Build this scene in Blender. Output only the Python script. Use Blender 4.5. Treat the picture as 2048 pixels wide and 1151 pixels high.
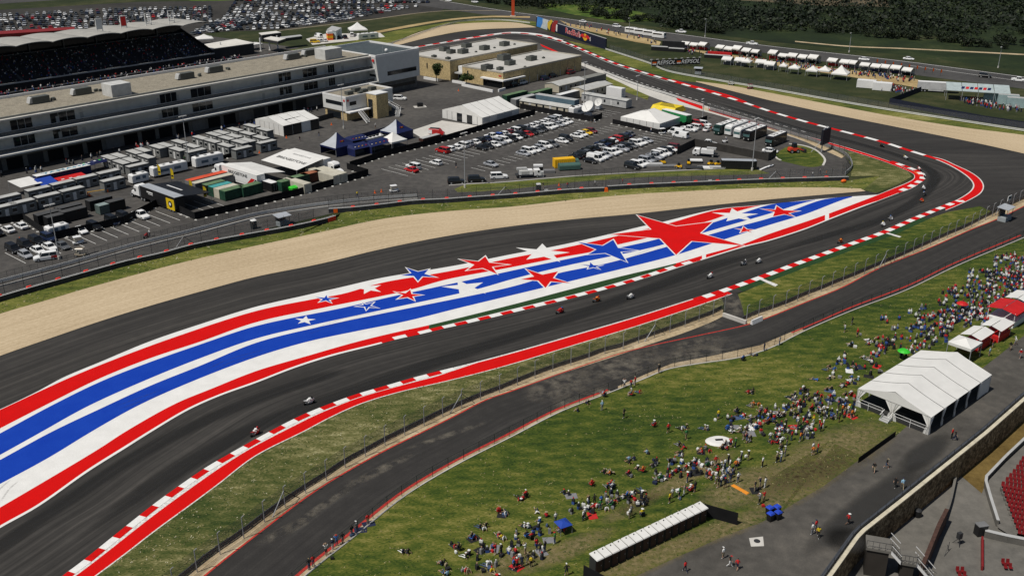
import bpy, bmesh, math, random
import numpy as np
from mathutils import Vector, Matrix
from mathutils.geometry import tessellate_polygon
for _o in list(bpy.data.objects):
	bpy.data.objects.remove(_o)
scene = bpy.context.scene
COL = scene.collection
RND = random.Random(11)
# ---------------------------------------------------------------- camera
CAM_H, PITCH, FOCAL = 79.0, math.radians(22.7),1991.0   # metres, tilt, focal length in photo pixels
cd = bpy.data.cameras.new('camera')
cd.sensor_width = 36.0
cd.lens = 36.0 * FOCAL / 2048.0
cd.clip_start, cd.clip_end = 1.0,6000.0
cam = bpy.data.objects.new('camera', cd)
cam.location = (0,0, CAM_H)
cam.rotation_euler = (math.pi / 2 - PITCH, 0,0)
COL.objects.link(cam)
scene.camera = cam
# ---------------------------------------------------------------- sky, sun, exposure
SUN_EL = math.radians(60)
_az = math.radians(35)                       # light travels towards +x,+y
SUN_DIR = Vector((math.cos(_az) * math.cos(SUN_EL), math.sin(_az) * math.cos(SUN_EL),-math.sin(SUN_EL)))
world = bpy.data.worlds.new('World')
scene.world = world
world.use_nodes = True
wn = world.node_tree
bg = wn.nodes['Background']
sky = wn.nodes.new('ShaderNodeTexSky')
sky.sky_type = 'NISHITA'
sky.sun_disc = False
sky.sun_elevation = SUN_EL
sky.sun_rotation = math.radians(235)
wn.links.new(sky.outputs[0], bg.inputs[0])
bg.inputs[1].default_value = 0.05
sl = bpy.data.lights.new('sun', 'SUN')
sl.energy = 4.2
sl.angle = math.radians(0.53)
sl.color = (1.0,0.955,0.88)
so = bpy.data.objects.new('sun', sl)
so.rotation_euler = SUN_DIR.to_track_quat('-Z', 'Y').to_euler()
so.location = (0,0,300)
COL.objects.link(so)
vs = scene.view_settings
vs.view_transform = 'Standard'
vs.look = 'None'
vs.gamma = 1.0
vs.exposure = -0.06
scene.render.engine = 'CYCLES'
# ---------------------------------------------------------------- helpers: survey
_ct, _st = math.cos(PITCH), math.sin(PITCH)
def P(u, v, z=0.0):
	"""survey sight line through photo point (u, v) met with the level z"""
	x = (u - 1024.0) / FOCAL
	y = -(v - 575.5) / FOCAL
	d = (x, _ct + y * _st, -_st + y * _ct)
	s = (z - CAM_H) / d[2]
	return Vector((d[0] * s, d[1] * s, z))
def V(p):
	q = (p[0], p[1], p[2] - CAM_H)
	zz = q[1] * _ct - q[2] * _st
	yy = q[1] * _st + q[2] * _ct
	return (1024 + FOCAL * q[0] / zz, 575.5 - FOCAL * yy / zz)
GA = math.radians(49.3)                     # paddock grid: a along the pit building, s across it
E1 = Vector((math.cos(GA), math.sin(GA),0))
E2 = Vector((math.sin(GA),-math.cos(GA),0))
def GP(a, s, z=0.0):
	return E1 * a + E2 * s + Vector((0,0, z))
def GR(u, v, z=0.0):
	p = P(u, v, z)
	return p.dot(E1), p.dot(E2)
# ---------------------------------------------------------------- helpers: materials
MATS = {}
def M(name, col, rough=0.75, var=0.12, scale=0.6, metal=0.0, col2=None, fac=None, bump=0.0, spec=0.35, fine=0.0, amp=(.62,1.4)):
	if name in MATS:
		return MATS[name]
	m = bpy.data.materials.new(name)
	m.use_nodes = True
	nt = m.node_tree
	b = nt.nodes['Principled BSDF']
	b.inputs['Roughness'].default_value = rough
	b.inputs['Metallic'].default_value = metal
	b.inputs['Specular IOR Level'].default_value = spec
	geo = nt.nodes.new('ShaderNodeNewGeometry')
	n1 = nt.nodes.new('ShaderNodeTexNoise')
	n1.inputs['Scale'].default_value = scale
	n1.inputs['Detail'].default_value = 6
	n1.inputs['Roughness'].default_value = 0.65
	nt.links.new(geo.outputs['Position'], n1.inputs['Vector'])
	mix = nt.nodes.new('ShaderNodeMix')
	mix.data_type = 'RGBA'
	c2 = col2 if col2 else tuple(c * (1 - var * 1.6) for c in col)
	c1 = col if col2 else tuple(min(1, c * (1 + var * .6)) for c in col)
	mix.inputs[6].default_value = (*c1,1)
	mix.inputs[7].default_value = (*c2,1)
	rp = nt.nodes.new('ShaderNodeMapRange')
	rp.inputs[1].default_value, rp.inputs[2].default_value = fac if fac else (0.35,0.68)
	nt.links.new(n1.outputs['Fac'], rp.inputs[0])
	nt.links.new(rp.outputs[0], mix.inputs[0])
	out = mix.outputs[2]
	if fine:
		n2 = nt.nodes.new('ShaderNodeTexNoise')
		n2.inputs['Scale'].default_value = fine
		n2.inputs['Detail'].default_value = 2
		nt.links.new(geo.outputs['Position'], n2.inputs['Vector'])
		r2 = nt.nodes.new('ShaderNodeMapRange')
		r2.inputs[1].default_value, r2.inputs[2].default_value = 0.25,0.75
		r2.inputs[3].default_value, r2.inputs[4].default_value = amp
		nt.links.new(n2.outputs['Fac'], r2.inputs[0])
		mm = nt.nodes.new('ShaderNodeMix')
		mm.data_type = 'RGBA'
		mm.blend_type = 'MULTIPLY'
		mm.inputs[0].default_value = 1
		nt.links.new(out, mm.inputs[6])
		nt.links.new(r2.outputs[0], mm.inputs[7])
		out = mm.outputs[2]
	nt.links.new(out, b.inputs['Base Color'])
	if bump:
		bn = nt.nodes.new('ShaderNodeBump')
		bn.inputs['Strength'].default_value = bump
		bn.inputs['Distance'].default_value = 0.05
		nt.links.new(n1.outputs['Fac'], bn.inputs['Height'])
		nt.links.new(bn.outputs[0], b.inputs['Normal'])
	MATS[name] = m
	return m
def ramp_mat(name, stops, s1, s2, s3, rough=0.95, streak=None, stain=None, uvstreak=None, w=(0.45,0.35,0.2)):
	"""mix of three noises through a colour ramp (grass, earth, asphalt)"""
	m = bpy.data.materials.new(name)
	m.use_nodes = True
	nt = m.node_tree
	L = nt.links.new
	b = nt.nodes['Principled BSDF']
	b.inputs['Roughness'].default_value = rough
	b.inputs['Specular IOR Level'].default_value = 0.25
	geo = nt.nodes.new('ShaderNodeNewGeometry')
	vec = geo.outputs['Position']
	if streak:
		mp = nt.nodes.new('ShaderNodeMapping')
		mp.inputs['Rotation'].default_value = (0,0,-streak[0])
		mp.inputs['Scale'].default_value = (streak[1], 1,1)
		L(vec, mp.inputs[0])
		vec = mp.outputs[0]
	tot = None
	for sc, ww in zip((s1, s2, s3), w):
		n = nt.nodes.new('ShaderNodeTexNoise')
		n.inputs['Scale'].default_value = sc
		n.inputs['Detail'].default_value = 5
		L(vec, n.inputs['Vector'])
		mu = nt.nodes.new('ShaderNodeMath')
		mu.operation = 'MULTIPLY'
		mu.inputs[1].default_value = ww
		L(n.outputs['Fac'], mu.inputs[0])
		if tot is None:
			tot = mu.outputs[0]
		else:
			ad = nt.nodes.new('ShaderNodeMath')
			L(tot, ad.inputs[0]); L(mu.outputs[0], ad.inputs[1])
			tot = ad.outputs[0]
	if uvstreak:
		uv = nt.nodes.new('ShaderNodeUVMap')
		mp = nt.nodes.new('ShaderNodeMapping')
		mp.inputs['Scale'].default_value = (uvstreak[0], uvstreak[1], 1)
		L(uv.outputs[0], mp.inputs[0])
		n = nt.nodes.new('ShaderNodeTexNoise')
		n.inputs['Scale'].default_value = 1
		n.inputs['Detail'].default_value = 6
		n.inputs['Roughness'].default_value = .7
		L(mp.outputs[0], n.inputs['Vector'])
		mx = nt.nodes.new('ShaderNodeMix')
		mx.inputs[0].default_value = uvstreak[2]
		L(tot, mx.inputs[2]); L(n.outputs['Fac'], mx.inputs[3])
		tot = mx.outputs[0]
	cr = nt.nodes.new('ShaderNodeValToRGB')
	el = cr.color_ramp.elements
	el[0].position, el[0].color = stops[0][0], (*stops[0][1], 1)
	el[1].position, el[1].color = stops[-1][0], (*stops[-1][1], 1)
	for p, c in stops[1:-1]:
		e = el.new(p)
		e.color = (*c, 1)
	L(tot, cr.inputs[0])
	L(cr.outputs[0], b.inputs['Base Color'])
	bn = nt.nodes.new('ShaderNodeBump')
	bn.inputs['Strength'].default_value = 0.25
	bn.inputs['Distance'].default_value = 0.04
	L(tot, bn.inputs['Height'])
	L(bn.outputs[0], b.inputs['Normal'])
	MATS[name] = m
	return m
def mesh_screen_mat(name, col, alpha):
	m = bpy.data.materials.new(name)
	m.use_nodes = True
	nt = m.node_tree
	b = nt.nodes['Principled BSDF']
	b.inputs['Base Color'].default_value = (*col, 1)
	b.inputs['Roughness'].default_value = 0.6
	b.inputs['Alpha'].default_value = alpha
	MATS[name] = m
	return m
def dust_mat(name, col, thr=(.42,.62), sc=.9, amax=.75):
	"""loose dirt or worn turf thinning out towards its edge"""
	m = bpy.data.materials.new(name)
	m.use_nodes = True
	nt = m.node_tree; L = nt.links.new
	b = nt.nodes['Principled BSDF']
	b.inputs['Base Color'].default_value = (*col, 1); b.inputs['Roughness'].default_value = .95
	uv = nt.nodes.new('ShaderNodeUVMap')
	gr = nt.nodes.new('ShaderNodeTexGradient'); gr.gradient_type = 'SPHERICAL'
	L(uv.outputs[0], gr.inputs[0])
	geo = nt.nodes.new('ShaderNodeNewGeometry'); n = nt.nodes.new('ShaderNodeTexNoise')
	n.inputs['Scale'].default_value = sc; n.inputs['Detail'].default_value = 8; n.inputs['Roughness'].default_value = .7
	L(geo.outputs['Position'], n.inputs['Vector'])
	r = nt.nodes.new('ShaderNodeMapRange'); r.inputs[1].default_value, r.inputs[2].default_value = thr
	L(n.outputs['Fac'], r.inputs[0])
	g2 = nt.nodes.new('ShaderNodeMapRange'); g2.inputs[1].default_value, g2.inputs[2].default_value = 0,.5
	L(gr.outputs['Fac'], g2.inputs[0])
	mu = nt.nodes.new('ShaderNodeMath'); mu.operation = 'MULTIPLY'; L(r.outputs[0], mu.inputs[0]); L(g2.outputs[0], mu.inputs[1])
	m2 = nt.nodes.new('ShaderNodeMath'); m2.operation = 'MULTIPLY'; L(mu.outputs[0], m2.inputs[0]); m2.inputs[1].default_value = amax
	L(m2.outputs[0], b.inputs['Alpha'])
	MATS[name] = m
	return m
def glass_mat(name, col=(0.012,0.015,0.018), rough=0.08):
	m = bpy.data.materials.new(name)
	m.use_nodes = True
	b = m.node_tree.nodes['Principled BSDF']
	b.inputs['Base Color'].default_value = (*col, 1)
	b.inputs['Roughness'].default_value = rough
	b.inputs['Specular IOR Level'].default_value = 0.5
	MATS[name] = m
	return m
# asphalt, earth and grass
A_TRACK = ramp_mat('track_asphalt', [(.38,(.018,.0166,.015)),(.47,(.029,.0268,.0244)),(.54,(.041,.0378,.0342)),(.64,(.07,.0638,.0568))], .05,.5,4.0, rough=.85, uvstreak=(.010,.8,.72))
A_RUN = ramp_mat('runoff_asphalt', [(.38,(.019,.0175,.016)),(.47,(.03,.0277,.0252)),(.54,(.041,.0378,.034)),(.64,(.068,.062,.055))], .05,.5,4.0, rough=.85, uvstreak=(.010,.6,.72))
A_FAR = ramp_mat('outer_asphalt', [(.36,(.02,.0185,.017)),(.5,(.032,.0295,.027)),(.64,(.052,.048,.043))], .04,.5,4.0, rough=.85, streak=(math.radians(-35),.12))
A_PAD = ramp_mat('paddock_asphalt', [(.35,(.036,.0335,.031)),(.5,(.064,.06,.0555)),(.66,(.108,.1,.09))], .035,.5,4.5, rough=.9, w=(.4,.33,.27))
A_SERV = ramp_mat('service_asphalt', [(.36,(.019,.0178,.0168)),(.5,(.03,.028,.0262)),(.64,(.05,.0465,.042))], .05,.5,4.0, rough=.9, w=(.25,.4,.35), uvstreak=(.012,.7,.55))
A_PLAZA = ramp_mat('plaza_asphalt', [(.36,(.045,.042,.037)),(.52,(.078,.072,.063)),(.66,(.12,.108,.092))], .07,.6,5.0, rough=.9)
A_ROAD = ramp_mat('road_asphalt', [(.35,(.035,.034,.034)),(.65,(.075,.072,.068))], .04,.4,3.0, rough=.9)
GRASS_BANK = ramp_mat('bank_grass', [(.37,(.009,.024,.003)),(.45,(.03,.054,.005)),(.51,(.06,.08,.009)),(.57,(.115,.118,.02)),(.66,(.22,.19,.06))], .05,.8,6.0, streak=(math.radians(42),.4), w=(.3,.36,.34))
GRASS_VERGE = ramp_mat('verge_grass', [(.37,(.015,.032,.005)),(.45,(.045,.062,.012)),(.52,(.1,.1,.03)),(.58,(.2,.185,.08)),(.66,(.42,.39,.22))], .07,.9,7.0, streak=(math.radians(42),.35), w=(.34,.32,.34))
GRASS_STRIP = ramp_mat('strip_grass', [(.37,(.022,.042,.006)),(.47,(.07,.09,.013)),(.55,(.15,.15,.03)),(.66,(.36,.32,.14))], .05,.6,4.5, streak=(math.radians(45),.3), w=(.36,.32,.32))
GRASS_DARK = ramp_mat('meadow_grass', [(.36,(.011,.018,.0045)),(.5,(.024,.032,.008)),(.66,(.07,.064,.026))], .02,.12,1.2)
SCRUB = ramp_mat('scrub_ground', [(.38,(.006,.012,.003)),(.5,(.012,.022,.005)),(.58,(.025,.036,.009)),(.68,(.09,.075,.045))], .012,.06,.5)
GRAVEL = ramp_mat('trap_gravel', [(.36,(.3,.225,.132)),(.5,(.45,.352,.225)),(.64,(.57,.46,.31))], .04,1.4,7.0, rough=.98, w=(.3,.35,.35), uvstreak=(.015,1.6,.38))
DIRT = ramp_mat('bare_dirt', [(.34,(.2,.145,.08)),(.5,(.4,.31,.19)),(.66,(.55,.45,.31))], .15,1.5,6.0)
SAND = ramp_mat('path_sand', [(.36,(.24,.165,.07)),(.64,(.45,.34,.17))], .08,.7,3.0)
OCHRE = ramp_mat('ochre_mulch', [(.36,(.085,.055,.014)),(.64,(.17,.115,.035))], .2,1.5,6.0)
CONC = ramp_mat('concrete_paving', [(.36,(.095,.09,.08)),(.64,(.16,.15,.132))], .1,.8,5.0)
CONC_L = ramp_mat('pale_concrete', [(.34,(.42,.4,.36)),(.66,(.56,.54,.5))], .1,.8,5.0)
PAINT_W = M('white_paint', (.74,.73,.7),.55,.05,.35, col2=(.66,.65,.62), fine=7, amp=(.9,1.08))
PAINT_R = M('red_paint', (.6,.005,.004),.6,.06,.3, col2=(.53,.005,.004), fine=7, amp=(.85,1.12), spec=.08)
PAINT_B = M('blue_paint', (.009,.05,.37),.6,.06,.25, col2=(.006,.04,.34), fine=7, amp=(.82,1.15), spec=.08)
PAINT_G = M('green_turf', (.012,.045,.008),.9,.15,.6, fine=8)
KERB_R = M('kerb_red', (.56,.006,.005),.6,.1,1.2, fine=6, amp=(.85,1.1), spec=.08)
KERB_W = M('kerb_white', (.74,.73,.7),.6,.06,1.2, fine=6, amp=(.9,1.06))
LINE_W = M('line_white', (.62,.61,.58),.7,.1,2.0, fine=3)
LINE_R = M('line_red', (.42,.03,.02),.7,.15,1.0, fine=3)
WHITE = M('white_panel', (.72,.715,.7),.45,.04,.5)
TENT_W = M('tent_fabric', (.66,.65,.62),.7,.05,.4)
GALV = M('galvanised_steel', (.36,.37,.38),.5,.1,2.0, metal=.15)
RAILM = M('rail_steel', (.085,.09,.1),.55,.15,2.0, metal=.3)
RAIL_W = M('rail_bright', (.6,.6,.58),.45,.08,1.0)
BLACK = M('black_screen', (.008,.008,.009),.85,.2,.7, spec=.2)
DARKG = M('dark_grey', (.03,.031,.033),.7,.15,.8)
MIDG = M('mid_grey', (.16,.16,.16),.7,.12,.8)
LGREY = M('light_grey', (.4,.4,.39),.6,.08,.6)
CABIN = M('cabin_cladding', (.15,.155,.15),.65,.1,.7)
CABIN_R = M('cabin_roof', (.42,.42,.4),.7,.1,.5)
RUBBER = M('tyre_rubber', (.012,.012,.013),.85,.2,1.0)
TYREW = M('tyre_wall_belt', (.03,.033,.042),.7,.35,.5, fine=2)
ORANGE = M('orange_plastic', (.75,.12,.01),.5,.08,1)
REDF = M('red_fabric', (.5,.012,.012),.6,.12,.7)
NAVY = M('navy_fabric', (.008,.014,.07),.6,.15,.7)
BLUEF = M('blue_fabric', (.012,.05,.32),.6,.12,.7)
YELLOW = M('yellow_paint', (.75,.42,.01),.5,.08,.8)
GREENC = M('green_container', (.014,.058,.034),.6,.2,.5, fine=1.5)
GREENT = M('green_roof', (.11,.18,.09),.75,.25,.5)
LIME = M('lime_plastic', (.04,.5,.03),.5,.1,1)
CREAM = M('cream_cladding', (.44,.4,.31),.7,.08,.4)
TANST = M('tan_limestone', (.47,.36,.185),.85,.14,.5, bump=.2, fine=2.5)
ROOFM = M('pale_roof', (.46,.445,.41),.8,.1,.12)
ROOFB = M('roof_ballast', (.25,.222,.17),.9,.15,.4, fine=3)
STUCCO = M('grey_white_stucco', (.6,.6,.58),.75,.05,.5)
FACADE = M('facade_panel', (.56,.56,.54),.8,.1,.35)
STONE = ramp_mat('rubble_stone', [(.4,(.05,.034,.018)),(.5,(.15,.105,.056)),(.6,(.36,.27,.16))], .4,1.6,4.5, w=(.2,.4,.4))
GLASSD = glass_mat('dark_glass')
GLASSC = glass_mat('car_glass', (.01,.012,.014),.05)
SCREENM = mesh_screen_mat('wire_mesh', (.12,.125,.13),.16)
SCREENF = mesh_screen_mat('chain_link', (.12,.12,.12),.09)
HVAC = M('hvac_metal', (.09,.095,.085),.6,.12,1.0)
SILVER = M('silver_panel', (.5,.52,.54),.35,.06,.5, metal=.3)
TEAL = M('teal_paint', (.06,.3,.29),.6,.12,.7)
WOOD = M('pale_timber', (.5,.38,.2),.8,.15,1.0)
# ---------------------------------------------------------------- helpers: meshes
class MB:
	def __init__(s):
		s.v, s.f, s.m, s.uv = [], [], [], None
	def add(s, vs, fs, m=0):
		o = len(s.v)
		s.v += [tuple(x) for x in vs]
		s.f += [tuple(i + o for i in f) for f in fs]
		s.m += [m] * len(fs)
		return s
	def quad(s, a, b, c, d, m=0):
		return s.add([a, b, c, d], [(0,1,2,3)], m)
	def box(s, x0, x1, y0, y1, z0, z1, m=0, tm=None, ch=0):
		vs = [(x0, y0, z0),(x1, y0, z0),(x1, y1, z0),(x0, y1, z0),(x0, y0, z1),(x1, y0, z1),(x1, y1, z1),(x0, y1, z1)]
		s.add(vs, [(0,3,2,1),(0,1,5,4),(1,2,6,5),(2,3,7,6),(3,0,4,7)], m)
		s.add(vs[4:], [(0,1,2,3)], m if tm is None else tm)
		return s
	def hexa(s, low, up, m=0, tm=None):
		"""low, up: four corners each, anticlockwise from above"""
		vs = list(low) + list(up)
		s.add(vs, [(0,3,2,1),(0,1,5,4),(1,2,6,5),(2,3,7,6),(3,0,4,7)], m)
		s.add(list(up), [(0,1,2,3)], m if tm is None else tm)
		return s
	def tube(s, p0, p1, r, n=6, m=0, r1=None):
		p0, p1 = Vector(p0), Vector(p1)
		d = (p1 - p0).normalized()
		x = d.orthogonal().normalized()
		y = d.cross(x)
		r1 = r if r1 is None else r1
		vs, fs = [], []
		for i in range(n):
			a = 2 * math.pi * i / n
			o = x * math.cos(a) + y * math.sin(a)
			vs += [p0 + o * r, p1 + o * r1]
		for i in range(n):
			j = (i + 1) % n
			fs.append((2 * i, 2 * j, 2 * j + 1,2 * i + 1))
		fs.append(tuple(2 * i for i in range(n))[::-1])
		fs.append(tuple(2 * i + 1 for i in range(n)))
		return s.add(vs, fs, m)
	def loft(s, rings, m=0, caps=True):
		n = len(rings[0])
		vs = [p for r in rings for p in r]
		fs = []
		for k in range(len(rings) - 1):
			for i in range(n):
				j = (i + 1) % n
				fs.append((k * n + i, k * n + j, (k + 1) * n + j, (k + 1) * n + i))
		if caps:
			fs.append(tuple(range(n))[::-1])
			fs.append(tuple((len(rings) - 1) * n + i for i in range(n)))
		return s.add(vs, fs, m)
	def sphere(s, c, rx, ry, rz, m=0, nu=8, nv=5, zmin=-1):
		rings = []
		for k in range(nv + 1):
			t = -math.pi / 2 + math.pi * k / nv
			if math.sin(t) < zmin: t = math.asin(zmin)
			r = max(math.cos(t),.02)
			rings.append([(c[0] + rx * r * math.cos(2 * math.pi * i / nu), c[1] + ry * r * math.sin(2 * math.pi * i / nu), c[2] + rz * math.sin(t)) for i in range(nu)])
		return s.loft(rings, m)
	def mesh(s, name):
		me = bpy.data.meshes.new(name)
		me.from_pydata(s.v, [], s.f)
		me.polygons.foreach_set('material_index', s.m)
		if s.uv is not None:
			ul = me.uv_layers.new(name='UVMap')
			for lp in me.loops:
				ul.data[lp.index].uv = s.uv[lp.vertex_index]
		me.update()
		return me
	def build(s, name, mats, parent=None, loc=None, rz=0.0, smooth=False):
		me = s.mesh(name)
		for m in (mats if isinstance(mats, (list, tuple)) else [mats]):
			me.materials.append(m)
		if smooth:
			me.polygons.foreach_set('use_smooth', [True] * len(me.polygons))
		return put(name, me, parent, loc, rz)
def put(name, me, parent=None, loc=None, rz=0.0):
	o = bpy.data.objects.new(name, me)
	COL.objects.link(o)
	if parent is not None:
		o.parent = parent
	if loc is not None:
		o.location = loc
	o.rotation_euler = (0,0, rz)
	return o
def tag(o, label=None, cat=None, group=None, kind=None):
	if label: o['label'] = label
	if cat: o['category'] = cat
	if group: o['group'] = group
	if kind: o['kind'] = kind
	return o
def thing(name, label, cat, loc=(0,0,0), rz=0.0, group=None):
	o = bpy.data.objects.new(name, None)
	o.empty_display_size = 0.5
	COL.objects.link(o)
	o.location = loc
	o.rotation_euler = (0,0, rz)
	return tag(o, label, cat, group)
def dup(root, loc, rz=0.0, label=None, group=None, swap=None):
	"""copy a thing with its parts and sub-parts; swap maps a material to another"""
	def cp(o, par):
		c = o.copy()
		COL.objects.link(c)
		if par is not None:
			c.parent = par
		if swap and o.type == 'MESH':
			for i, sl_ in enumerate(c.material_slots):
				mm = o.material_slots[i].material
				if mm.name in swap:
					sl_.link = 'OBJECT'
					sl_.material = swap[mm.name]
		for ch in KIDS.get(o.name, list(o.children)):
			cp(ch, c)
		return c
	r = cp(root, None)
	r.location = loc
	r.rotation_euler = (0,0, rz)
	if label: r['label'] = label
	if group: r['group'] = group
	return r
KIDS = {}
PROTO = []
def proto(root):
	"""remember a prototype: its tree is copied and the prototype itself removed at the end"""
	def rec(o):
		KIDS[o.name] = [c for c in COL.objects if c.parent == o]
		PROTO.append(o)
		for c in KIDS[o.name]:
			rec(c)
	rec(root)
	return root
def catmull(pts, per=5):
	pts = [Vector(p) for p in pts]
	if len(pts) < 3:
		return pts
	out = []
	n = len(pts)
	for i in range(n - 1):
		p0 = pts[max(i - 1,0)]; p1 = pts[i]; p2 = pts[i + 1]; p3 = pts[min(i + 2, n - 1)]
		t01 = max((p1 - p0).length, 1e-4) ** .5; t12 = max((p2 - p1).length, 1e-4) ** .5; t23 = max((p3 - p2).length, 1e-4) ** .5
		m1 = (p2 - p1) + t12 * ((p1 - p0) / t01 - (p2 - p0) / (t01 + t12)) if i > 0 else (p2 - p1)
		m2 = (p2 - p1) + t12 * ((p3 - p2) / t23 - (p3 - p1) / (t12 + t23)) if i < n - 2 else (p2 - p1)
		for k in range(per):
			t = k / per
			out.append(p1 * (2 * t**3 - 3 * t**2 + 1) + m1 * (t**3 - 2 * t**2 + t) + p2 * (-2 * t**3 + 3 * t**2) + m2 * (t**3 - t**2))
	out.append(pts[-1])
	return out
def pxline(pts, z=0.0, per=5):
	return catmull([P(u, v, z) for u, v in pts], per) if per > 1 else [P(u, v, z) for u, v in pts]
def resample(line, n=None, step=None):
	line = [Vector(p) for p in line]
	cum = [0.0]
	for a, b in zip(line, line[1:]):
		cum.append(cum[-1] + (b - a).length)
	T = cum[-1]
	if n is None:
		n = max(2, int(round(T / step)) + 1)
	out, k = [], 0
	for i in range(n):
		d = T * i / (n - 1)
		while k < len(cum) - 2 and cum[k + 1] < d:
			k += 1
		t = (d - cum[k]) / max(cum[k + 1] - cum[k], 1e-9)
		out.append(line[k].lerp(line[k + 1], t))
	return out
def length(line):
	return sum((Vector(b) - Vector(a)).length for a, b in zip(line, line[1:]))
def offset(line, d):
	"""shift a ground line sideways, left of travel positive"""
	out = []
	for i, p in enumerate(line):
		a = line[max(i - 1,0)]; b = line[min(i + 1, len(line) - 1)]
		t = (b - a); t.z = 0; t.normalize()
		out.append(p + Vector((-t.y, t.x, 0)) * d)
	return out
def sheet(name, pts, mat, z=0.0, parent=None, kind='structure', jag=0.0):
	"""flat polygon on the ground"""
	pts = [Vector((p[0], p[1], z)) for p in pts]
	tri = tessellate_polygon([pts])
	mb = MB()
	mb.add(pts, [t for t in tri])
	o = mb.build(name, mat, parent)
	me = o.data
	bm = bmesh.new(); bm.from_mesh(me)
	for f in bm.faces:
		if f.normal.z < 0: f.normal_flip()
	bm.to_mesh(me); bm.free()
	mb2 = me.uv_layers.new(name='UVMap')
	if kind and parent is None: o['kind'] = kind
	return o
def ribbon(name, A, B, mat, z=0.0, n=None, parent=None, kind='structure', step=2.0):
	"""strip between two ground lines, UV in metres along and across"""
	n = n or max(2, int(max(length(A), length(B)) / step))
	A, B = resample(A, n), resample(B, n)
	mb = MB(); vs = []; uv = []; d = 0
	for i in range(n):
		if i: d += ((A[i] + B[i]) / 2 - (A[i - 1] + B[i - 1]) / 2).length
		w = (A[i] - B[i]).length
		vs += [(A[i].x, A[i].y, z),(B[i].x, B[i].y, z)]
		uv += [(d, 0),(d, w)]
	fs = []
	for i in range(n - 1):
		q = (2 * i, 2 * i + 1,2 * i + 3,2 * i + 2)
		a, b, c = Vector(vs[q[0]]), Vector(vs[q[1]]), Vector(vs[q[2]])
		fs.append(q if (b - a).cross(c - a).z > 0 else q[::-1])
	mb.add(vs, fs); mb.uv = uv
	o = mb.build(name, mat, parent)
	if kind and parent is None: o['kind'] = kind
	return o
def text_part(s, size, mat, parent, mw, name='lettering', extrude=0.01, shear=0.0, offset_=0.0, xs=1.0, align='CENTER'):
	cu = bpy.data.curves.new(name, 'FONT')
	cu.body = s; cu.size = size; cu.extrude = extrude; cu.align_x = align; cu.align_y = 'CENTER'
	cu.shear = shear; cu.offset = offset_
	cu.resolution_u = 3
	t = bpy.data.objects.new(name, cu)
	COL.objects.link(t)
	dg = bpy.context.evaluated_depsgraph_get()
	me = bpy.data.meshes.new_from_object(t.evaluated_get(dg))
	bpy.data.objects.remove(t)
	me.transform(Matrix.Diagonal((xs, 1,1,1)))
	me.materials.clear(); me.materials.append(mat)
	o = put(name, me, parent)
	o.matrix_local = mw
	return o
def basis(x, y, o):
	x = Vector(x).normalized(); y = Vector(y); y = (y - x * y.dot(x)).normalized(); z = x.cross(y)
	return Matrix(((x.x, y.x, z.x, o[0]),(x.y, y.y, z.y, o[1]),(x.z, y.z, z.z, o[2]),(0,0,0,1)))
# ================================================================ ground
# amphitheatre hollow below the plaza wall
WALL_TOP = [P(1600,1228), P(1656,1150), P(1716,1066), P(1800,1000), P(1885,932), P(1971,863), P(2047,796), P(2140,715)]
AMPHI_Z = -4.3
amph_xy = [(p.x, p.y) for p in WALL_TOP]
gx = [(-2500,-300),(20,-300), amph_xy[0]] + amph_xy[1:] + [(2500, amph_xy[-1][1] + 20),(2500,3500),(-2500,3500)]
sheet('ground', gx, GRASS_DARK, -0.03)
sheet('amphitheatre_floor', [(20,-300)] + amph_xy + [(2500, amph_xy[-1][1] + 20),(2500,-300)], CONC, AMPHI_Z)
def zone(name, px, mat, z, per=1):
	return sheet(name, pxline(px, 0, per), mat, z)
zone('paddock_pavement', [(-700,790),(0,588),(300,512),(670,425),(1000,388),(1400,362),(1690,352),(1704,335),(1690,312),(1640,288),(1560,262),(1470,232),(1340,190),(1250,160),(1190,135),(1160,118),(1075,72),(980,62),(850,88),(720,84),(600,96),(400,70),(0,70),(-700,190)], A_PAD, 0.0)
# gravel trap by the painted run-off
GT = [(-260,718),(0,627),(100,598),(170,577),(275,548),(375,522),(512,491),(637,465),(762,438),(887,423),(1024,413),(1149,399),(1274,388),(1399,381),(1536,375.5),(1660,375),(1721,377)]
GB = [(-260,808),(0,711),(100,676),(200,642),(300,611),(425,576),(512,553),(637,528),(762,498),(887,473),(1024,452),(1149,438),(1274,427),(1399,413),(1536,399),(1661,388),(1731,382)]
gt, gb = pxline(GT), pxline(GB)
ribbon('gravel_trap', gt, gb, GRAVEL, 0.012)
# tyre wall lines (top edges)
TW = [[(-60,611),(29,584),(125,557),(256,521),(331,504),(381,490),(512,465),(574,454),(650,437.5),(672,431)],
	  [(657,417.5),(700,415),(768,407.8),(830,400.6),(893,397.5),(955,393),(1024,388.5),(1149,378),(1209,375.5)],
	  [(1216,372.5),(1274,369),(1400,363.5),(1535,358),(1698,353.5)]]
tw = [pxline(t, 1.1) for t in TW]
for t in tw:
	for p in t: p.z = 0
gs = tw[0] + tw[1][3:] + tw[2] + [P(1760,352)]
ribbon('grass_strip', gs, gt + [P(1752,384)], GRASS_STRIP, 0.006)
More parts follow.
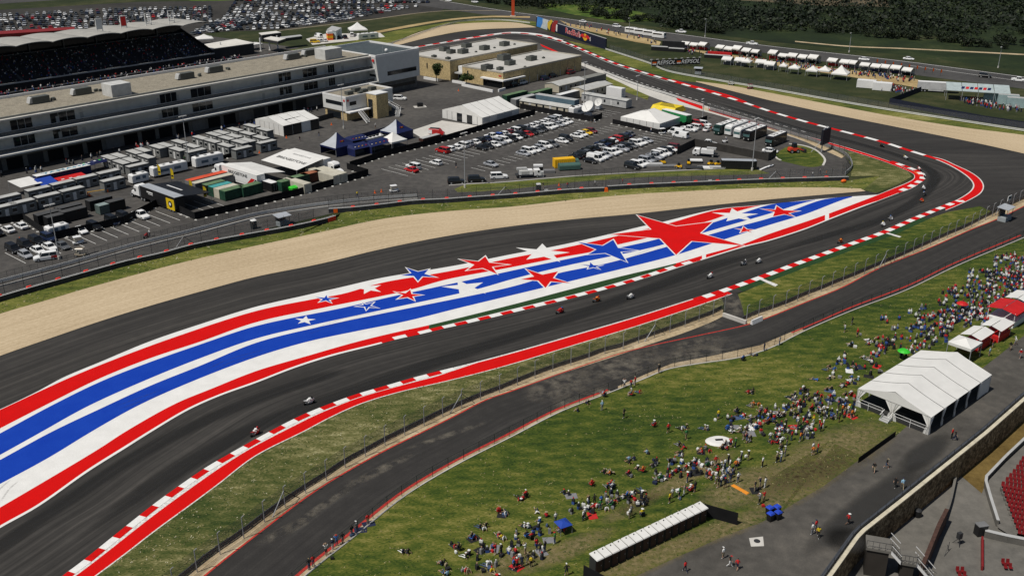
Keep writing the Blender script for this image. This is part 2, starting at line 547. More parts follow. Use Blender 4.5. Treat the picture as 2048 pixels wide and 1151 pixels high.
# everything paved for racing outside the track itself
big = [(-260,812)] + GB[1:] + [(1762,386),(1826,360),(1829,354),(1823,345.5),(1786,329),(1736,310.5),(1661,288),(1536,256),(1405,219),(1340,195),(1260,166),(1170,128),(1060,78),(960,80),(830,98),(700,122),(640,135),(560,128),(700,98),(790,91),(862,74),(937,61),(1024,56),(1072,55),(1130,76),(1211,97),(1301,124),(1391,163),(1536,200),(1661,227.5),(1786,252.5),(1960,287.5),(2048,307),(2300,360),(2300,330),(2048,392),(1985,424),(1900,440),(1700,520),(1465,588),(1149,690),(887,764),(662,834),(512,911),(312,1060),(192,1151),(80,1240),(-260,1240)]
sheet('run_off_area', [P(*p) for p in big], A_FAR, 0.003)
# ---------------------------------------------------------------- near track edges
IN = [(-260,1215),(-100,1118),(0,1055),(75,1013),(175,943),(250,896),(304,862),(375,820),(437,792),(512,765),(587,736),(662,712),(749,690),(799,677),(837,669),(887,657),(937,646),(1024,625.5),(1149,595),(1221,576),(1280,559),(1336,540),(1409,518),(1491,493),(1536,482),(1611,458),(1661,438),(1726,413),(1798,385.5),(1831,370.5),(1848,359.5),(1851,353),(1842,343.5),(1823,335),(1786,322.5),(1748,310),(1676,288),(1600,266),(1536,250),(1470,231),(1405,211),(1340,191),(1260,162),(1170,124)]
OUT = [(60,1205),(125,1150.5),(162,1123),(212,1083),(262,1043),(312,1004),(362,968),(412,934),(462,905),(512,877),(574,844),(612,826),(662,806),(712,788),(774,770),(837,752),(900,736),(937,727),(1024,704),(1149,668.5),(1274,632),(1369,602),(1444,578),(1536,545),(1586,526),(1636,508),(1698,485.5),(1761,463),(1823,436),(1873,415.5),(1911,400.5),(1928,391),(1941,381),(1946,370.5),(1941,360),(1926,347),(1898,330.5),(1871,319),(1811,300.5),(1773,288),(1736,277.5),(1661,258),(1611,245),(1536,223),(1486,206),(1424,187),(1336,161),(1274,142.5),(1224,126),(1174,105),(1124,84),(1074,71),(1024,66.5),(960,73.5),(887,86),(824,96.5),(760,107)]
inl, outl = pxline(IN), pxline(OUT)
ribbon('race_track', resample(inl, 300), resample(outl[:len(outl) - 8 * 5], 300), A_TRACK, 0.008, n=300)
# rubber laid down along the racing line
RUB = dust_mat('laid_rubber', (.008,.008,.008),(.1,.4),.3,.5)
for q, w in (([(150,1085),(330,955),(520,850),(700,785),(860,728),(1000,682),(1150,632),(1290,580),(1420,532),(1540,500)], 2.2),([(1540,505),(1660,470),(1760,440),(1840,395),(1868,360),(1858,338),(1800,312),(1700,283),(1580,252),(1440,208)], 1.8),([(-80,1150),(120,1010),(330,880),(520,795),(700,735)], 1.8)):
	l_ = resample(pxline(q),60); mb = MB()
	mb.add([(p.x, p.y, .0095) for pr in zip(offset(l_, -w), offset(l_, w)) for p in pr], [(2 * i, 2 * i + 2,2 * i + 3,2 * i + 1) for i in range(59)])
	mb.uv = [(max(0, abs((i // 2) / 59 - .5) * 2 - .75) * 4,(i % 2) * 2 - 1) for i in range(120)]
	mb.build('rubber_line', RUB)['kind'] = 'structure'
# ---------------------------------------------------------------- painted run-off
C = {
 'c0': [(-200,905),(0,818),(75,782),(125,755),(200,723.5),(300,682),(400,648),(512,613),(612,590),(682,574),(762,555.5),(862,539),(925,528),(1024,508),(1111,492),(1224,467),(1286,452),(1324,444),(1434,418),(1521,410),(1636,398),(1701,393),(1756,389)],
 'c1': [(-200,906),(0,819),(75,784),(150,750),(250,710),(350,673.5),(512,621.5),(637,596),(687,587),(762,565.5),(899,542),(1024,515.5),(1111,499),(1174,485.5),(1250,468),(1336,447),(1436,419),(1521,410.6),(1756,389.2)],
 'c2': [(-200,960),(0,856),(100,805),(200,756),(300,716),(400,683),(512,644),(637,617),(762,592),(824,578.5),(887,560),(1024,534),(1124,514),(1186,503),(1236,489),(1289,477),(1350,460),(1424,440),(1446,432),(1521,411),(1756,389.3)],
 'c3': [(-200,972),(0,866),(100,812),(200,763),(300,723.5),(400,688.5),(512,651.5),(687,615),(787,592),(850,578.5),(1024,541),(1049,535.5),(1169,510.5),(1249,493),(1311,479),(1429,444),(1500,421),(1545,408),(1600,402.2),(1756,389.4)],
 'c4': [(-200,1016),(0,909),(82,863.5),(175,812),(300,756),(400,716),(512,676.5),(637,647),(762,620),(887,593.5),(962,576),(1024,558),(1124,533),(1199,517),(1279,500.5),(1326,489),(1406,465.5),(1536,428),(1633,399.6),(1756,389.5)],
 'c5': [(-200,1026),(0,919),(102,863.5),(200,817),(300,771),(400,731),(512,685),(637,653.5),(762,627),(887,602),(1024,573),(1119,545.5),(1211,527),(1331,494),(1419,469),(1464,456),(1536,437),(1586,420),(1635,402),(1660,396.5),(1756,389.6)],
 'c6': [(-200,1072),(0,967),(100,913),(182,863),(275,811),(375,766),(512,713.5),(612,683.5),(712,662),(812,642),(912,617),(1024,590),(1149,560),(1261,533),(1349,510.5),(1444,480),(1536,450.5),(1611,428),(1706,393.5),(1756,389.7)],
 'c7': [(-200,1130),(0,1014),(100,955.5),(200,895.5),(250,863),(350,807),(425,776),(512,741.5),(612,712),(712,683.5),(794,663.5),(857,650),(1024,609),(1149,576),(1249,550.5),(1349,527),(1414,508),(1486,488),(1536,468.5),(1641,433),(1756,389.8)],
 'c8': [(-200,1171),(0,1050),(75,1008),(175,938),(250,891),(304,857.5),(375,816),(437,788.5),(512,761.5),(587,732.5),(662,708.5),(749,687),(799,674),(840,665),(1024,623.5),(1149,593),(1280,557),(1409,516),(1491,491),(1536,480),(1611,456),(1661,436),(1726,411),(1756,401)],
 'c9': [(-200,1178),(0,1055),(75,1013),(175,943),(250,896),(304,862),(375,820),(437,792),(512,765),(587,736),(662,712),(749,690),(799,677),(837,669),(887,657),(1024,625.5),(1149,595),(1280,559),(1409,518),(1491,493),(1536,482),(1611,458),(1661,438),(1726,413),(1756,402)],
}
def colfun(pts):
	c = catmull([Vector((u, v, 0)) for u, v in pts], 6)
	xs = [p.x for p in c]; ys = [p.y for p in c]
	return lambda x: float(np.interp(x, xs, ys))
CF = {k: colfun(v) for k, v in C.items()}
def stripe(name, top, bot, mat, z, x0, x1, parent, n=140):
	A = [P(x, CF[top](x)) for x in np.linspace(x0, x1, n)]
	B = [P(x, CF[bot](x)) for x in np.linspace(x0, x1, n)]
	return ribbon(name, A, B, mat, z, n=n, parent=parent)
_xr = np.linspace(-190,1731,200)
_gbf = colfun(GB)
ribbon('run_off_area', [P(x, _gbf(x)) for x in _xr], [P(x, CF['c0'](x) + 1) for x in _xr], A_RUN, 0.006, n=200)
paint = stripe('painted_run_off', 'c0', 'c9', PAINT_W, 0.011,-190,1756, None, 200)
paint['kind'] = 'structure'
stripe('red_stripe', 'c1', 'c2', PAINT_R, 0.015,-190,1520, paint)
stripe('blue_stripe', 'c3', 'c4', PAINT_B, 0.015,-190,1630, paint)
stripe('blue_stripe', 'c5', 'c6', PAINT_B, 0.015,-190,1704, paint)
stripe('red_stripe', 'c7', 'c8', PAINT_R, 0.015,-190,858, paint)
stripe('red_stripe', 'c7', 'c8', PAINT_R, 0.015,1352,1404, paint, 8)
stripe('red_stripe', 'c7', 'c8', PAINT_R, 0.015,1412,1650, paint, 30)
stripe('red_stripe', 'c7', 'c8', PAINT_R, 0.015,1658,1756, paint, 16)
# tyre marks crossing the paint
SKID = dust_mat('rubber_mark', (.05,.05,.05),(.34,.66),2.2,.3)
for q in ([(240,818),(290,800),(335,784)], [(5,1000),(20,978),(38,962)], [(960,600),(1010,592),(1070,571)], [(1180,552),(1260,522),(1330,492)], [(1500,462),(1560,440),(1620,420)], [(620,668),(700,640),(780,628)], [(420,745),(470,722),(540,704)], [(1420,455),(1475,446),(1540,420)]):
	for d in (0,1.3):
		l_ = resample(offset(pxline(q), d),24); mb = MB(); o_l = offset(l_, .28)
		mb.add([(p.x, p.y, .0265) for pr in zip(l_, o_l) for p in pr], [(2 * i, 2 * i + 2,2 * i + 3,2 * i + 1) for i in range(23)])
		mb.uv = [((i // 2) / 23 * 1.6 - .8,(i % 2) * .8 - .4) for i in range(48)]
		mb.build('tyre_mark', SKID, paint)
# artificial turf strip behind the inner kerb
_xs = np.linspace(858,1352,60)
GK = colfun([(858,659),(890,650),(937,639),(1024,618),(1149,588),(1221,569),(1280,551.5),(1352,530.5)])
ribbon('turf_strip', [P(x, CF['c7'](x)) for x in _xs], [P(x, GK(x)) for x in _xs], PAINT_G, 0.019, n=60, parent=paint)
def star(tips, col, border=True, z=0.020):
	t = [P(*p) for p in tips]
	ctr = sum(t, Vector()) / 5
	# inner corners where the lines between every second tip cross
	def cross(a, b, c, d):
		r = b - a; s_ = d - c
		den = r.x * s_.y - r.y * s_.x
		k = ((c.x - a.x) * s_.y - (c.y - a.y) * s_.x) / den
		return a + r * k
	inner = [cross(t[i], t[(i + 2) % 5], t[(i + 1) % 5], t[(i - 1) % 5]) for i in range(5)]
	ring = []
	for i in range(5):
		ring += [t[i], inner[i]]
	out = sheet('painted_star', ring, PAINT_W if border else col, z, parent=paint)
	if border:
		sz = sum((p - ctr).length for p in t) / 5
		w = min(0.30,.11 * sz)
		small = []
		for i in range(10):
			a, b, c_ = ring[i - 1], ring[i], ring[(i + 1) % 10]
			e1 = (b - a).normalized(); e2 = (c_ - b).normalized()
			orient = 1 if (ring[2] - ring[0]).cross(ring[4] - ring[0]).z > 0 else -1
			n1 = Vector((-e1.y, e1.x, 0)) * orient; n2 = Vector((-e2.y, e2.x, 0)) * orient
			bis = (n1 + n2)
			k = w / max(.22, bis.length * bis.length / 2)
			small.append(b + bis * min(k, sz * .28))
		sheet('star_fill', small, col, 0.004, parent=out).location.z = z
		return out
	return out
def zt(off, sc, pts): return [(off[0] + x / sc, off[1] + y / sc) for x, y in pts]
Z1, Z2, Z3, Z4, SC = (580,500),(860,460),(1120,400),(1360,380),6.394
star(zt(Z3, SC, [(965,182),(1980,268),(2400,590),(1485,718),(600,440)]), PAINT_R)
star(zt(Z4, SC, [(662,232),(1000,303),(965,408),(592,400),(405,287)]), PAINT_W, False)
star(zt(Z4, SC, [(1228,190),(1560,265),(1490,350),(1168,350),(1010,237)]), PAINT_R)
star(zt(Z4, SC, [(806,455),(975,505),(940,552),(755,553),(680,487)]), PAINT_R)
star(zt(Z3, SC, [(687,492),(1040,645),(875,805),(320,705),(195,530)]), PAINT_B)
star(zt(Z3, SC, [(382,785),(570,830),(530,893),(340,888),(250,822)]), PAINT_B)
star(zt(Z2, SC, [(1437,172),(1785,285),(1668,408),(1230,378),(1095,222)]), PAINT_W, False)
star(zt(Z2, SC, [(712,318),(1045,440),(878,575),(440,525),(345,365)]), PAINT_R)
star(zt(Z2, SC, [(1205,487),(1668,512),(1830,685),(1480,760),(1110,632)]), PAINT_R)
star(zt(Z2, SC, [(345,630),(680,668),(720,810),(385,853),(145,722)]), PAINT_W, False)
star(zt(Z1, SC, [(1468,215),(1803,232),(1905,352),(1635,415),(1365,328)]), PAINT_B)
star(zt(Z1, SC, [(950,412),(1165,445),(1165,535),(945,560),(800,478)]), PAINT_W, False)
star(zt(Z1, SC, [(470,562),(630,610),(545,685),(350,675),(305,595)]), PAINT_B)
star(zt(Z1, SC, [(905,660),(1097,655),(1160,745),(972,782),(808,722)]), PAINT_B)
star(zt(Z1, SC, [(1545,488),(1730,572),(1610,660),(1345,635),(1310,525)]), PAINT_R)
star(zt(Z1, SC, [(207,838),(330,882),(265,948),(100,940),(65,873)]), PAINT_W, False)
# ---------------------------------------------------------------- red bands beside the track
# outer band (driver's right) with kerb teeth
OB = [(80,1232),(192,1151),(250,1108),(312,1060),(375,1014),(437,968),(512,911),(607,863),(662,834),(724,806.5),(800,783.5),(887,763.5),(950,748),(1024,728),(1149,690),(1274,652),(1374,619),(1465,587.5)]
obl = pxline(OB)
oin = pxline(OUT[:23])
band_w = ribbon('red_band', oin, obl, LINE_W, 0.013, n=160)
def between(A, B, t0, t1, n):
	a, b = resample(A, n), resample(B, n)
	return [p.lerp(q, t0) for p, q in zip(a, b)], [p.lerp(q, t1) for p, q in zip(a, b)]
def pxcols(A, B, x0, x1, n=60):
	fa, fb = colfun(A), colfun(B)
	return [P(x, fa(x)) for x in np.linspace(x0, x1, n)], [P(x, fb(x)) for x in np.linspace(x0, x1, n)]
KI = [(60,1232),(150,1160),(262,1072),(312,1031),(375,986),(437,943),(512,902),(574,867),(624,846),(700,815),(774,789),(837,771),(890,757),(930,742),(960,734),(1024,706),(1149,671),(1274,634),(1369,604),(1465,572)]
a_, b_ = between(oin, obl, .08,.9,160)
# kerb blocks of red and white run along the inner half from the left edge to mid straight
def kerb(name, line, width, period, first=0, label=None, zt_=0.055, zb=0.0, red_frac=.5, parent_mats=(KERB_R, KERB_W), split=None):
	"""a real kerb: blocks of about two and a half metres, alternately red and white, each its own piece"""
	root = bpy.data.objects.new(name, None); COL.objects.link(root); root['kind'] = 'structure'
	L = length(line); n = int(L / (period / 2)); per = 3
	R_ = resample(line, n * per + 1)
	O_ = offset(R_, width)
	for k in range(n):
		mb = MB(); i0 = k * per
		ring = []
		rr = R_[i0:i0 + per + 1]; oo = O_[i0:i0 + per + 1]
		vs = []
		for r, o in zip(rr, oo):
			vs += [(r.x, r.y, zb),(r.x, r.y, zb + .02),(o.x, o.y, zt_),(o.x, o.y, zb)]
		fs = []
		for j in range(per):
			for e in range(3):
				fs.append((4 * j + e, 4 * j + 4 + e, 4 * j + 5 + e, 4 * j + 1 + e))
		fs += [(0,1,2,3),(4 * per + 3,4 * per + 2,4 * per + 1,4 * per)]
		mb.add(vs, fs)
		o = mb.build('kerb_block', parent_mats[(k + first) % 2], root)
		bm = bmesh.new(); bm.from_mesh(o.data); bmesh.ops.recalc_face_normals(bm, faces=bm.faces); bm.to_mesh(o.data); bm.free()
	return root
ko = [p for p in oin]
# near outer kerb: from the lower left corner to the start of the plain red band
fo = colfun(OUT[:24])
kl = [P(x, fo(x)) for x in np.linspace(75,905,120)]
kerb('kerb', kl, -1.15,4.9,1, zb=.014)
ra, rb = resample(oin, 160), resample(obl, 160)
rx = [V(p)[0] for p in ra]
A2, B2 = [], []
for p, q, x in zip(ra, rb, rx):
	t = .40 if x < 860 else max(.1,.40 - .3 * (x - 860) / 90)
	dd = (q - p)
	t0 = max(t, min(1.32 / dd.length, .6)) if x < 890 else t
	A2.append(p.lerp(q, t0)); B2.append(p.lerp(q, 1 - .2 / dd.length))
ribbon('band_paint', A2, B2, PAINT_R, 0.017, n=160, parent=band_w)
# kerb continues on the right hand side from the gate to the hairpin
kl = [P(x, fo2) for x, fo2 in [(1372,601)]]
f2 = colfun(OUT[20:31])
kl = [P(x, f2(x)) for x in np.linspace(1385,1926,130)]
kerb('kerb', kl, -1.5,4.9,0, zb=.018)
ribbon('turf_strip', offset(kl[18:108], -1.55), offset(kl[18:108], -3.3), PAINT_G, .012, n=90, kind='structure')
# painted guide strips on the verge
for q in (((1760,463),(1764,461.5),(1803,473),(1799,475)),((1518,558),(1523,556),(1556,569),(1550,573))): sheet('guide_strip', [P(*p) for p in q], LINE_W, .03)
# hairpin outer band
hp_in = pxline([(1848,312),(1871,319),(1898,330.5),(1926,347),(1941,360),(1946,370.5),(1941,381),(1928,391),(1911,400.5),(1890,409)])
hp_out = pxline([(1853,310.5),(1885,318),(1912,330),(1940,343),(1960,357),(1968,372),(1962,386),(1945,397),(1915,411),(1891,421)])
hb = ribbon('red_band', hp_in, hp_out, LINE_W, .013, n=70)
i_, o_ = resample(hp_in, 70), resample(hp_out, 70)
ribbon('band_paint', [p + (q - p).normalized() * .45 for p, q in zip(i_, o_)], [q - (q - p).normalized() * .35 for p, q in zip(i_, o_)], PAINT_R, .017, n=70, parent=hb)
# far straight outer kerb up to the stadium bend
kl = pxline(OUT[37:56])
kerb('kerb', kl, -1.5,9.8,0, zt_=.09, zb=.018)
# red strip behind the kerb halfway along the far straight
ribbon('red_band', pxline([(1336,160),(1400,177),(1460,194),(1494,205)]), pxline([(1346,159.5),(1405,176),(1462,191.5),(1494,204)]), PAINT_R, .02)
# hairpin inner band and kerb
hi_out = pxline([(1753,403),(1798,386),(1820,378),(1836,369),(1842,360),(1842,353),(1834,345),(1816,338),(1786,325),(1748,311.5),(1676,289.5),(1600,268),(1536,251),(1470,232),(1418,217)])
hi_in = pxline([(1745,393.5),(1790,375),(1812,366),(1825,359),(1828.5,354),(1826,347.5),(1812,340.5),(1786,330),(1748,316.5),(1661,290),(1590,270.5),(1536,256),(1470,238),(1418,222)])
hb2 = ribbon('red_band', hi_out, hi_in, LINE_W, .013, n=120)
i_, o_ = resample(hi_out, 120), resample(hi_in, 120)
ribbon('band_paint', [p + (q - p).normalized() * .25 for p, q in zip(i_, o_)], [q - (q - p).normalized() * .25 for p, q in zip(i_, o_)], PAINT_R, .017, n=120, parent=hb2)
kl = pxline([(1798,386),(1820,377),(1836,368.5),(1849,359.5),(1851,353),(1842,343.5),(1823,335),(1786,322)])
kerb('kerb', kl[::-1], -1.5,4.9,0, zb=.02)
ribbon('apex_paint', pxline([(1828,344),(1836,349),(1842,355)]), pxline([(1831,342),(1840,347.5),(1845.5,354)]), ORANGE, .03)
# inner kerb in front of the turf strip
fi = colfun(IN[11:27])
kl = [P(x, fi(x)) for x in np.linspace(765,1402,150)]
kerb('kerb', kl, 1.2,4.9,0, zb=.022)
# edge lines
def line(name, ln, w, mat, z):
	return ribbon(name, ln, offset(ln, w), mat, z)
line('edge_line', pxline([(1075,73),(1124,86),(1174,107),(1224,128),(1274,144.5),(1336,163)]),-.3, LINE_W, .016)
line('edge_line', pxline([(824,97.5),(887,87.2),(960,74.8),(1024,67.8),(1075,72)]),.5, LINE_W, .016)
rb_ = ribbon('red_band', pxline([(945,76),(985,70.5),(1024,66),(1074,70.3),(1124,82.5)]), pxline([(950,73.5),(985,68),(1024,64.2),(1078,67.8),(1127,80.5)]), PAINT_W, .019)
ribbon('red_band', pxline([(905,83),(945,76.5),(985,70.8)]), pxline([(908,80.5),(948,74),(985,68.8)]), PAINT_R, .02)
# dashed pit lane line
dl = resample(pxline([(1172,127),(1230,148),(1300,172),(1380,196),(1440,215),(1500,232),(1560,250),(1610,264)]), step=2.0)
dr = bpy.data.objects.new('pit_exit_line', None); COL.objects.link(dr); dr['kind'] = 'structure'
for i in range(0, len(dl) - 1,2):
	ribbon('dash', [dl[i], dl[i + 1]], offset([dl[i], dl[i + 1]], .35), LINE_W, .016, n=2, parent=dr)
# red wedge by the pit wall exit and behind the garages
ribbon('red_band', pxline([(1352,196),(1405,212)]), pxline([(1356,201),(1405,219)]), PAINT_R, .017)
ribbon('red_band', pxline([(1080,88),(1124,107)]), pxline([(1084,93),(1124,111)]), PAINT_R, .017)
# T20 gravel and far gravel
ribbon('gravel_trap', pxline([(782,89),(837,65),(900,50),(960,45.5),(1024,45),(1056,50),(1072,54.5)]), pxline([(794,91),(862,74),(937,61),(980,58),(1024,56.5),(1050,55.5),(1072,55)]), GRAVEL, .012)
ribbon('gravel_trap', pxline([(1391,162),(1460,171),(1536,185),(1660,209),(1786,232.5),(1920,254),(2048,270),(2250,300)]), pxline([(1393,164),(1460,181),(1536,200),(1661,227.5),(1786,252.5),(1960,287.5),(2048,307),(2250,352)]), GRAVEL, .012)
zone('grass_strip', [(1130,80),(1211,99),(1301,126),(1336,141),(1440,160),(1391,165),(1345,159),(1274,138),(1224,121),(1174,100)], GRASS_STRIP, .008)
zone('grass_strip', [(1336,142),(1440,160),(1536,178),(1786,221),(2048,262),(2250,292),(2250,300),(2048,270),(1920,254),(1786,232.5),(1660,209),(1536,185),(1460,171),(1391,163)], GRASS_STRIP, .007)
# ---------------------------------------------------------------- verge, dirt strip, service road, bank
RL = [(250,1290),(412,1150),(512,1071),(637,978),(762,905.5),(850,862),(912,831),(974,799),(1024,782),(1124,746),(1236,708.5),(1299,692),(1386,673.5),(1499,648.5),(1536,635.5),(1611,605),(1683,576),(1761,535.5),(1861,495.5),(1946,458),(1996,438),(2048,413),(2250,318)]
WL = [(450,1300),(612,1150),(712,1070),(812,990),(912,930),(1024,873),(1124,822),(1224,783.5),(1286,758.5),(1336,738.5),(1399,727),(1474,716),(1536,698),(1611,661),(1711,618.5),(1786,591),(1823,575.7),(1911,533),(2048,475.5),(2250,388)]
rl, wl = pxline(RL), pxline(WL)
verge_low = [(240,1270),(372,1150),(436,1100),(512,1036),(637,960),(762,883),(800,862),(887,816),(1024,762),(1124,726),(1236,690),(1337,656),(1424,625),(1446,610)]
sheet('verge', [P(*p) for p in OB] + [P(1455,590), P(1450,600)] + [P(*p) for p in verge_low[::-1]], GRASS_VERGE, .006)
sheet('verge', [P(*p) for p in [(1472,590),(1536,562),(1700,500),(1830,447),(1895,424),(1960,412),(1985,424),(1946,448),(1861,483),(1761,526),(1680,558),(1600,592),(1520,624),(1488,634),(1478,612)]], GRASS_BANK, .009)
ribbon('gate_path', pxline([(1440,588),(1448,608),(1450,626)]), pxline([(1475,586),(1484,612),(1490,640)]), A_SERV, .011)
d1 = pxline(verge_low[:-1] + [(1446,617)])
d2 = pxline([(250,1290),(412,1150),(512,1071),(637,978),(762,905.5),(850,862),(912,831),(974,799),(1024,782),(1124,746),(1236,710),(1299,688),(1360,668),(1424,643),(1446,632)])
ribbon('dirt_strip', d1, d2, DIRT, .013)
d3 = pxline([(1488,634),(1520,622),(1600,590),(1680,556),(1761,524),(1861,481),(1946,446),(1985,424),(2048,398),(2250,302)])
d4 = pxline([(1494,648),(1536,634),(1611,604),(1683,575),(1761,535.5),(1861,495),(1946,458),(1996,437.5),(2048,412.5),(2250,318)])
ribbon('dirt_strip', d3, d4, DIRT, .013)
ribbon('service_road', rl, wl, A_SERV, .010, n=260)
ribbon('service_road', pxline([(1236,707),(1299,687),(1360,667),(1424,642),(1450,630),(1490,646)]), pxline([(1236,710),(1299,694),(1386,675),(1440,662),(1470,655),(1499,650)]), A_SERV, .0115, n=40)
line('edge_line', pxline(RL),.28, LINE_R, .016)
line('edge_line', [p for p in offset(pxline(WL[:8]),.75)], .45, LINE_R, .018)
line('edge_line', offset(pxline([(1590,668),(1640,647),(1711,616),(1823,573),(1911,530),(2048,472)]),.6),.4, LINE_R, .018)
sheet('dirt_apron', [P(*p) for p in [(1236,772),(1300,744),(1345,726),(1420,712),(1520,690),(1600,656),(1611,660),(1536,697),(1474,715),(1399,726),(1336,738),(1286,758),(1236,779)]], DIRT, .0145)
# pale stony margin between the lower red line and the bank kerb
ribbon('stony_margin', offset(pxline(WL[:8]),.70), offset(pxline(WL[:8]),.12), DIRT, .0155)
PE = [(1130,1230),(1274,1150),(1349,1115.5),(1449,1070.5),(1524,1043),(1568,1018),(1648,970.5),(1711,924),(1796,867),(1860,812),(1920,770),(1971,731),(2048,671),(2250,520)]
sheet('grass_bank', wl + [P(*p) for p in PE[::-1]] + [P(700,1300)], GRASS_BANK, .008)
sheet('plaza', [P(*p) for p in PE[::-1]] + [P(1000,1300), P(1500,1300)] + [Vector((x, y, 0)) for x, y in amph_xy], A_PLAZA, .011)
curb = MB()
cl = resample(wl, 260)
for a, b in zip(cl, cl[1:]):
	n_ = Vector((-(b - a).y, (b - a).x, 0)).normalized() * .09
	curb.hexa([a - n_, b - n_, b + n_, a + n_], [p + Vector((0,0,.14)) for p in (a - n_, b - n_, b + n_, a + n_)])
o = curb.build('bank_kerb', CONC_L); o['kind'] = 'structure'
# worn paths on the bank and dust on the tarmac: sheets that thin out at the rim
WORN = dust_mat('trodden_turf', (.21,.165,.075),(.34,.6),1.4,.8)
DUST = dust_mat('road_dust', (.26,.23,.18),(.42,.7),.45,.55)
PATCH = dust_mat('tar_patch', (.026,.025,.023),(.2,.4),.4,.7)
def blot(name, mat, c, e, w, z):
	"""soft edged blot from photo point c to e (half axis) of half width w metres"""
	a, b = P(*c), P(*e); d = b - a; n = Vector((-d.y, d.x, 0)).normalized() * w
	mb = MB(); vs = [a - d - n, a + d - n, a + d + n, a - d + n]
	mb.add([(q.x, q.y, z) for q in vs], [(0,1,2,3)]); mb.uv = [(-1,-1),(1,-1),(1,1),(-1,1)]
	o = mb.build(name, mat); o['kind'] = 'structure'
for c, e, w in (((1370,955),(1490,893),1.6),((1265,1013),(1330,980),1.6),((1650,912),(1790,835),5.5),((1600,965),(1700,900),3.5),((1450,1055),(1560,1012),2.2),((1290,1120),(1440,1055),2.4),((1480,975),(1560,930),4),((1130,1100),(1240,1050),2.0),((1010,1130),(1100,1085),2.0)): blot('worn_path', WORN, c, e, w, .0125 + .0002 * (w % 1))
for c, e, w in (((760,940),(840,900),1.1),((725,955),(760,945),.7),((640,1015),(720,962),.9),((575,1058),(640,1025),1.2),((900,868),(990,838),.8),((1120,770),(1190,740),4.2),((1230,735),(1330,705),5),((1290,700),(1330,690),2.6),((1400,690),(1470,672),3.2),((1420,648),(1445,640),2.0),((1380,712),(1500,690),3.5),((1160,790),(1230,765),2.4),((1465,610),(1470,635),2.5)): blot('dust_patch', DUST, c, e, w, .0165)
for c, e, w in (((1740,1010),(1860,918),2.6),((1690,1078),(1712,1055),3.0),((1850,905),(1900,865),2.2)): blot('tar_patch', PATCH, c, e, w, .0135)
# manhole slab on the plaza
sheet('drain_slab', [P(*p) for p in [(1498,1075),(1526,1072),(1528,1091),(1502,1092)]], CONC_L, .016)
mb = MB(); c_ = P(1514,1081); mb.tube(c_ + Vector((0,0,.017)), c_ + Vector((0,0,.03)),.42,14); mb.build('manhole_cover', DARKG)['kind'] = 'structure'
# ---------------------------------------------------------------- far roads and ground
ribbon('access_road', pxline([(560,-75),(760,-28),(880,0),(1024,23),(1149,39),(1274,57),(1369,69),(1536,91),(1786,119),(2048,153),(2300,186)]), pxline([(500,-68),(700,-12),(860,14),(1000,34),(1130,52),(1260,72),(1340,84),(1536,107),(1800,146),(2048,178),(2300,212)]), A_ROAD, .006)
line('edge_line', pxline([(880,1),(1024,24),(1149,40),(1274,58),(1369,70),(1536,92),(1786,120),(2048,154),(2300,187)]),-.5, LINE_W, .012)
line('edge_line', pxline([(1820,131),(2048,163),(2300,195)]),-.35, LINE_W, .012)
ribbon('verge', pxline([(880,-8),(1024,15),(1149,31),(1274,49),(1369,61),(1536,83),(1786,108),(2048,142)]), pxline([(880,0),(1024,22),(1149,38),(1274,56),(1369,68),(1536,90),(1786,118),(2048,152)]), GRASS_DARK, .004)
ribbon('field_track', pxline([(1590,82),(1700,92),(1800,96),(2048,108),(2300,122)]), pxline([(1590,84),(1700,94),(1800,98),(2048,110.5),(2300,125)]), DIRT, .005)
zone('sand_path', [(1118,40),(1140,48),(1200,58),(1260,70),(1300,78),(1322,84),(1318,92),(1270,84),(1200,68),(1140,54)], SAND, .009)
zone('sand_path', [(1365,97),(1440,106),(1540,122),(1700,140),(1830,158),(1870,168),(1850,178),(1780,166),(1650,146),(1560,132),(1480,122),(1420,110)], SAND, .009)
zone('scrub_land', [(880,-8),(1024,15),(1149,31),(1274,49),(1369,61),(1536,83),(1786,108),(2048,142),(2400,190),(2400,-120),(1500,-160),(800,-120)], SCRUB, -.004)
zone('meadow', [(1085,8),(1180,10),(1280,24),(1330,40),(1240,45),(1150,30),(1095,18)], ramp_mat('bright_meadow', [(.38,(.02,.05,.006)),(.52,(.06,.1,.012)),(.64,(.2,.2,.05))], .03,.2,1.5),.002)
zone('bare_field', [(1390,-4),(1500,2),(1640,12),(1780,14),(1770,-6),(1600,-20),(1400,-20)], ramp_mat('fallow_field', [(.38,(.05,.04,.02)),(.62,(.15,.12,.075))], .03,.2,1.5),.002)
zone('meadow', [(360,-12),(470,-10),(520,-2),(470,6),(380,2)], MATS['bright_meadow'], .003)
# overflow car park behind the grandstand
zone('overflow_car_park', [(-500,30),(0,20),(280,4),(440,2),(520,-2),(720,-2),(900,14),(880,22),(720,40),(560,60),(440,64),(380,72),(0,78),(-500,130)], ramp_mat('parking_gravel', [(.36,(.02,.019,.017)),(.64,(.05,.046,.04))], .04,.3,2.),.004)
zone('far_road', [(-500,-20),(0,-8),(200,-14),(330,-22),(330,-14),(180,-4),(0,8),(-500,20)], A_ROAD, .006)
line('field_track', pxline([(560,62),(720,43),(880,23),(1000,22)]),2.2, ramp_mat('pale_track', [(.38,(.12,.1,.07)),(.62,(.26,.22,.16))], .1,1,4),.007)
zone('grass_strip', [(585,100),(700,84),(790,62),(900,44),(1030,38),(1072,44),(1072,52),(1024,44),(900,48),(837,63),(780,88),(700,106),(600,112)], GRASS_STRIP, .010)
ribbon('sand_path', pxline([(745,64),(820,50),(900,38),(980,32),(1060,33)]), pxline([(747,68),(822,54),(902,41),(980,35),(1060,36)]), SAND, .014)
zone('grass_bank', [(600,76),(700,62),(800,48),(890,30),(1000,30),(980,33),(900,39),(820,51),(745,66),(640,82)], GRASS_DARK, .012)
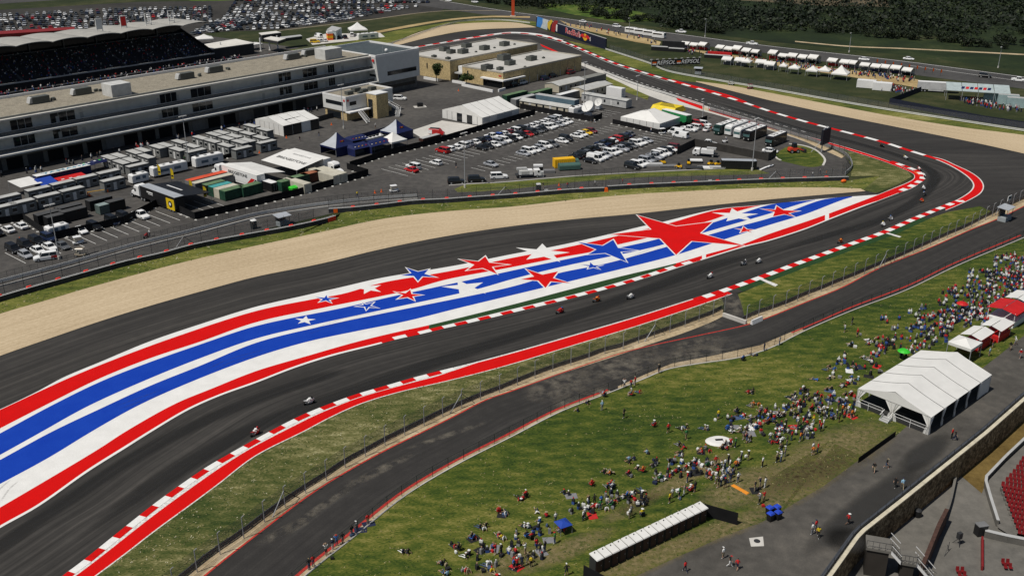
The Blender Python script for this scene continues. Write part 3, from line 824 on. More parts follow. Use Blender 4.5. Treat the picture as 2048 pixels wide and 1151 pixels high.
zone('grass_strip', [(560,102),(690,86),(700,94),(620,112),(580,112)], GRASS_STRIP, .011)
zone('yard', [(612,78),(650,68),(760,66),(770,74),(700,82),(625,90)], CONC_L, .013)
zone('grass_bank', [(1700,172),(1776,186),(2048,232),(2300,262),(2300,255),(2048,214),(1860,188),(1780,176)], GRASS_DARK, .007)
# paddock islands
zone('grass_island', [(908,378),(930,369),(1000,365.5),(1024,363),(1149,353),(1280,345.5),(1450,338),(1520,340),(1540,347),(1500,349),(1399,351),(1274,355),(1149,364),(1024,378),(960,383),(915,384)], GRASS_STRIP, .006)
mb = MB()
kl = resample(pxline([(898,371),(930,368.5),(1000,365),(1149,352.5),(1280,345),(1450,337)]), step=3)
for a, b in zip(kl, kl[1:]):
	n_ = Vector((-(b - a).y, (b - a).x, 0)).normalized() * .18
	mb.hexa([a - n_, b - n_, b + n_, a + n_], [p + Vector((0,0,.14)) for p in (a - n_, b - n_, b + n_, a + n_)])
mb.build('island_kerb', CONC_L)['kind'] = 'structure'
isl = [(1548,312),(1562,300),(1580,292),(1600,291),(1625,298),(1640,308),(1650,320),(1646,330),(1620,334),(1580,326),(1556,320)]
zone('grass_island', isl + [isl[0]], GRASS_BANK, .006, per=4)
mb = MB()
for seg in ([(1578,288),(1600,290),(1625,297),(1640,307),(1650,320),(1646,331)], [(1549,311),(1555,318),(1562,321)]):
	kl = resample(pxline(seg), step=2)
	for a, b in zip(kl, kl[1:]):
		n_ = Vector((-(b - a).y, (b - a).x, 0)).normalized() * .3
		mb.hexa([a - n_, b - n_, b + n_, a + n_], [p + Vector((0,0,.15)) for p in (a - n_, b - n_, b + n_, a + n_)])
mb.build('island_kerb', CONC_L)['kind'] = 'structure'
zone('verge', [(1640,290),(1661,292),(1736,314),(1786,331),(1816,343),(1824,353),(1800,366),(1752,386),(1725,380),(1760,352),(1702,352),(1704,332),(1690,312)], GRASS_VERGE, .0085)
zone('verge', [(1204,146),(1240,162),(1300,186),(1295,200),(1240,180),(1200,152)], GRASS_STRIP, .008)
ribbon('concrete_apron', pxline([(1160,124),(1230,150),(1330,188),(1420,214),(1520,243),(1600,268),(1660,292)]), pxline([(1160,130),(1225,158),(1320,200),(1420,226),(1510,252),(1590,276),(1650,300)]), CONC_L, .009)
ribbon('dirt_strip', pxline([(1400,212),(1440,224),(1520,247),(1600,272),(1650,292),(1690,312)]), pxline([(1396,216),(1436,228),(1515,252),(1592,276),(1640,297),(1683,316)]), DIRT, .012)
# slab in front of the middle marquee
zone('concrete_apron', [(820,262),(884,241),(968,253),(1010,246),(900,274),(850,280)], CONC_L, .007)
# parking bay lines
def bays(a0, n, s0, s1, skip=(), pitch=2.74):
	r = bpy.data.objects.new('bay_markings', None); COL.objects.link(r); r['kind'] = 'structure'
	for i in range(n + 1):
		if i in skip: continue
		a = a0 + i * pitch
		mb = MB()
		mb.quad(GP(a - .07, s0,.014), GP(a - .07, s1,.014), GP(a + .07, s1,.014), GP(a + .07, s0,.014))
		mb.build('bay_line', LINE_W, r)
	return r
a, s = GR(144.4,466.3); bays(a - 4 * 2.74,17, s, s + 11)
a, s = GR(870.5,307.5); bays(a - 8 * 2.74,38, s, s + 10.9)
a, s = GR(950,330); a2, s2 = GR(984,343); bays(a - 2.74,32, s + 1, s + 6.5)
a, s = GR(10,505); bays(a, 1, s, s + 10)
a, s = GR(1300,290); bays(GR(1160,318)[0], 20, GR(1170,312)[1] - 2.5, GR(1170,312)[1] + 8.5)
# ================================================================ barriers and fences
def polystrip(mb, ln, z0, z1, w=.05, m=0):
	"""a thin upright or flat bar following a ground line"""
	L = offset(ln, w / 2); Rr = offset(ln, -w / 2)
	n = len(ln)
	vs = []
	for i in range(n):
		vs += [(Rr[i].x, Rr[i].y, z0),(L[i].x, L[i].y, z0),(L[i].x, L[i].y, z1),(Rr[i].x, Rr[i].y, z1)]
	fs = []
	for i in range(n - 1):
		for e in range(4):
			a, b = e, (e + 1) % 4
			fs.append((4 * i + b, 4 * i + a, 4 * i + 4 + a, 4 * i + 4 + b))
	fs += [(0,1,2,3),(4 * n - 1,4 * n - 2,4 * n - 3,4 * n - 4)]
	mb.add(vs, fs, m)
def postmesh(name, h, r, mat, lean=None, n=5, foot=None):
	mb = MB()
	if lean:
		mb.tube((0,0,-.05),(0,0, h - lean[1]), r, n)
		mb.tube((0,0, h - lean[1]),(0, lean[0], h), r * .9, n)
	else:
		mb.tube((0,0,-.05),(0,0, h), r, n)
	me = mb.mesh(name); me.materials.append(mat)
	return me
def dirang(ln, i):
	a = ln[max(i - 1,0)]; b = ln[min(i + 1, len(ln) - 1)]
	return math.atan2((b - a).y, (b - a).x)
# tyre walls with red blocks on top
mark = MB(); mark.hexa([(-.55,-.3,0),(.55,-.3,0),(.55,.3,0),(-.55,.3,0)], [(-.4,-.22,.32),(.4,-.22,.32),(.4,.22,.32),(-.4,.22,.32)])
mark_me = mark.mesh('marker_block'); mark_me.materials.append(M('marker_red', (.72,.05,.035),.5,.1,1))
lab = ['belted dark tyre wall along the left gravel edge, ending in a red panel', 'belted dark tyre wall behind the middle of the gravel, below the car park', 'belted dark tyre wall by the narrow right end of the gravel']
for k, t in enumerate(tw):
	ln = resample(t, step=3.0)
	r = thing('tyre_wall', lab[k], 'tyre wall', group='tyre walls along the gravel trap')
	mb = MB(); polystrip(mb, offset(ln, .45),0,1.02,.9); mb.build('tyre_stack', RUBBER, r)
	# conveyor belt facing sheets, one per three metres
	fr = offset(ln, -.04)
	for i in range(len(fr) - 1):
		a, b = fr[i], fr[i + 1]
		d = (b - a).normalized(); n_ = Vector((d.y, -d.x, 0))
		zj = RND.uniform(1.02,1.1)
		mb = MB(); mb.hexa([a + d * .03, b - d * .03, b - d * .03 - n_ * .04, a + d * .03 - n_ * .04], [p + Vector((0,0, zj)) for p in (a + d * .03, b - d * .03, b - d * .03 - n_ * .04, a + d * .03 - n_ * .04)])
		mb.build('belt_panel', TYREW, r)
	mb = MB(); polystrip(mb, offset(ln, .1),1.1,1.16,.2); mb.build('top_strip', RAIL_W, r)
	mb = MB(); polystrip(mb, offset(ln, .95),.95,1.02,.12); mb.build('rear_rail', RAIL_W, r)
	mk = resample(offset(t, .55), step=5.95)
	for i in range(1, len(mk) - 1):
		o = put('marker_block', mark_me, r, mk[i] + Vector((0,0,1.03)), dirang(mk, i))
	if k < 2:
		e = ln[-2] if k == 0 else ln[0]; f = ln[-1] if k == 0 else ln[1]
		d = (f - e).normalized(); n_ = Vector((d.y, -d.x, 0))
		a = e + d * .4 if k == 0 else e + d * 1.2
		w = 2.4 if k == 0 else 1.0
		mb = MB(); mb.hexa([a + n_ * .1, a + d * w + n_ * .1, a + d * w + n_ * .06, a + n_ * .06], [p + Vector((0,0,.98)) for p in (a + n_ * .1, a + d * w + n_ * .1, a + d * w + n_ * .06, a + n_ * .06)])
		mb.build('end_panel', M('end_red', (.7,.04,.02),.5) if k == 0 else ORANGE, r)
o_ = P(1687,365); mb = MB(); mb.sphere((0,0,.45),.9,.5,.5,0,12,6); ob = mb.build('crash_cushion', ORANGE, None, o_, .4, True); tag(ob, 'rounded orange crash cushion in front of the tyre wall by the hairpin', 'cushion')
o_ = P(1212,383); mb = MB(); mb.hexa([(-.5,-.4,0),(.5,-.4,0),(.5,.4,0),(-.5,.4,0)], [(-.35,-.25,1.1),(.35,-.25,1.1),(.35,.25,1.1),(-.35,.25,1.1)]); ob = mb.build('crash_cushion', ORANGE, None, o_, .3); tag(ob, 'upright orange crash cushion in the gap between two tyre walls', 'cushion')
for u, v, lb in ((1092.5,389, 'white distance board on the middle tyre wall'),(1419.5,369.5, 'white distance board on the right tyre wall')):
	p = P(u, v)
	mb = MB(); mb.box(-.5,.5,-.03,.03,.1,1.5); ob = mb.build('distance_board', WHITE, None, p, .25); tag(ob, lb, 'board')
# catch fence behind the tyre walls
cf_post = postmesh('post', 3.3,.045, DARKG, (-.35,.45))
def catch_fence(ln, label, step=3.95, pm=cf_post, h=3.3, mesh=SCREENM, braces=(), bm=GALV, group='catch fences', lean=-.3):
	r = thing('catch_fence', label, 'fence', group=group)
	ps = resample(ln, step=step)
	for i, p in enumerate(ps):
		put('post', pm, r, p, dirang(ps, i))
	mb = MB(); polystrip(mb, ps, .1, h - .4,.01); mb.build('wire_mesh', mesh, r)
	mb = MB()
	for z in (.6,1.5,2.4): polystrip(mb, ps, z, z + .025,.02)
	mb.build('cable', DARKG, r)
	for i in [b for b in braces if b < len(ps) - 1]:
		p = ps[i]; d = (ps[i + 1] - ps[i - 1]).normalized()
		n_ = Vector((d.y, -d.x, 0))
		mb = MB(); mb.tube(p + Vector((0,0,2.6)), p - d * 2.6 + n_ * .2,.07,6); mb.build('slanted_bar', bm, r)
		mb = MB(); mb.tube(p + Vector((0,0,2.6)), p + d * 2.6 + n_ * .2,.05,6); mb.build('slanted_bar', DARKG, r)  # second bar, thinner and darker, slanting the other way
	return r
catch_fence(offset(tw[0][:-6], 2.6), 'dark wire catch fence behind the left tyre wall', braces=(12,))
catch_fence(offset(tw[1], 2.2), 'dark wire catch fence behind the middle tyre wall', braces=(12,))
catch_fence(offset(tw[2], 2.2), 'dark wire catch fence behind the right tyre wall', braces=(12,))
# double bright guard rail and low chain-link fence at the paddock edge
def guard_rail(ln, label, zs=(.35,.72), mat=RAIL_W, pstep=2.0, group='guard rails', w=.1, hh=.26, pm=None):
	r = thing('guard_rail', label, 'guard rail', group=group)
	for z in zs:
		mb = MB(); polystrip(mb, ln, z, z + hh, w); mb.build('rail', mat, r)
	me = postmesh('post', max(zs) + hh, .06, pm or GALV)
	ps = resample(offset(ln, .12), step=pstep)
	for i, p in enumerate(ps): put('post', me, r, p, 0)
	return r
GRL = [(-80,580),(0,560),(125,527),(256,490),(318,474.5),(381,459.5),(512,426),(574,415.5),(637,406.5),(700,399),(768,393),(834,389)]
grl = resample(pxline(GRL, .8), step=3)
for p in grl: p.z = 0
guard_rail(grl, 'bright double guard rail between the paddock fence and the tyre wall')
mb = MB(); polystrip(mb, offset(grl, -1.5),0,.32,.3); ob = mb.build('concrete_kerb', CONC_L); ob['kind'] = 'structure'
def chain_fence(ln, label, step=1.6, h=2.0, mat=DARKG, scr=SCREENF, r=.03, group='chain-link fences'):
	rt = thing('chain_link_fence', label, 'fence', group=group)
	ps = resample(ln, step=step)
	me = postmesh('post', h, r, mat)
	for i, p in enumerate(ps): put('post', me, rt, p, 0)
	mb = MB(); polystrip(mb, ps, h - .04, h, .04); mb.build('top_rail', mat, rt)
	mb = MB(); polystrip(mb, ps, .05, h - .05,.006); mb.build('wire_mesh', scr, rt)
	return rt
chain_fence(offset(grl, 1.1), 'thin dark chain-link fence at the left paddock edge')
chain_fence(resample(pxline([(1150,356),(1280,346)]), step=3), 'thin chain-link fence behind the green skips', 2.2)
# guard rail and catch fence beside the near track
post_near = postmesh('post', 3.7,.07, GALV, (-.45,.5),6)
NF1 = [(300,1222),(380,1155),(436,1110.5),(486,1077),(531,1042),(574.5,1010.5),(617,982),(659.5,955.5),(698,929),(739.5,907),(778,885.5),(817,866),(856,847),(893,828.5),(931,812),(967,797),(1003,783.5),(1038,768.5),(1074,754),(1110,741),(1143.5,730),(1177,720),(1212,706),(1245,698),(1276,686),(1308,675),(1337,665),(1366.5,655),(1396,643.5),(1424,633.5),(1449,621)]
nf1 = pxline(NF1,0,3)
NF2 = [(1492.6,642.5),(1518.4,630.8),(1545,622),(1568.5,613.5),(1592.7,603.4),(1615.4,593),(1638,585),(1680,567),(1701,559),(1740,542.5),(1776.5,527),(1812,512),(1845,497),(1878.5,482),(1907,469),(1936,457),(1975,437),(2020,415),(2060,396),(2200,330)]
nf2 = pxline(NF2,0,3)
catch_fence(nf1, 'tall galvanised catch fence along the near track, left of the gate', 3.95, post_near, 3.7, SCREENM, braces=(6,15,26,33), group='near catch fence')
catch_fence(nf2, 'tall galvanised catch fence along the near track, right of the gate', 3.9, post_near, 3.7, SCREENM, braces=(12,26), group='near catch fence')
for ln, lb in ((nf1, 'dark triple guard rail beside the near verge, left of the gate'),(nf2, 'dark triple guard rail beside the near verge, right of the gate')):
	guard_rail(resample(offset(ln, .75), step=2.5), lb, (.1,.38,.66), RAILM, 2.0, 'near guard rails', .08,.22, RAILM)
# gate barrier and mobile block
p0, p1 = P(1446,632), P(1492,648)
mb = MB(); polystrip(mb, [p0, p0.lerp(p1,.5), p1], 0,.75,.45); ob = mb.build('gate_barrier', CONC_L); tag(ob, 'low pale concrete barrier across the gate in the near catch fence', 'barrier')
p0 = P(1513,644); mb = MB(); mb.hexa([(-1.6,-.3,0),(1.6,-.3,0),(1.6,.3,0),(-1.6,.3,0)], [(-1.6,-.12,.85),(1.6,-.12,.85),(1.6,.12,.85),(-1.6,.12,.85)]); ob = mb.build('barrier_block', WHITE, None, p0, math.radians(40)); tag(ob, 'white barrier block beside the red line at the gate', 'barrier')
# fence along the bank
bf = offset(wl, .35)
rt = chain_fence(resample(bf, 200), 'black chain-link fence along the foot of the grass bank', 3.05,1.75, M('fence_black', (.02,.022,.022),.5), SCREENF, .04)
# far guard rail and debris fence by the far gravel
fg = pxline([(1211,97),(1255,111),(1301,126),(1336,141),(1440,160),(1536,176),(1660,198),(1786,219),(1911,238),(2048,259),(2250,288)], .8)
for p in fg: p.z = 0
guard_rail(resample(fg, step=5), 'long bright guard rail behind the far gravel trap', (.3,.7), RAIL_W, 4.0)
chain_fence(resample(offset(fg, 2.2), step=5), 'tall dark debris fence behind the far guard rail', 4.0,2.6, DARKG, SCREENM, .06)
fg2 = pxline([(690,104),(735,96),(790,83),(850,62),(880,52),(930,41),(1000,39),(1060,45)], .8)
for p in fg2: p.z = 0
guard_rail(resample(fg2, step=5), 'bright guard rail curving round the outside of the stadium bend', (.3,.7), RAIL_W, 5.0)
# pit exit wall
fg3 = pxline([(1205,146),(1260,168),(1330,190),(1405,214)]);
guard_rail(resample(offset(fg3,.5), step=4), 'pale guard rail along the pit exit', (.35,.75), RAIL_W, 2.5)
fg4 = pxline([(1420,221),(1500,244),(1580,268),(1640,288),(1683,306),(1700,322),(1703,338),(1690,350)])
guard_rail(resample(fg4, step=3), 'grey guard rail round the inside of the hairpin', (.2,.5,.8), GALV, 2.5)
catch_fence(offset(fg4,-.9), 'thin catch fence round the inside of the hairpin', 4.0)
# dark blue screen fence by the far grandstand seats
# black screened fences of the compounds
def screen_fence(px, label, h=1.9, mat=BLACK, blocks=True, step=2.6, z=0):
	ln = [P(u, v) for u, v in px]
	r = thing('screen_fence', label, 'fence', group='black screened fences')
	pm = postmesh('post', h + .05,.035, DARKG)
	bk = MB(); bk.hexa([(-.35,-.2,0),(.35,-.2,0),(.35,.2,0),(-.35,.2,0)], [(-.28,-.14,.16),(.28,-.14,.16),(.28,.14,.16),(-.28,.14,.16)])
	bme = bk.mesh('ballast_block'); bme.materials.append(M('ballast_white', (.6,.59,.55),.7))
	for a, b in zip(ln, ln[1:]):
		n = max(1, int((b - a).length / step)); d = (b - a) / n; u = d.normalized(); nn = Vector((-u.y, u.x, 0)) * .02
		for i in range(n):
			p, q = a + d * i, a + d * (i + 1)
			mb = MB(); hz = h * RND.uniform(.97,1.02)
			mb.hexa([p - nn, q - nn, q + nn, p + nn], [x + Vector((0,0, hz)) for x in (p - nn, q - nn, q + nn, p + nn)])
			mb.build('screen_panel', mat, r)
			put('post', pm, r, p)
			if blocks and i % 1 == 0:
				nb = Vector((u.y, -u.x, 0)) * .5
				if nb.y > 0: nb = -nb
				put('ballast_block', bme, r, p + nb, RND.uniform(-.4,.4))
	return r
screen_fence([(320,408),(390,439),(512,411),(600,390),(737,351),(694,338)], 'black screen fence round the tyre compound with the marquees and containers')
screen_fence([(700,336),(768,313),(870,288),(975,257),(1070,229)], 'black screen fence between the marquees and the main car park')
screen_fence([(1040,217),(1110,230),(1187,244),(1204,236)], 'black screen fence in front of the broadcast cabins')
screen_fence([(1225,247),(1270,257),(1320,269),(1414,240)], 'black screen fence in front of the right hand marquee', 1.6)
screen_fence([(0,449),(48,441),(105,480)], 'black screen fence behind the white cars at the left edge', 1.9)
screen_fence([(105,480),(160,467),(250,447),(320,409)], 'black screen fence in front of the black equipment boxes', 1.9)
screen_fence([(1354,309),(1388,292),(1536,322),(1552,312)], 'brown black panel wall round the equipment yard', 2.3, M('dark_panel', (.035,.032,.028),.8,.2), False)
screen_fence([(400,330),(470,312)], 'low black screen fence behind the truck cab', 1.2)
screen_fence([(256,362),(335,343),(402,328)], 'black screen fence in front of the long white trailers', 1.5)
screen_fence([(1778,208),(1845,182),(1850,180)], 'dark blue screen fence climbing away from the far guard rail', 2.0, M('navy_screen', (.01,.014,.03),.8), False, 6)
screen_fence([(1778,208),(1860,224),(1960,243),(2060,258)], 'dark blue screen fence behind the far guard rail', 2.2, M('navy_screen', (.01,.014,.03)), False, 6)
screen_fence([(635,244),(655,238),(690,231)], 'dark screen fence beside the white medical building', 1.8, DARKG, False)
# ================================================================ buildings
def gthing(name, label, cat, a, s, z=0, group=None):
	return thing(name, label, cat, GP(a, s, z), GA, group)
# local axes of a gthing: x along the pit building, y away from the camera side
def winrow(parent, xs, y, z0, z1, mat=GLASSD, frame=None, d=.05):
	for x0, x1 in xs:
		mb = MB(); mb.box(x0, x1, y - d, y + .02, z0, z1)
		w = mb.build('window', mat, parent)
		if frame:
			fb = MB()
			fb.box(x0 - .08, x1 + .08, y - d - .04, y - d + .03, z0 - .1, z0); fb.box(x0 - .08, x1 + .08, y - d - .04, y - d + .03, z1, z1 + .1)
			fb.build('frame', frame, w)
pb = gthing('pit_building', 'long three storey grey pit building with two open galleries', 'building', 70,-288)
PL = 184.0
mb = MB(); mb.box(0, PL, 1.8,27,0,5.0); mb.build('garage_wall', M('garage_grey', (.15,.147,.138),.85,.2,.3), pb)
for yy, z in ((-2.7,5.0),(-1.35,9.65)):  # slabs shaped to jut past the eaves and whitened, for bright sunlit edges
	mb = MB(); mb.box(0, PL, yy, 27.4, z, z + .5); mb.build('floor_slab', M('slab_concrete', (.66,.65,.61),.8,.1,.4), pb)
for z in (5.5,10.15):
	mb = MB(); mb.box(0, PL, 2.8,27.2, z, z + 4.1); mb.build('gallery_wall', FACADE, pb)
	mb = MB(); mb.box(0, PL, .25 - (.9 if z < 9 else .3),.3 - (.9 if z < 9 else .3), z, z + 1.05); mb.build('balustrade', mesh_screen_mat('smoked_glass%d' % z, (.05,.055,.06),.6), pb)
	mb = MB(); mb.box(0, PL, .2 - (.9 if z < 9 else .3),.34 - (.9 if z < 9 else .3), z + 1.05, z + 1.12); mb.build('handrail', GALV, pb)
mb = MB(); mb.box(-.5, PL, -.25,27.6,14.25,14.75,0); mb.build('eaves', M('eaves_white', (.55,.53,.48),.7,.1,.3), pb)
mb = MB(); mb.box(0, PL, 1.2,27.0,14.76,14.9); mb.build('roof', ROOFB, pb)
mb = MB(); mb.box(0, PL, 27.1,27.5,14.76,15.7); mb.build('parapet', WHITE, pb)
mb = MB(); mb.box(0, PL, .9,1.2,14.76,15.3); mb.build('parapet', M('parapet_grey', (.24,.24,.22),.8), pb)
def aon(u, v, s):      # where a sight line meets a vertical plane of the grid
	p = P(u, v); c_ = Vector((0,0, CAM_H)); d = p - c_
	t = (s - c_.dot(E2)) / d.dot(E2); q = c_ + d * t
	return q.dot(E1), q.z
for v0, z in ((185,10.15),(215,5.5)):
	for k, (u0, u1) in enumerate([(-60,-18),(18,62),(98,148),(318,352),(380,421),(556,581),(605,633),(655,668)]):
		a0, a1 = aon(u0,242 - u0 * .17,-290.8)[0] - 70, aon(u1,242 - u1 * .17,-290.8)[0] - 70
		winrow(pb, [(a0 + (a1 - a0) * i / 3 + .08, a0 + (a1 - a0) * (i + 1) / 3 - .08) for i in range(3)], 2.8, z + .5, z + 3.3)
for z in (5.5,10.15):
	for a0 in (103,110.5,132,139.5,165,172,205,214,233,241):
		mb = MB(); mb.box(a0 - 70, a0 - 69,2.72,2.82, z, z + 2.3); mb.build('door', M('door_pale', (.42,.42,.41),.6), pb)
for i in range(30):
	x = 3 + i * 6.05
	mb = MB(); mb.box(x, x + 4.6,1.7,1.85,0,3.3); d = mb.build('garage_door', RND.choice([DARKG, BLACK, MIDG, BLACK]), pb)
	mb = MB(); mb.box(x, x + 4.6,1.68,1.82,3.75,4.1); mb.build('transom', DARKG, d)
for u, v in ((80,205),(165,188),(372,157),(430,144),(585,118),(620,110)):
	a, s = GR(u, v, 15); x, y = a - 70,-(s + 288)
	mb = MB(); mb.box(x - 2.6, x + 2.6, y - 1.2, y + 1.2,14.9,17.0); h = mb.build('rooftop_unit', HVAC, pb)
	mb = MB(); mb.hexa([(x - 3.6, y - 1,15.3),(x - 2.6, y - 1,15.3),(x - 2.6, y + 1,15.3),(x - 3.6, y + 1,15.3)], [(x - 3.1, y - 1,16.8),(x - 2.6, y - 1,17),(x - 2.6, y + 1,17),(x - 3.1, y + 1,16.8)]); mb.build('hood', LGREY, h)
	for k in range(3):
		q = RND.uniform(3.5,6); mb = MB(); mb.box(x + q, x + q + .9, y - .5 + k * .7, y + k * .7,14.9,15.7); mb.build('vent', HVAC, pb)
for u, v, L_ in ((245,192,6.5),(668,118,8)):
	a, s = GR(u, v, 14.9); x, y = a - 70,-(s + 288)
	mb = MB(); mb.box(x - L_ / 2, x + L_ / 2, y, y + 6,14.9,18.6); b = mb.build('stair_house', M('stair_house', (.5,.5,.48),.8), pb)
	mb = MB(); mb.box(x + L_ / 2, x + L_ / 2 + .08, y + 2, y + 3.2,14.9,17); mb.build('door', DARKG, b)
# team wares parked against the garages
for u, v, col, lb in ((292,274, REDF, 'red banner stand by the garages'),(318,270, REDF, 'red team panel by the garages'),(400,252, M('pale_teal', (.25,.45,.47),.6), 'pale teal round-logo panel hung by the garages'),(427,245, ORANGE, 'small orange red panel by the garages')):
	a, s = GR(u, v)
	r = gthing('team_hoarding', lb, 'hoarding', a, s)
	L_ = 4 if u < 410 else 1.4
	mb = MB(); mb.box(-L_ / 2, L_ / 2,0,.15,.5,2.4); mb.build('board', col, r)
	mb = MB(); mb.box(-L_ / 2,-L_ / 2 + .1,-.2,.3,0,.5); mb.box(L_ / 2 - .1, L_ / 2,-.2,.3,0,.5); mb.build('foot', DARKG, r)
# end block
eb = gthing('control_building', 'white boxy control building at the end of the pit row', 'building', 254.2,-285.2)
mb = MB(); mb.box(.6,21,1.2,28,0,4.6); mb.build('base', M('base_stone', (.13,.125,.115),.85,.2,.6), eb)
mb = MB(); mb.hexa([(0,0,4.6),(21.6,0,4.6),(21.6,28.8,4.6),(0,28.8,4.6)], [(-1.2,0,14.4),(21.6,0,14.4),(21.6,28.8,14.4),(-1.2,28.8,14.4)]); mb.build('wall', STUCCO, eb)
mb = MB()
for q in ((-1.25,21.65,-.05,.35),(-1.25,21.65,28.5,28.85),(-1.25,-.85,.36,28.49),(21.3,21.65,.36,28.49)): mb.box(q[0], q[1], q[2], q[3], 14.41,15.3)
mb.build('parapet', WHITE, eb)
mb = MB(); mb.box(-.8,21.2,.4,28.4,14.42,14.6); mb.build('roof', M('slate_roof', (.06,.075,.08),.7,.15,.4), eb)
winrow(eb, [(4.5,19.8)], 0,7.0,8.4, GLASSD, MIDG)
winrow(eb, [(1.5,20)], 1.2,1.6,2.8)
for z in (7.0,11.6):
	mb = MB(); mb.box(-.75 if z > 9 else -.4,-.2,1.2,4.6, z, z + .95); mb.build('window', GLASSD, eb)
mb = MB(); mb.tube((-1.35,1.4,13.2),(-1.1,1.4,13.2),.55,12); mb.build('round_sign', REDF, eb)
mb = MB(); mb.sphere((9,5,15.4),.7,.7,.7,0,10,6); mb.build('satellite_dome', WHITE, eb, smooth=True)
mb = MB(); mb.tube((8,6,14.6),(8,6,16.8),.06,5); mb.tube((10.5,4.4,14.6),(10.5,4.4,16.2),.06,5); mb.build('mast', GALV, eb)
# tan stone support buildings
def tanb(label, a, s, L_, D, H, units, face):
	r = gthing('stone_building', label, 'building', a, s, group='tan stone buildings')
	mb = MB(); mb.box(0, L_, 0, D, 0, H - .02); mb.build('wall', TANST if face else TANST, r)
	mb = MB()
	for q in ((-.08, L_ + .08,-.08,.3),(-.08, L_ + .08, D - .3, D + .08),(-.08,.3,.31, D - .31),(L_ - .3, L_ + .08,.31, D - .31)): mb.box(q[0], q[1], q[2], q[3], H, H + .55)
	mb.build('parapet', M('cap_stone', (.42,.39,.33),.8), r)
	mb = MB(); mb.box(.3, L_ - .3,.3, D - .3, H - .01, H + .12); mb.build('roof', ROOFM, r)
	for u, v, w in units:
		aa, ss = GR(u, v, H + .5); x, y = aa - a, -(ss - s)
		if 0 < x < L_ and 0 < y < D:
			mb = MB(); mb.box(x - w / 2, x + w / 2, y - w * .35, y + w * .35, H + .12, H + .15 + w * .45); h = mb.build('rooftop_unit', HVAC, r)
			mb = MB(); mb.tube((x, y, H + .15 + w * .45),(x, y, H + .3 + w * .45), w * .25,8); mb.build('fan', DARKG, h)
	return r
t1 = tanb('rear tan stone building with a pale flat roof', 293.3,-285.5,56,24.5,7.7, [(868,113,2),(896,117,2),(889,100,4),(902,105,3.4),(926,105,4),(933,93,4),(969,98,4),(1009,90,4),(952,103,1),(989,95,1),(1029,88,1)], 1)
t2 = tanb('front tan stone building with a glazed shopfront corner', 294.8,-258.2,51,22,6.0, [(974,137,4.2),(1008,118,5),(1020,128,4),(1063,119,4),(1000,138,2.5),(1052,117,1),(1087,115,1.2),(1050,133,1)], 1)
mb = MB(); mb.box(-.25,12,-1.6,-.1,3.1,3.6); mb.build('canopy', WHITE, t2)
mb = MB(); mb.box(-1.8,-.1,-1.6,10.5,3.1,3.6); mb.build('canopy', WHITE, t2)
mb = MB(); mb.box(-.12,.05,.3,10.5,0,3.1); mb.build('shop_window', GLASSD, t2)
mb = MB(); mb.box(.2,9,-.12,.05,0,3.1); mb.build('shop_window', GLASSD, t2)
mb = MB(); mb.box(-.25,.1,18.6,19.1,3.4,4.8); mb.build('numeral', DARKG, t2)
mb = MB(); mb.box(-.2,.1,.8,2.2,4.6,5.0); mb.build('sign', REDF, t2)
mb = MB(); mb.box(-.25,.1,13,13.4,3.6,5.6); mb.build('numeral', DARKG, t1)
for i in range(9):
	mb = MB(); x = 6 + i * 5; mb.tube((x, -.3,0),(x, -.3,2.6),.09,5); mb.build('downpipe', WHITE, t2)
	mb = MB(); mb.box(x + .2, x + .28,-.03,.05,0,5.6); mb.build('joint', MIDG, t2)
lk = gthing('link_building', 'white linking block between the two tan stone buildings', 'building', 297.5,-280.6)
mb = MB(); mb.box(0,30,.0,4.4,0,5.4); mb.build('wall', WHITE, lk)
mb = MB(); mb.box(-.12,0,.3,4.1,0,2.6); mb.build('entrance', GLASSD, lk)
mb = MB(); mb.box(-2.2,-.13,-.3,4.6,2.7,3.2); mb.build('canopy', LGREY, lk)
# white walls (water barriers) in front
for ln, lb in (([(848,158),(876,163)], 'white barrier wall in front of the rear tan building'),([(905,165),(940,171)], 'white barrier wall between the tan buildings'),([(924,172),(986,185)], 'long white barrier wall in front of the shopfront'),([(997,184),(1010,180)], 'short white barrier at the shopfront corner')):
	mb = MB(); pl = [P(*p) for p in ln]; polystrip(mb, resample(pl, 4),0,1.0,.5); ob = mb.build('barrier_wall', WHITE); tag(ob, lb, 'barrier')
# medical / media building
md = gthing('media_building', 'small white two storey building with tan stone stair tower', 'building', 218.4,-262.4)
mb = MB(); mb.box(.4,21.2,.4,11.8,0,3.2); mb.build('base_wall', TANST, md)
mb = MB(); mb.box(0,21.6,0,12.2,3.2,7.7); mb.build('upper_wall', STUCCO, md)
mb = MB()
for q in ((-.05,21.65,-.05,.3),(-.05,21.65,11.9,12.25),(-.05,.3,.31,11.89),(21.3,21.65,.31,11.89)): mb.box(q[0], q[1], q[2], q[3], 7.7,8.3)
mb.build('parapet', WHITE, md)
mb = MB(); mb.box(.3,21.3,.3,11.9,7.7,7.8); mb.build('roof', ROOFB, md)
mb = MB(); mb.box(-.06,.02,1.6,10.6,5.0,6.3); mb.build('window', GLASSD, md)
winrow(md, [(1.6,4.6)], 0,5.0,6.3)
mb = MB(); mb.box(.3,.45,3.4,10.6,.2,2.5); mb.build('window', GLASSD, md)
for x, y in ((-.1,.9), ):
	mb = MB(); mb.tube((-.12,.9,6.9),(.02,.9,6.9),.4,10); mb.tube((.9,-.12,6.9),(.9,.02,6.9),.4,10); mb.build('round_sign', REDF, md)
mb = MB(); mb.box(9.2,14.6,-5.2,-.06,0,8.2,0); mb.build('stair_tower', TANST, md)
mb = MB(); mb.box(9.1,14.7,-5.3,-.06,8.2,8.5); mb.build('tower_cap', WHITE, md)
mb = MB(); mb.box(9.1,9.22,-3.2,-1.0,.3,6.4); mb.build('window', GLASSD, md)
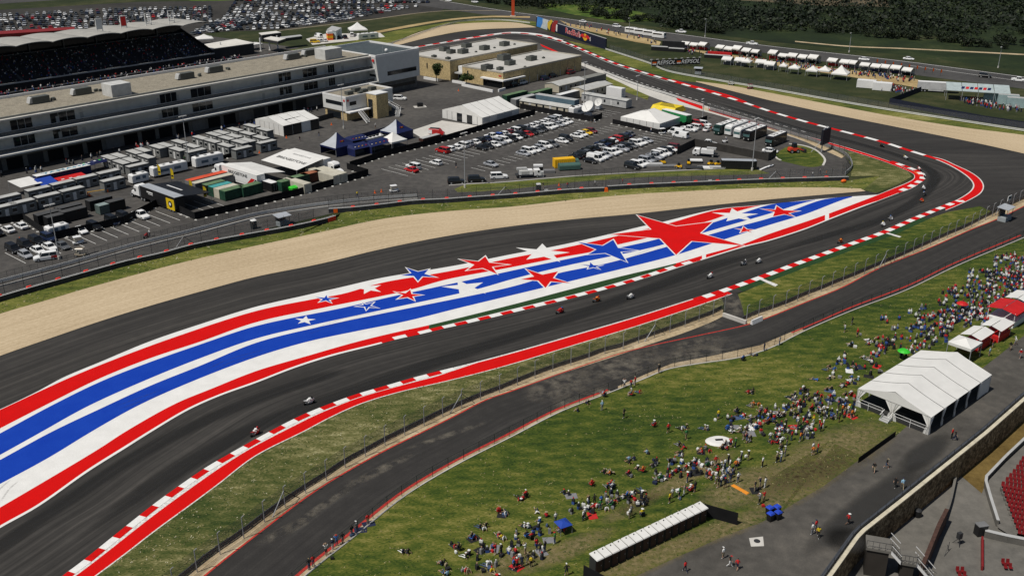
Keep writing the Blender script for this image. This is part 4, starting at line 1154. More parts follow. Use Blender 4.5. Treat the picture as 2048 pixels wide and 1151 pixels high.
mb = MB(); mb.box(-.5,9.0,-2.4,-.06,3.0,3.4); mb.build('balcony', WHITE, md)
mb = MB(); mb.hexa([(4.6,-2.4,2.8),(5.8,-2.4,2.8),(5.8,-2.7,2.8),(4.6,-2.7,2.8)][::-1], [(4.6,-2.4,3.1),(5.8,-2.4,3.1),(5.8,-2.7,3.1),(4.6,-2.7,3.1)][::-1])
def stair(parent, p0, p1, w, n=11, mat=LGREY):
	p0, p1 = Vector(p0), Vector(p1)
	d = p1 - p0; side = Vector((-d.y, d.x, 0)).normalized() * w / 2
	mb = MB()
	for i in range(n):
		a = p0 + d * (i / n); b = p0 + d * ((i + 1) / n)
		zt_ = a.z if d.z > 0 else a.z
		lo = [a - side, b - side, b + side, a + side]
		zz = max(a.z, b.z)
		mb.hexa([Vector((q.x, q.y, zz - .12)) for q in lo], [Vector((q.x, q.y, zz)) for q in lo])
	st = mb.build('stair', mat, parent)
	for sg in (-1,1):
		mb = MB(); mb.tube(p0 + side * sg + Vector((0,0,1)), p1 + side * sg + Vector((0,0,1)),.05,5)
		mb.hexa([p0 + side * sg * .98 + Vector((0,0,-.25)), p1 + side * sg * .98 + Vector((0,0,-.25)), p1 + side * sg * 1.03 + Vector((0,0,-.25)), p0 + side * sg * 1.03 + Vector((0,0,-.25))], [p0 + side * sg * .98 + Vector((0,0,.25)), p1 + side * sg * .98 + Vector((0,0,.25)), p1 + side * sg * 1.03 + Vector((0,0,.25)), p0 + side * sg * 1.03 + Vector((0,0,.25))])
		mb.build('stringer', WHITE, st)
stair(md, (3.2,-3.2,3.2),(3.2,-7.4,0),1.3)
mb = MB(); mb.box(14.8,18.6,-2.0,-.06,3.6,3.9); mb.build('landing', WHITE, md)
stair(md, (16.8,-2.2,3.9),(18.6,-6.2,1.9),1.4,8); stair(md, (18.4,-6.4,1.9),(15.6,-8.4,0),1.4,8)
for u, v, w in ((698,186,2.6),(712,180,3),(728,181,2.4),(744,177,2.6),(720,184,1.6)):
	aa, ss = GR(u, v, 8.3); x, y = aa - 218.4,-(ss + 262.4)
	mb = MB(); mb.box(x - w / 2, x + w / 2, y - w * .35, y + w * .35,7.8,7.8 + w * .45); mb.build('rooftop_unit', HVAC, md)
# ---------------------------------------------------------------- marquees
def marquee(label, a, s, L_, D, eave, ridge, bays_, hip=0.0, group='white marquees', open_side=None, sag=True, rz=None, loc=None, wallmat=TENT_W, doors=()):
	"""frame marquee: ridge along local x, gables at both ends"""
	r = thing('marquee', label, 'marquee', loc if loc is not None else GP(a, s), GA if rz is None else rz, group)
	for i in range(bays_):
		x0, x1 = L_ * i / bays_, L_ * (i + 1) / bays_
		mb = MB()
		n = 4
		for side in (0,1):
			for k in range(n):
				t0, t1 = k / n, (k + 1) / n
				def pt(x, t):
					y = (D / 2) * t if side == 0 else D - (D / 2) * t
					xx = x
					if hip and i == 0 and x == 0: xx = hip * t
					if hip and i == bays_ - 1 and abs(x - L_) < 1e-6: xx = L_ - hip * t
					return (xx, y, eave + (ridge - eave) * t - .12 * math.sin(math.pi * t))
				q = [pt(x0, t0) if not (hip and i == 0) else pt(0, t0), pt(x1, t0) if not (hip and i == bays_ - 1) else pt(L_, t0), pt(x1, t1) if not (hip and i == bays_ - 1) else pt(L_, t1), pt(x0, t1) if not (hip and i == 0) else pt(0, t1)]
				if side: q = q[::-1]
				mb.quad(*q)
		mb.build('roof_panel', TENT_W, r)
	for x, sg in ((0,-1),(L_, 1)):
		if hip:
			mb = MB(); xx = hip if x == 0 else L_ - hip
			mb.add([(x, 0, eave),(x, D, eave),(xx, D / 2, ridge)], [(0,2,1) if sg < 0 else (0,1,2)])
			mb.build('roof_panel', TENT_W, r)
		else:
			mb = MB(); mb.add([(x, 0, eave),(x, D, eave),(x, D / 2, ridge - .1)], [(0,2,1) if sg < 0 else (0,1,2)])
			mb.build('gable', TENT_W, r)
	if not hip:
		for i in range(1, bays_):
			x = L_ * i / bays_; mb = MB()
			for y0, y1 in ((0, D / 2),(D, D / 2)):
				for k in range(4):
					f = lambda t: (x, y0 + (y1 - y0) * t, eave + (ridge - eave) * t - .12 * math.sin(math.pi * t) + .02)
					mb.tube(f(k / 4), f((k + 1) / 4),.05,4)
			mb.build('roof_seam', MIDG, r)
	fr = MB()
	for i in range(bays_ + 1):
		x = L_ * i / bays_
		for y in (.06, D - .06):
			fr.box(x - .06 if i else x, x + .06 if i < bays_ else x, y - .06, y + .06,0, eave)
	fr.build('frame', LGREY, r)['kind'] = 'stuff'
	walls = {'front': ((0,.02),(L_, .02)), 'back': ((L_, D - .02),(0, D - .02)), 'left': ((.02, D),(.02,0)), 'right': ((L_ - .02,0),(L_ - .02, D))}
	for nm, (p0, p1) in walls.items():
		if open_side and nm in open_side: continue
		nb = bays_ if nm in ('front', 'back') else max(2, int(D / 2.3))
		for i in range(nb):
			t0, t1 = i / nb + .004,(i + 1) / nb - .004
			x0, y0 = p0[0] + (p1[0] - p0[0]) * t0, p0[1] + (p1[1] - p0[1]) * t0
			x1, y1 = p0[0] + (p1[0] - p0[0]) * t1, p0[1] + (p1[1] - p0[1]) * t1
			mb = MB()
			mb.quad((x0, y0,.05),(x1, y1,.05),(x1, y1, eave - .02),(x0, y0, eave - .02))
			m = wallmat
			for dd in doors:
				if dd[0] == nm and dd[1] == i: m = dd[2]
			mb.build('wall_panel', m, r)
	return r
marquee('white marquee with two dark doorways beside the concrete apron', 243.2,-222.3,19,18.8,2.9,5.9,5, doors=(('left', 3, GLASSD),('left', 5, GLASSD),('front', 0, SILVER),('front', 2, SILVER),('front', 3, SILVER)))
tb = marquee('white marquee with black roof lettering among the grey cabins', 191.0,-261.3,14.6,15.0,3.5,5.2,4, doors=(('front', 0, GLASSD),('front', 1, GLASSD),('front', 3, GLASSD)))
for i in range(9):
	mb = MB(); x = 3.6 + i * .8; mb.box(x, x + RND.uniform(.4,.75),3.4 + i * .08,3.9 + i * .08 + RND.uniform(0,.3),0,.02)
	k = mb.build('lettering_mark', DARKG, tb); k.location.z = 4.32; k.rotation_euler = (math.radians(0),0,0)
marquee('white hipped marquee behind the low black fence at the far end of the car park', 274.8,-172.6,12.5,15.6,2.9,5.6,3, hip=4.5, doors=(('front', 0, SILVER),('front', 1, SILVER),('front', 2, SILVER)))
# the big open marquee on the bank, ridge at 42 degrees
tp = Vector((63.2,130.9,0))
nt_ = marquee('large white open sided marquee at the edge of the grass bank', 0,0,20.6,12.2,3.1,5.0,5, open_side=('front', 'left', 'back', 'right'), rz=math.radians(42.1), loc=tp)
def drape(parent, x, y, h, w, ax, flip=1):
	"""a gathered tent curtain: tied at waist height"""
	mb = MB(); n = 8; rings = []
	prof = [(0,.55),(.3,.42),(.45,.22),(.6,.4),(1,1.0)]
	for t, k in prof:
		z = h * t; ring = []
		for i in range(n + 1):
			c = i / n * w * k
			ring.append((x + (c * flip if ax == 'x' else .1 * math.sin(i * 2.6)), y + (c * flip if ax == 'y' else .1 * math.sin(i * 2.6)), z))
		rings.append(ring)
	vs = [p for r_ in rings for p in r_]; fs = []
	for j in range(len(rings) - 1):
		for i in range(n):
			fs.append((j * (n + 1) + i, j * (n + 1) + i + 1,(j + 1) * (n + 1) + i + 1,(j + 1) * (n + 1) + i))
	mb.add(vs, fs); return mb.build('curtain', TENT_W, parent)
for y, fl in ((.1,1),(6.1,-1),(6.1,1),(12.1,-1)): drape(nt_, .05, y, 3.05,1.5, 'y', fl)
for i in range(1,5): drape(nt_, 20.6 * i / 5,.05,3.05,1.1, 'x', 1)
drape(nt_, 0.05,.05,3.05,1.2, 'x', 1); drape(nt_, 20.5,.05,3.05,1.2, 'x', -1)
mb = MB(); mb.box(16.5,20.58,.03,.05,.05,3.0); mb.build('wall_panel', TENT_W, nt_)
mb = MB(); mb.box(.2,20.4,.25,12.0,-.0,.45); mb.build('floor_deck', M('deck_dark', (.03,.03,.03),.8), nt_)
mb = MB()
for z in (.95,1.45):
	mb.tube((-.02,.3, z),(-.02,5.6, z),.03,5); mb.tube((-.02,7.6, z),(-.02,12, z),.03,5)
for y in (.3,3,5.6,7.6,10,12): mb.tube((-.02, y, .0),(-.02, y, 1.45),.035,5)
mb.build('railing', WHITE, nt_)
stair(nt_, (-.1,6.6,.45),(-1.4,6.6,0),1.4,3)
for i, (x, y) in enumerate(((4,3),(7,8),(11,4),(14,8.5),(17,4))):
	t = thing('round_table', ['dark round table at the front of the large marquee', 'dark round table at the back left inside the large marquee', 'dark round table in the middle of the large marquee', 'dark round table at the back right inside the large marquee', 'dark round table at the far end of the large marquee'][i], 'table', nt_.matrix_basis @ Vector((x, y, .45)),0, 'tables in the large marquee')
	mb = MB(); mb.tube((0,0,.72),(0,0,.76),.8,14); mb.build('table_top', M('table_blue', (.03,.07,.2),.6), t)
	mb = MB(); mb.tube((0,0,0),(0,0,.72),.06,6); mb.build('leg', DARKG, t)
# ================================================================ paddock units
def cabin_proto():
	r = thing('site_cabin', 'grey site cabin', 'cabin')
	mb = MB(); mb.box(-3.05,3.05,-1.22,1.22,.15,2.75); mb.box(-2.9,-2.6,-1.0,1.0,0,.15); mb.box(2.6,2.9,-1.0,1.0,0,.15); mb.build('body', CABIN, r)
	mb = MB(); mb.hexa([(-3.2,-1.36,2.75),(3.2,-1.36,2.75),(3.2,1.36,2.75),(-3.2,1.36,2.75)], [(-3.2,-1.36,2.9),(3.2,-1.36,2.9),(3.2,1.36,2.9),(-3.2,1.36,2.9)]); mb.build('roof_rim', DARKG, r)
	mb = MB(); mb.box(-2.98,2.98,-1.16,1.16,2.9,2.97); mb.build('roof', CABIN_R, r)
	for sg in (-1,1):
		y = sg * 1.25
		mb = MB(); mb.box(-.45,.45, y - .04, y + .04,.2,2.25); d = mb.build('door', M('door_white', (.6,.6,.58),.6), r)
		mb = MB(); mb.box(.3,.38, y - .08, y + .08,1.1,1.2); mb.build('handle', DARKG, d)
		for x in (-1.9,1.9):
			mb = MB(); mb.box(x - .5, x + .5, y - .03, y + .03,1.1,2.1); w = mb.build('window', GLASSD, r)
			mb = MB(); mb.box(x - .58, x + .58, y - .05, y + .05,2.1,2.2); mb.box(x - .58, x + .58, y - .05, y + .05,1.0,1.1); mb.build('frame', M('door_white', (.6,.6,.58)), w)
	return proto(r)
CAB = cabin_proto()
def place_cabin(u, v, along, where):
	p = P(u, v, 2.95); p.z = 0
	dup(CAB, p, GA if along else GA - math.pi / 2, 'grey site cabin ' + where, 'grey site cabins')
for u, v in ((218.8,313.8),(237.5,310),(242.5,323),(261,318.8),(268.8,303),(286,298.8),(292.5,311.9),(315,292.5),(331,288.8),(355,297.5),(358.8,282.5),(383.8,290.6)):
	place_cabin(u, v, 0, 'end on in the left block of cabins')
for u, v in ((401,274.4),(428,267.5),(443,263.8),(425,281),(452.5,275),(468.8,271),(452,289.4),(479.4,282.5),(495,279.4),(495,265.6),(470,258),(522,273.8),(503,250.6),(528.8,258)):
	place_cabin(u, v, 0, 'end on in the right block by the lettered marquee')
for u, v, w in ((273.8,328.8, 'side on behind the small white trailer'),(391,300, 'side on behind the second long white trailer'),(483.8,295, 'side on at the near corner of the right block'),(532.5,282.5, 'side on beside the red cone, right end of its block')):
	place_cabin(u, v, 1, w)
for u, v in ((75,376),(124,364),(170,352.5),(216,342)): place_cabin(u, v, 1, 'in the rear row at the left')
for u, v in ((7.5,410.6),(42.5,402),(94,389),(143,377),(224,357.5)): place_cabin(u, v, 1, 'in the front row at the left')
place_cabin(14,391,1, 'at the left edge behind the front row')
def container(name, label, u, v, z, L_, W, H, along, side, roof, cat='container', group='shipping containers', ribs=True, rz=None, doors=True):
	p = P(u, v, z); p.z = 0
	r = thing(name, label, cat, p, (GA if along else GA - math.pi / 2) if rz is None else rz, group)
	mb = MB(); mb.box(-L_ / 2, L_ / 2,-W / 2, W / 2,.12, H)
	mb.build('body', side, r)
	if ribs:
		n = int(L_ / .6); mb = MB()
		for sg in (-1,1):
			for i in range(n):
				x = -L_ / 2 + .25 + i * (L_ - .5) / max(1, n - 1)
				mb.box(x - .1, x + .1, sg * W / 2 - .035, sg * W / 2 + .035,.3, H - .2)
		o = mb.build('side_ribs', side, r); o['kind'] = 'stuff'
	mb = MB(); mb.box(-L_ / 2 + .06, L_ / 2 - .06,-W / 2 + .06, W / 2 - .06, H, H + .05); mb.build('roof', roof, r)
	mb = MB()
	for x in (-L_ / 2, L_ / 2 - .1):
		for y in (-W / 2, W / 2 - .1): mb.box(x - .02, x + .12, y - .02, y + .12,0, H + .06)
	o = mb.build('corner_posts', side, r); o['kind'] = 'stuff'
	if doors:
		for sg in (-1,1):
			mb = MB(); mb.box(L_ / 2, L_ / 2 + .05,-W / 2 + .15 if sg < 0 else .03,-.03 if sg < 0 else W / 2 - .15,.25, H - .2); d = mb.build('door', side, r)
			mb = MB(); mb.tube((L_ / 2 + .08, sg * .35,.3),(L_ / 2 + .08, sg * .35, H - .25),.03,5); mb.build('lock_bar', GALV, d)
	return r
BLK = M('black_paint', (.012,.012,.013),.5,.2,.6)
RST = M('rust_roof', (.33,.12,.06),.8,.2,.6)
TANP = M('tan_paint', (.5,.47,.38),.6,.12,.5)
REDR = M('orange_roof', (.62,.08,.03),.6,.12,.5)
for u, v, lb in ((95,424, 'black equipment container nearest the left light pole'),(107,430, 'short black container in front of the left light pole'),(136,411, 'black container with a pale patch on its roof, at the back'),(145,418, 'large black container beside the blue bundle'),(197,396, 'long black container behind the grey green box'),(229,400, 'black open fronted container at the right of the group')):
	container('container', lb, u, v, 2.6,6.1 if u not in (107,229) else 4.2,2.4,2.6,1, BLK, M('black_roof', (.06,.06,.06),.7), group='black equipment containers')
container('container', 'grey green square box in front of the black containers', 205,408,2.3,3,2.4,2.3,1, M('grey_green', (.09,.12,.11),.6), M('grey_green_roof', (.22,.27,.26),.6), group='black equipment containers')
container('container', 'long container with a bright orange roof', 413,351.5,2.6,12,2.4,2.6,1, MIDG, REDR)
container('container', 'long grey container with a cream roof next to the orange one', 424,356.5,2.6,12,2.4,2.6,1, MIDG, TANP)
a0, s0 = GR(405,366,2.6)
for i, (sd, rf, lb) in enumerate(((BLK, GREENT, 'dark container with a mossy green roof behind the yellow flags'),(GREENC, TEAL, 'green container with a teal roof'),(TANP, TANP, 'cream container between two green ones'),(GREENC, GREENT, 'green container with a weathered green roof nearest the fence'))):
	r = container('container', lb, 100,500,2.6,6.06,2.42,2.6,1, sd, rf)
	r.location = GP(140.6 + 1.2,-226.4 + i * 2.62 + (0 if i else -.3))
container('container', 'green roofed container beside the white truck rear', 499.6,369,2.6,6.06,2.44,2.6,1, GREENC, GREENT)
container('container', 'black box with a white roof behind the white truck', 538,362,2.4,5,2.2,2.4,0, BLK, WHITE)
container('container', 'short green container beside the lime skip', 567,361,2.6,3.2,2.4,2.6,1, GREENC, GREENT)
container('container', 'long cream container pointing at the fence beside the lime skip', 594,361,2.6,9,2.4,2.6,0, TANP, TANP)
container('container', 'long container, half green half rust roof', 596,351.5,2.6,6,2.4,2.6,1, GREENC, GREENT)
container('container', 'rust roofed container behind the green half', 621,344.5,2.6,6,2.4,2.6,1, M('rust_side', (.07,.022,.014),.8), RST)
container('container', 'pale tan container, left of the two by the fence corner', 645,342.5,2.6,12,2.4,2.6,0, TANP, TANP)
container('container', 'pale tan container, right of the two by the fence corner', 664,340,2.6,10,2.4,2.6,0, TANP, TANP)
container('container', 'bright yellow container at the edge of the car park', 1128,316,2.6,6.1,2.44,2.6,1, YELLOW, YELLOW, rz=math.radians(15))
container('container', 'long low black container trailer in the equipment yard', 1478,319,2.6,10,2.4,2.5,1, BLK, SILVER, rz=math.radians(-6))
# skips with domed lids
for u, v, lb in ((1135,331, 'dark green domed skip behind the other, by the yellow container'),(1138,339, 'dark green domed skip nearest the grass island')):
	r = thing('skip', lb, 'skip', P(u, v), math.radians(12), 'green domed skips')
	n = 10; ring = lambda x: [(x, -1.15,.3)] + [(x, -1.15 * math.cos(math.pi * k / n),1.3 + .75 * math.sin(math.pi * k / n)) for k in range(n + 1)] + [(x, 1.15,.3)]
	mb = MB(); mb.loft([ring(-3.1), ring(-1), ring(1), ring(3.1)]); mb.build('body', M('skip_green', (.06,.12,.1),.5), r)
	mb = MB(); mb.tube((-2.6,-1.0,.25),(-2.6,1.0,.25),.25,8); mb.tube((2.6,-1.0,.25),(2.6,1.0,.25),.25,8); mb.build('roller', DARKG, r)
r = thing('skip', 'bright lime green wheelie skip against the black fence', 'skip', P(589,384), GA)
mb = MB(); mb.hexa([(-1.0,-.7,.2),(1.0,-.7,.2),(1.0,.7,.2),(-1.0,.7,.2)], [(-1.3,-.9,1.4),(1.3,-.9,1.4),(1.3,.9,1.4),(-1.3,.9,1.4)]); mb.build('body', LIME, r)
mb = MB(); mb.hexa([(-1.3,-.9,1.42),(1.3,-.9,1.42),(1.3,.9,1.42),(-1.3,.9,1.42)], [(-1.1,-.2,1.7),(1.1,-.2,1.7),(1.1,.5,1.75),(-1.1,.5,1.75)]); mb.build('lid', LIME, r)
# ---------------------------------------------------------------- wheels and trucks
def wheel(parent, x, y, r, w, rim=GALV):
	mb = MB(); mb.tube((x, y - w / 2, r),(x, y + w / 2, r), r, 12); t = mb.build('wheel', RUBBER, parent)
	mb = MB(); mb.tube((x, y - w / 2 - .02, r),(x, y + w / 2 + .02, r), r * .55,10); mb.build('rim', rim, t)
def section(x, hw, z0, z1, c=.12, tw_=None):
	tw_ = hw if tw_ is None else tw_
	return [(x, -hw + c, z0),(x, hw - c, z0),(x, hw, z0 + c),(x, hw, z1 - c * 1.5 if tw_ == hw else (z0 + z1) / 2),(x, tw_ - c, z1),(x, -tw_ + c, z1),(x, -hw, z1 - c * 1.5 if tw_ == hw else (z0 + z1) / 2),(x, -hw, z0 + c)]
def tractor(label, loc, rz, mat, group='articulated trucks'):
	"""bonneted truck tractor, nose towards +x"""
	r = thing('truck_tractor', label, 'truck', loc, rz, group)
	mb = MB(); mb.loft([section(-1.6,1.2,.9,3.7), section(.2,1.22,.9,3.75), section(.9,1.15,.9,3.3)]); mb.build('cab', mat, r)
	mb = MB(); mb.loft([section(.85,1.0,.7,2.1), section(2.3,.95,.7,1.85), section(3.0,.8,.75,1.55)]); mb.build('bonnet', mat, r)
	mb = MB(); mb.hexa([(.86,-1.0,2.15),(1.05,-1.0,2.1),(1.05,1.0,2.1),(.86,1.0,2.15)], [(.62,-.95,3.0),(.95,-.95,2.95),(.95,.95,2.95),(.62,.95,3.0)]); mb.build('windscreen', GLASSC, r)
	for sg in (-1,1):
		mb = MB(); mb.box(-.2,.6, sg * 1.22 - .03, sg * 1.22 + .03,2.0,2.8); mb.build('side_window', GLASSC, r)
		mb = MB(); mb.tube((-1.9, sg * 1.0,.9),(-1.9, sg * 1.0,4.0),.09,6); mb.build('exhaust', GALV, r)
		wheel(r, 2.2, sg * 1.02,.5,.35)
		for x in (-2.6,-3.9): wheel(r, x, sg * .95,.5,.6)
	mb = MB(); mb.box(-4.6,-1.6,-.45,.45,.7,1.0); mb.build('chassis', DARKG, r)
	mb = MB(); mb.box(3.0,3.15,-1.1,1.1,.45,.8); mb.build('bumper', GALV, r)
	return r
def trailer(label, loc, rz, side, roof, L_=16.2, H=4.1, group='race transporter trailers', name='race_trailer', z0=1.1):
	"""box trailer, front towards +x, centred on its length"""
	r = thing(name, label, 'trailer', loc, rz, group)
	mb = MB(); mb.box(-L_ / 2, L_ / 2,-1.28,1.28, z0, H); mb.build('body', side, r)
	mb = MB(); mb.box(-L_ / 2 - .03, L_ / 2 + .03,-1.31,1.31, H, H + .08); mb.build('roof', roof, r)
	for sg in (-1,1):
		for x in (-L_ / 2 + 1.6,-L_ / 2 + 2.8): wheel(r, x, sg * 1.0,.5,.5)
		mb = MB(); mb.box(L_ / 2 - 4, L_ / 2 - 3.85, sg * .9 - .08, sg * .9 + .08,0, z0); mb.build('landing_leg', GALV, r)
		mb = MB(); mb.box(-L_ / 2 + 4, L_ / 2 - 4.5, sg * 1.2 - .05, sg * 1.2 + .05,.55, z0); mb.build('skirt', side, r)
	return r
R90 = math.pi / 2
# black transporter: front points away (towards -E2)
bt = trailer('black race transporter with a yellow rear panel and white roof centre', GP(126.2,-226.2), GA + R90, BLK, SILVER)
tractor('white truck cab coupled to the black transporter', GP(126.2,-237.0), GA + R90, WHITE)
mb = MB(); mb.box(-7.6,-4.0,1.3,1.36,.6,3.4); yp = mb.build('yellow_panel', M('sign_yellow', (.72,.5,.01),.5), bt)
mb = MB(); n = 12; mb.add([(-5.8 + .9 * math.cos(2 * math.pi * i / n),1.375,2.0 + .9 * math.sin(2 * math.pi * i / n)) for i in range(n)], [tuple(range(n))[::-1]]); mb.build('emblem', BLK, yp)
mb = MB(); mb.add([(-5.7 + .45 * math.cos(2 * math.pi * i / n),1.385,2.05 + .45 * math.sin(2 * math.pi * i / n)) for i in range(n)], [tuple(range(n))[::-1]]); mb.build('emblem_centre', WHITE, yp)
mb = MB(); mb.box(2.2,5.0,1.3,1.33,3.0,3.3); mb.box(2.2,4.4,1.3,1.33,2.6,2.75); mb.build('side_lettering', WHITE, bt)
def awning(parent, x0, x1, y0, y1, z0, z1, mat, posts=True, name='awning'):
	mb = MB(); mb.hexa([(x0, y0, z0),(x1, y0, z0),(x1, y1, z1),(x0, y1, z1)] if y1 > y0 else [(x1, y0, z0),(x0, y0, z0),(x0, y1, z1),(x1, y1, z1)], [(x0, y0, z0 + .08),(x1, y0, z0 + .08),(x1, y1, z1 + .08),(x0, y1, z1 + .08)] if y1 > y0 else [(x1, y0, z0 + .08),(x0, y0, z0 + .08),(x0, y1, z1 + .08),(x1, y1, z1 + .08)])
	o = mb.build(name, mat, parent)
	if posts:
		for x in (x0 + .1, x1 - .1):
			mb = MB(); mb.tube((x, y1,0),(x, y1, z1),.05,5); mb.build('awning_post', GALV, o)
	return o
aw = awning(bt, -8.0,7.6,-1.3,-9.2,3.9,3.0, BLK)
mb = MB(); mb.hexa([(-2.5,-4.6,3.66),(4.5,-4.6,3.66),(4.5,-4.1,3.71),(-2.5,-4.1,3.71)], [(-2.5,-4.6,3.69),(4.5,-4.6,3.69),(4.5,-4.1,3.74),(-2.5,-4.1,3.74)]); mb.build('awning_lettering', WHITE, aw)
# tyre firm transporters
wt = trailer('white tyre company transporter with red flash, beside the orange roof', GP(151.3,-227), GA + R90, WHITE, TENT_W)
tractor('white truck cab coupled to the left tyre company transporter', GP(151.3,-238), GA + R90, WHITE)
aw = awning(wt, -7.8,7.6,-1.3,-8.2,4.15,3.0, TENT_W)
MX = basis((-1,0,0),(0,0,1),(0.6,1.30,3.0))
text_part('BRIDGESTONE', 1.15, BLK, wt, MX, extrude=.02, offset_=.02, xs=1.15)
mb = MB(); mb.add([(-3.5,1.31,1.2),(-5.2,1.31,1.2),(-7.2,1.31,2.9),(-5.6,1.31,2.9)], [(0,1,2,3)]); mb.build('red_flash', REDF, wt)
mb = MB(); mb.add([(-5.4,1.31,1.2),(-6.2,1.31,1.2),(-8.0,1.31,2.7),(-7.5,1.31,2.9)], [(0,1,2,3)]); mb.build('black_flash', BLK, wt)
wt2 = trailer('white tyre company transporter with a wide lettered awning', GP(173.2,-226), GA - R90, WHITE, TENT_W)
tractor('white truck cab in front of the lettered awning', GP(173.2,-214.6), GA - R90, WHITE)
aw = awning(wt2,-8.2,8.0,-1.3,-10.6,4.3,3.0, TENT_W)
sl_ = math.atan2(1.3,9.3)
MX = basis((1,0,0),(0, math.cos(sl_), math.sin(sl_)),(0.2,-6.4,3.69))
text_part('BRIDGESTONE', 1.7, BLK, aw, MX, extrude=.02, offset_=.02, xs=1.15)
MX = basis((1,0,0),(0, math.cos(sl_), math.sin(sl_)),(0.6,-2.9,4.18))
text_part('BRIDGESTONE', 1.0, M('grey_print', (.3,.3,.3),.7), aw, MX, extrude=.02, xs=1.2)
# blue and black team transporter at the left
yt = trailer('dark blue team transporter with pale lettered roof strip at the left', P(124,340,4.1) * 1, GA, NAVY, TENT_W, 15.0)
yt.location.z = 0
MX = basis((1,0,0),(0,1,0),(1.0,0,4.22))
text_part('YAMAHA', 2.0, M('teal_print', (.05,.25,.35),.6), yt, MX, extrude=.01, offset_=.03, xs=1.6)
aw = awning(yt, -13.5,-7.7,-4.5,3.0,3.1,3.4, TENT_W)
aw = awning(yt, -8.5,-4.0,-7.5,-1.4,2.2,3.6, BLUEF)
aw = awning(yt, -3.5,4.2,-7.0,-2.0,2.5,2.9, REDF)
for x in (-2.5,-.5,1.5,3.0):
	mb = MB(); mb.box(x, x + .8,-5 - x * .2,-4.4 - x * .2,2.78,2.84); mb.build('awning_lettering', WHITE, aw)
for u, v, lb in ((171,345, 'low dark blue canopy with green emblems, nearer the red awning'),(202,337, 'low dark blue canopy with green emblems, nearer the cabins')):
	r = thing('team_canopy', lb, 'canopy', P(u, v), GA, 'dark blue team canopies')
	mb = MB(); mb.hexa([(-2.6,-1.5,2.1),(2.6,-1.5,2.1),(2.6,1.5,2.1),(-2.6,1.5,2.1)], [(-2,-.9,2.6),(2,-.9,2.6),(2,.9,2.6),(-2,.9,2.6)]); mb.build('fabric', NAVY, r)
	for x, y in ((-2.5,-1.4),(2.5,-1.4),(2.5,1.4),(-2.5,1.4)):
		mb = MB(); mb.tube((x, y, 0),(x, y, 2.1),.04,5); mb.build('leg', GALV, r)
	for x, m in ((-1.5, WHITE),(0, LIME),(1.4, WHITE)):
		mb = MB(); mb.box(x - .3, x + .3,-.4,.4,2.6,2.63); mb.build('emblem', m, r)
# caravan style white trailers
def white_trailer(label, u, v, L_, H, rz):
	p = P(u, v, H); p.z = 0
	r = thing('office_trailer', label, 'trailer', p, rz, 'white office trailers')
	mb = MB(); mb.loft([section(-L_ / 2,1.1,.5, H - .15,.15), section(-L_ / 2 + .4,1.22,.45, H, .12), section(L_ / 2 - .4,1.22,.45, H, .12), section(L_ / 2,1.1,.5, H - .15,.15)]); mb.build('body', WHITE, r)
	mb = MB(); mb.box(-L_ * .3,-L_ * .05,-1.25,-1.2,1.3,2.1); mb.box(L_ * .1, L_ * .3,-1.25,-1.2,1.3,2.1); mb.build('window', M('pale_glass', (.12,.17,.22),.2), r)
	for i in range(int(L_ / 2.5)):
		x = -L_ / 2 + 1.4 + i * 2.4; mb = MB(); mb.box(x - .4, x + .4,-.4,.4, H, H + .25); mb.build('roof_vent', LGREY if i % 2 else DARKG, r)
	for sg in (-1,1):
		for x in (-.45,.45): wheel(r, x, sg * 1.0,.38,.25)
	mb = MB(); mb.tube((L_ / 2 - .1,0,.5),(L_ / 2 + 1.1,0,.45),.06,6); mb.build('drawbar', DARKG, r)
	return r
white_trailer('long white office trailer behind the yellow flags', 336,327,10.5,3.0, GA - .04)
white_trailer('long white office trailer behind the truck cab', 414,309,9.0,3.2, GA - .05)
white_trailer('small white trailer left of the yellow flags', 276,346,5.0,2.7, GA)
white_trailer('small grey white trailer behind the black fence at the left', 112,449,5.0,2.5, GA)
# feather flags
for u, v, k in ((318,358, 'farthest left'),(344,366, 'second from left'),(381,390, 'third, by the dark container'),(409,403, 'nearest, beside the green container')):
	r = thing('feather_flag', 'tall yellow feather flag, ' + k, 'flag', P(u, v), RND.uniform(-.3,.3), 'yellow feather flags')
	mb = MB(); mb.tube((0,0,0),(0,0,4.2),.035,5); mb.build('pole', DARKG, r)
	mb = MB(); pr = [(0,0,1.2),(.75,.05,1.3),(.85,-.05,2.4),(.8,.05,3.5),(.45,0,4.1),(0,0,4.2)]
	mb.add([(x, y - .02, z) for x, y, z in pr] + [(x, y + .02, z) for x, y, z in pr], [(0,1,2,3,4,5),(11,10,9,8,7,6)] + [(i, (i + 6),(i + 1) % 6 + 6,(i + 1) % 6) for i in range(6)]); b = mb.build('banner', M('flag_yellow', (.62,.45,.01),.6), r)
	mb = MB(); mb.box(.1,.65,-.05,.05,1.9,2.3); mb.build('print', BLK, b)
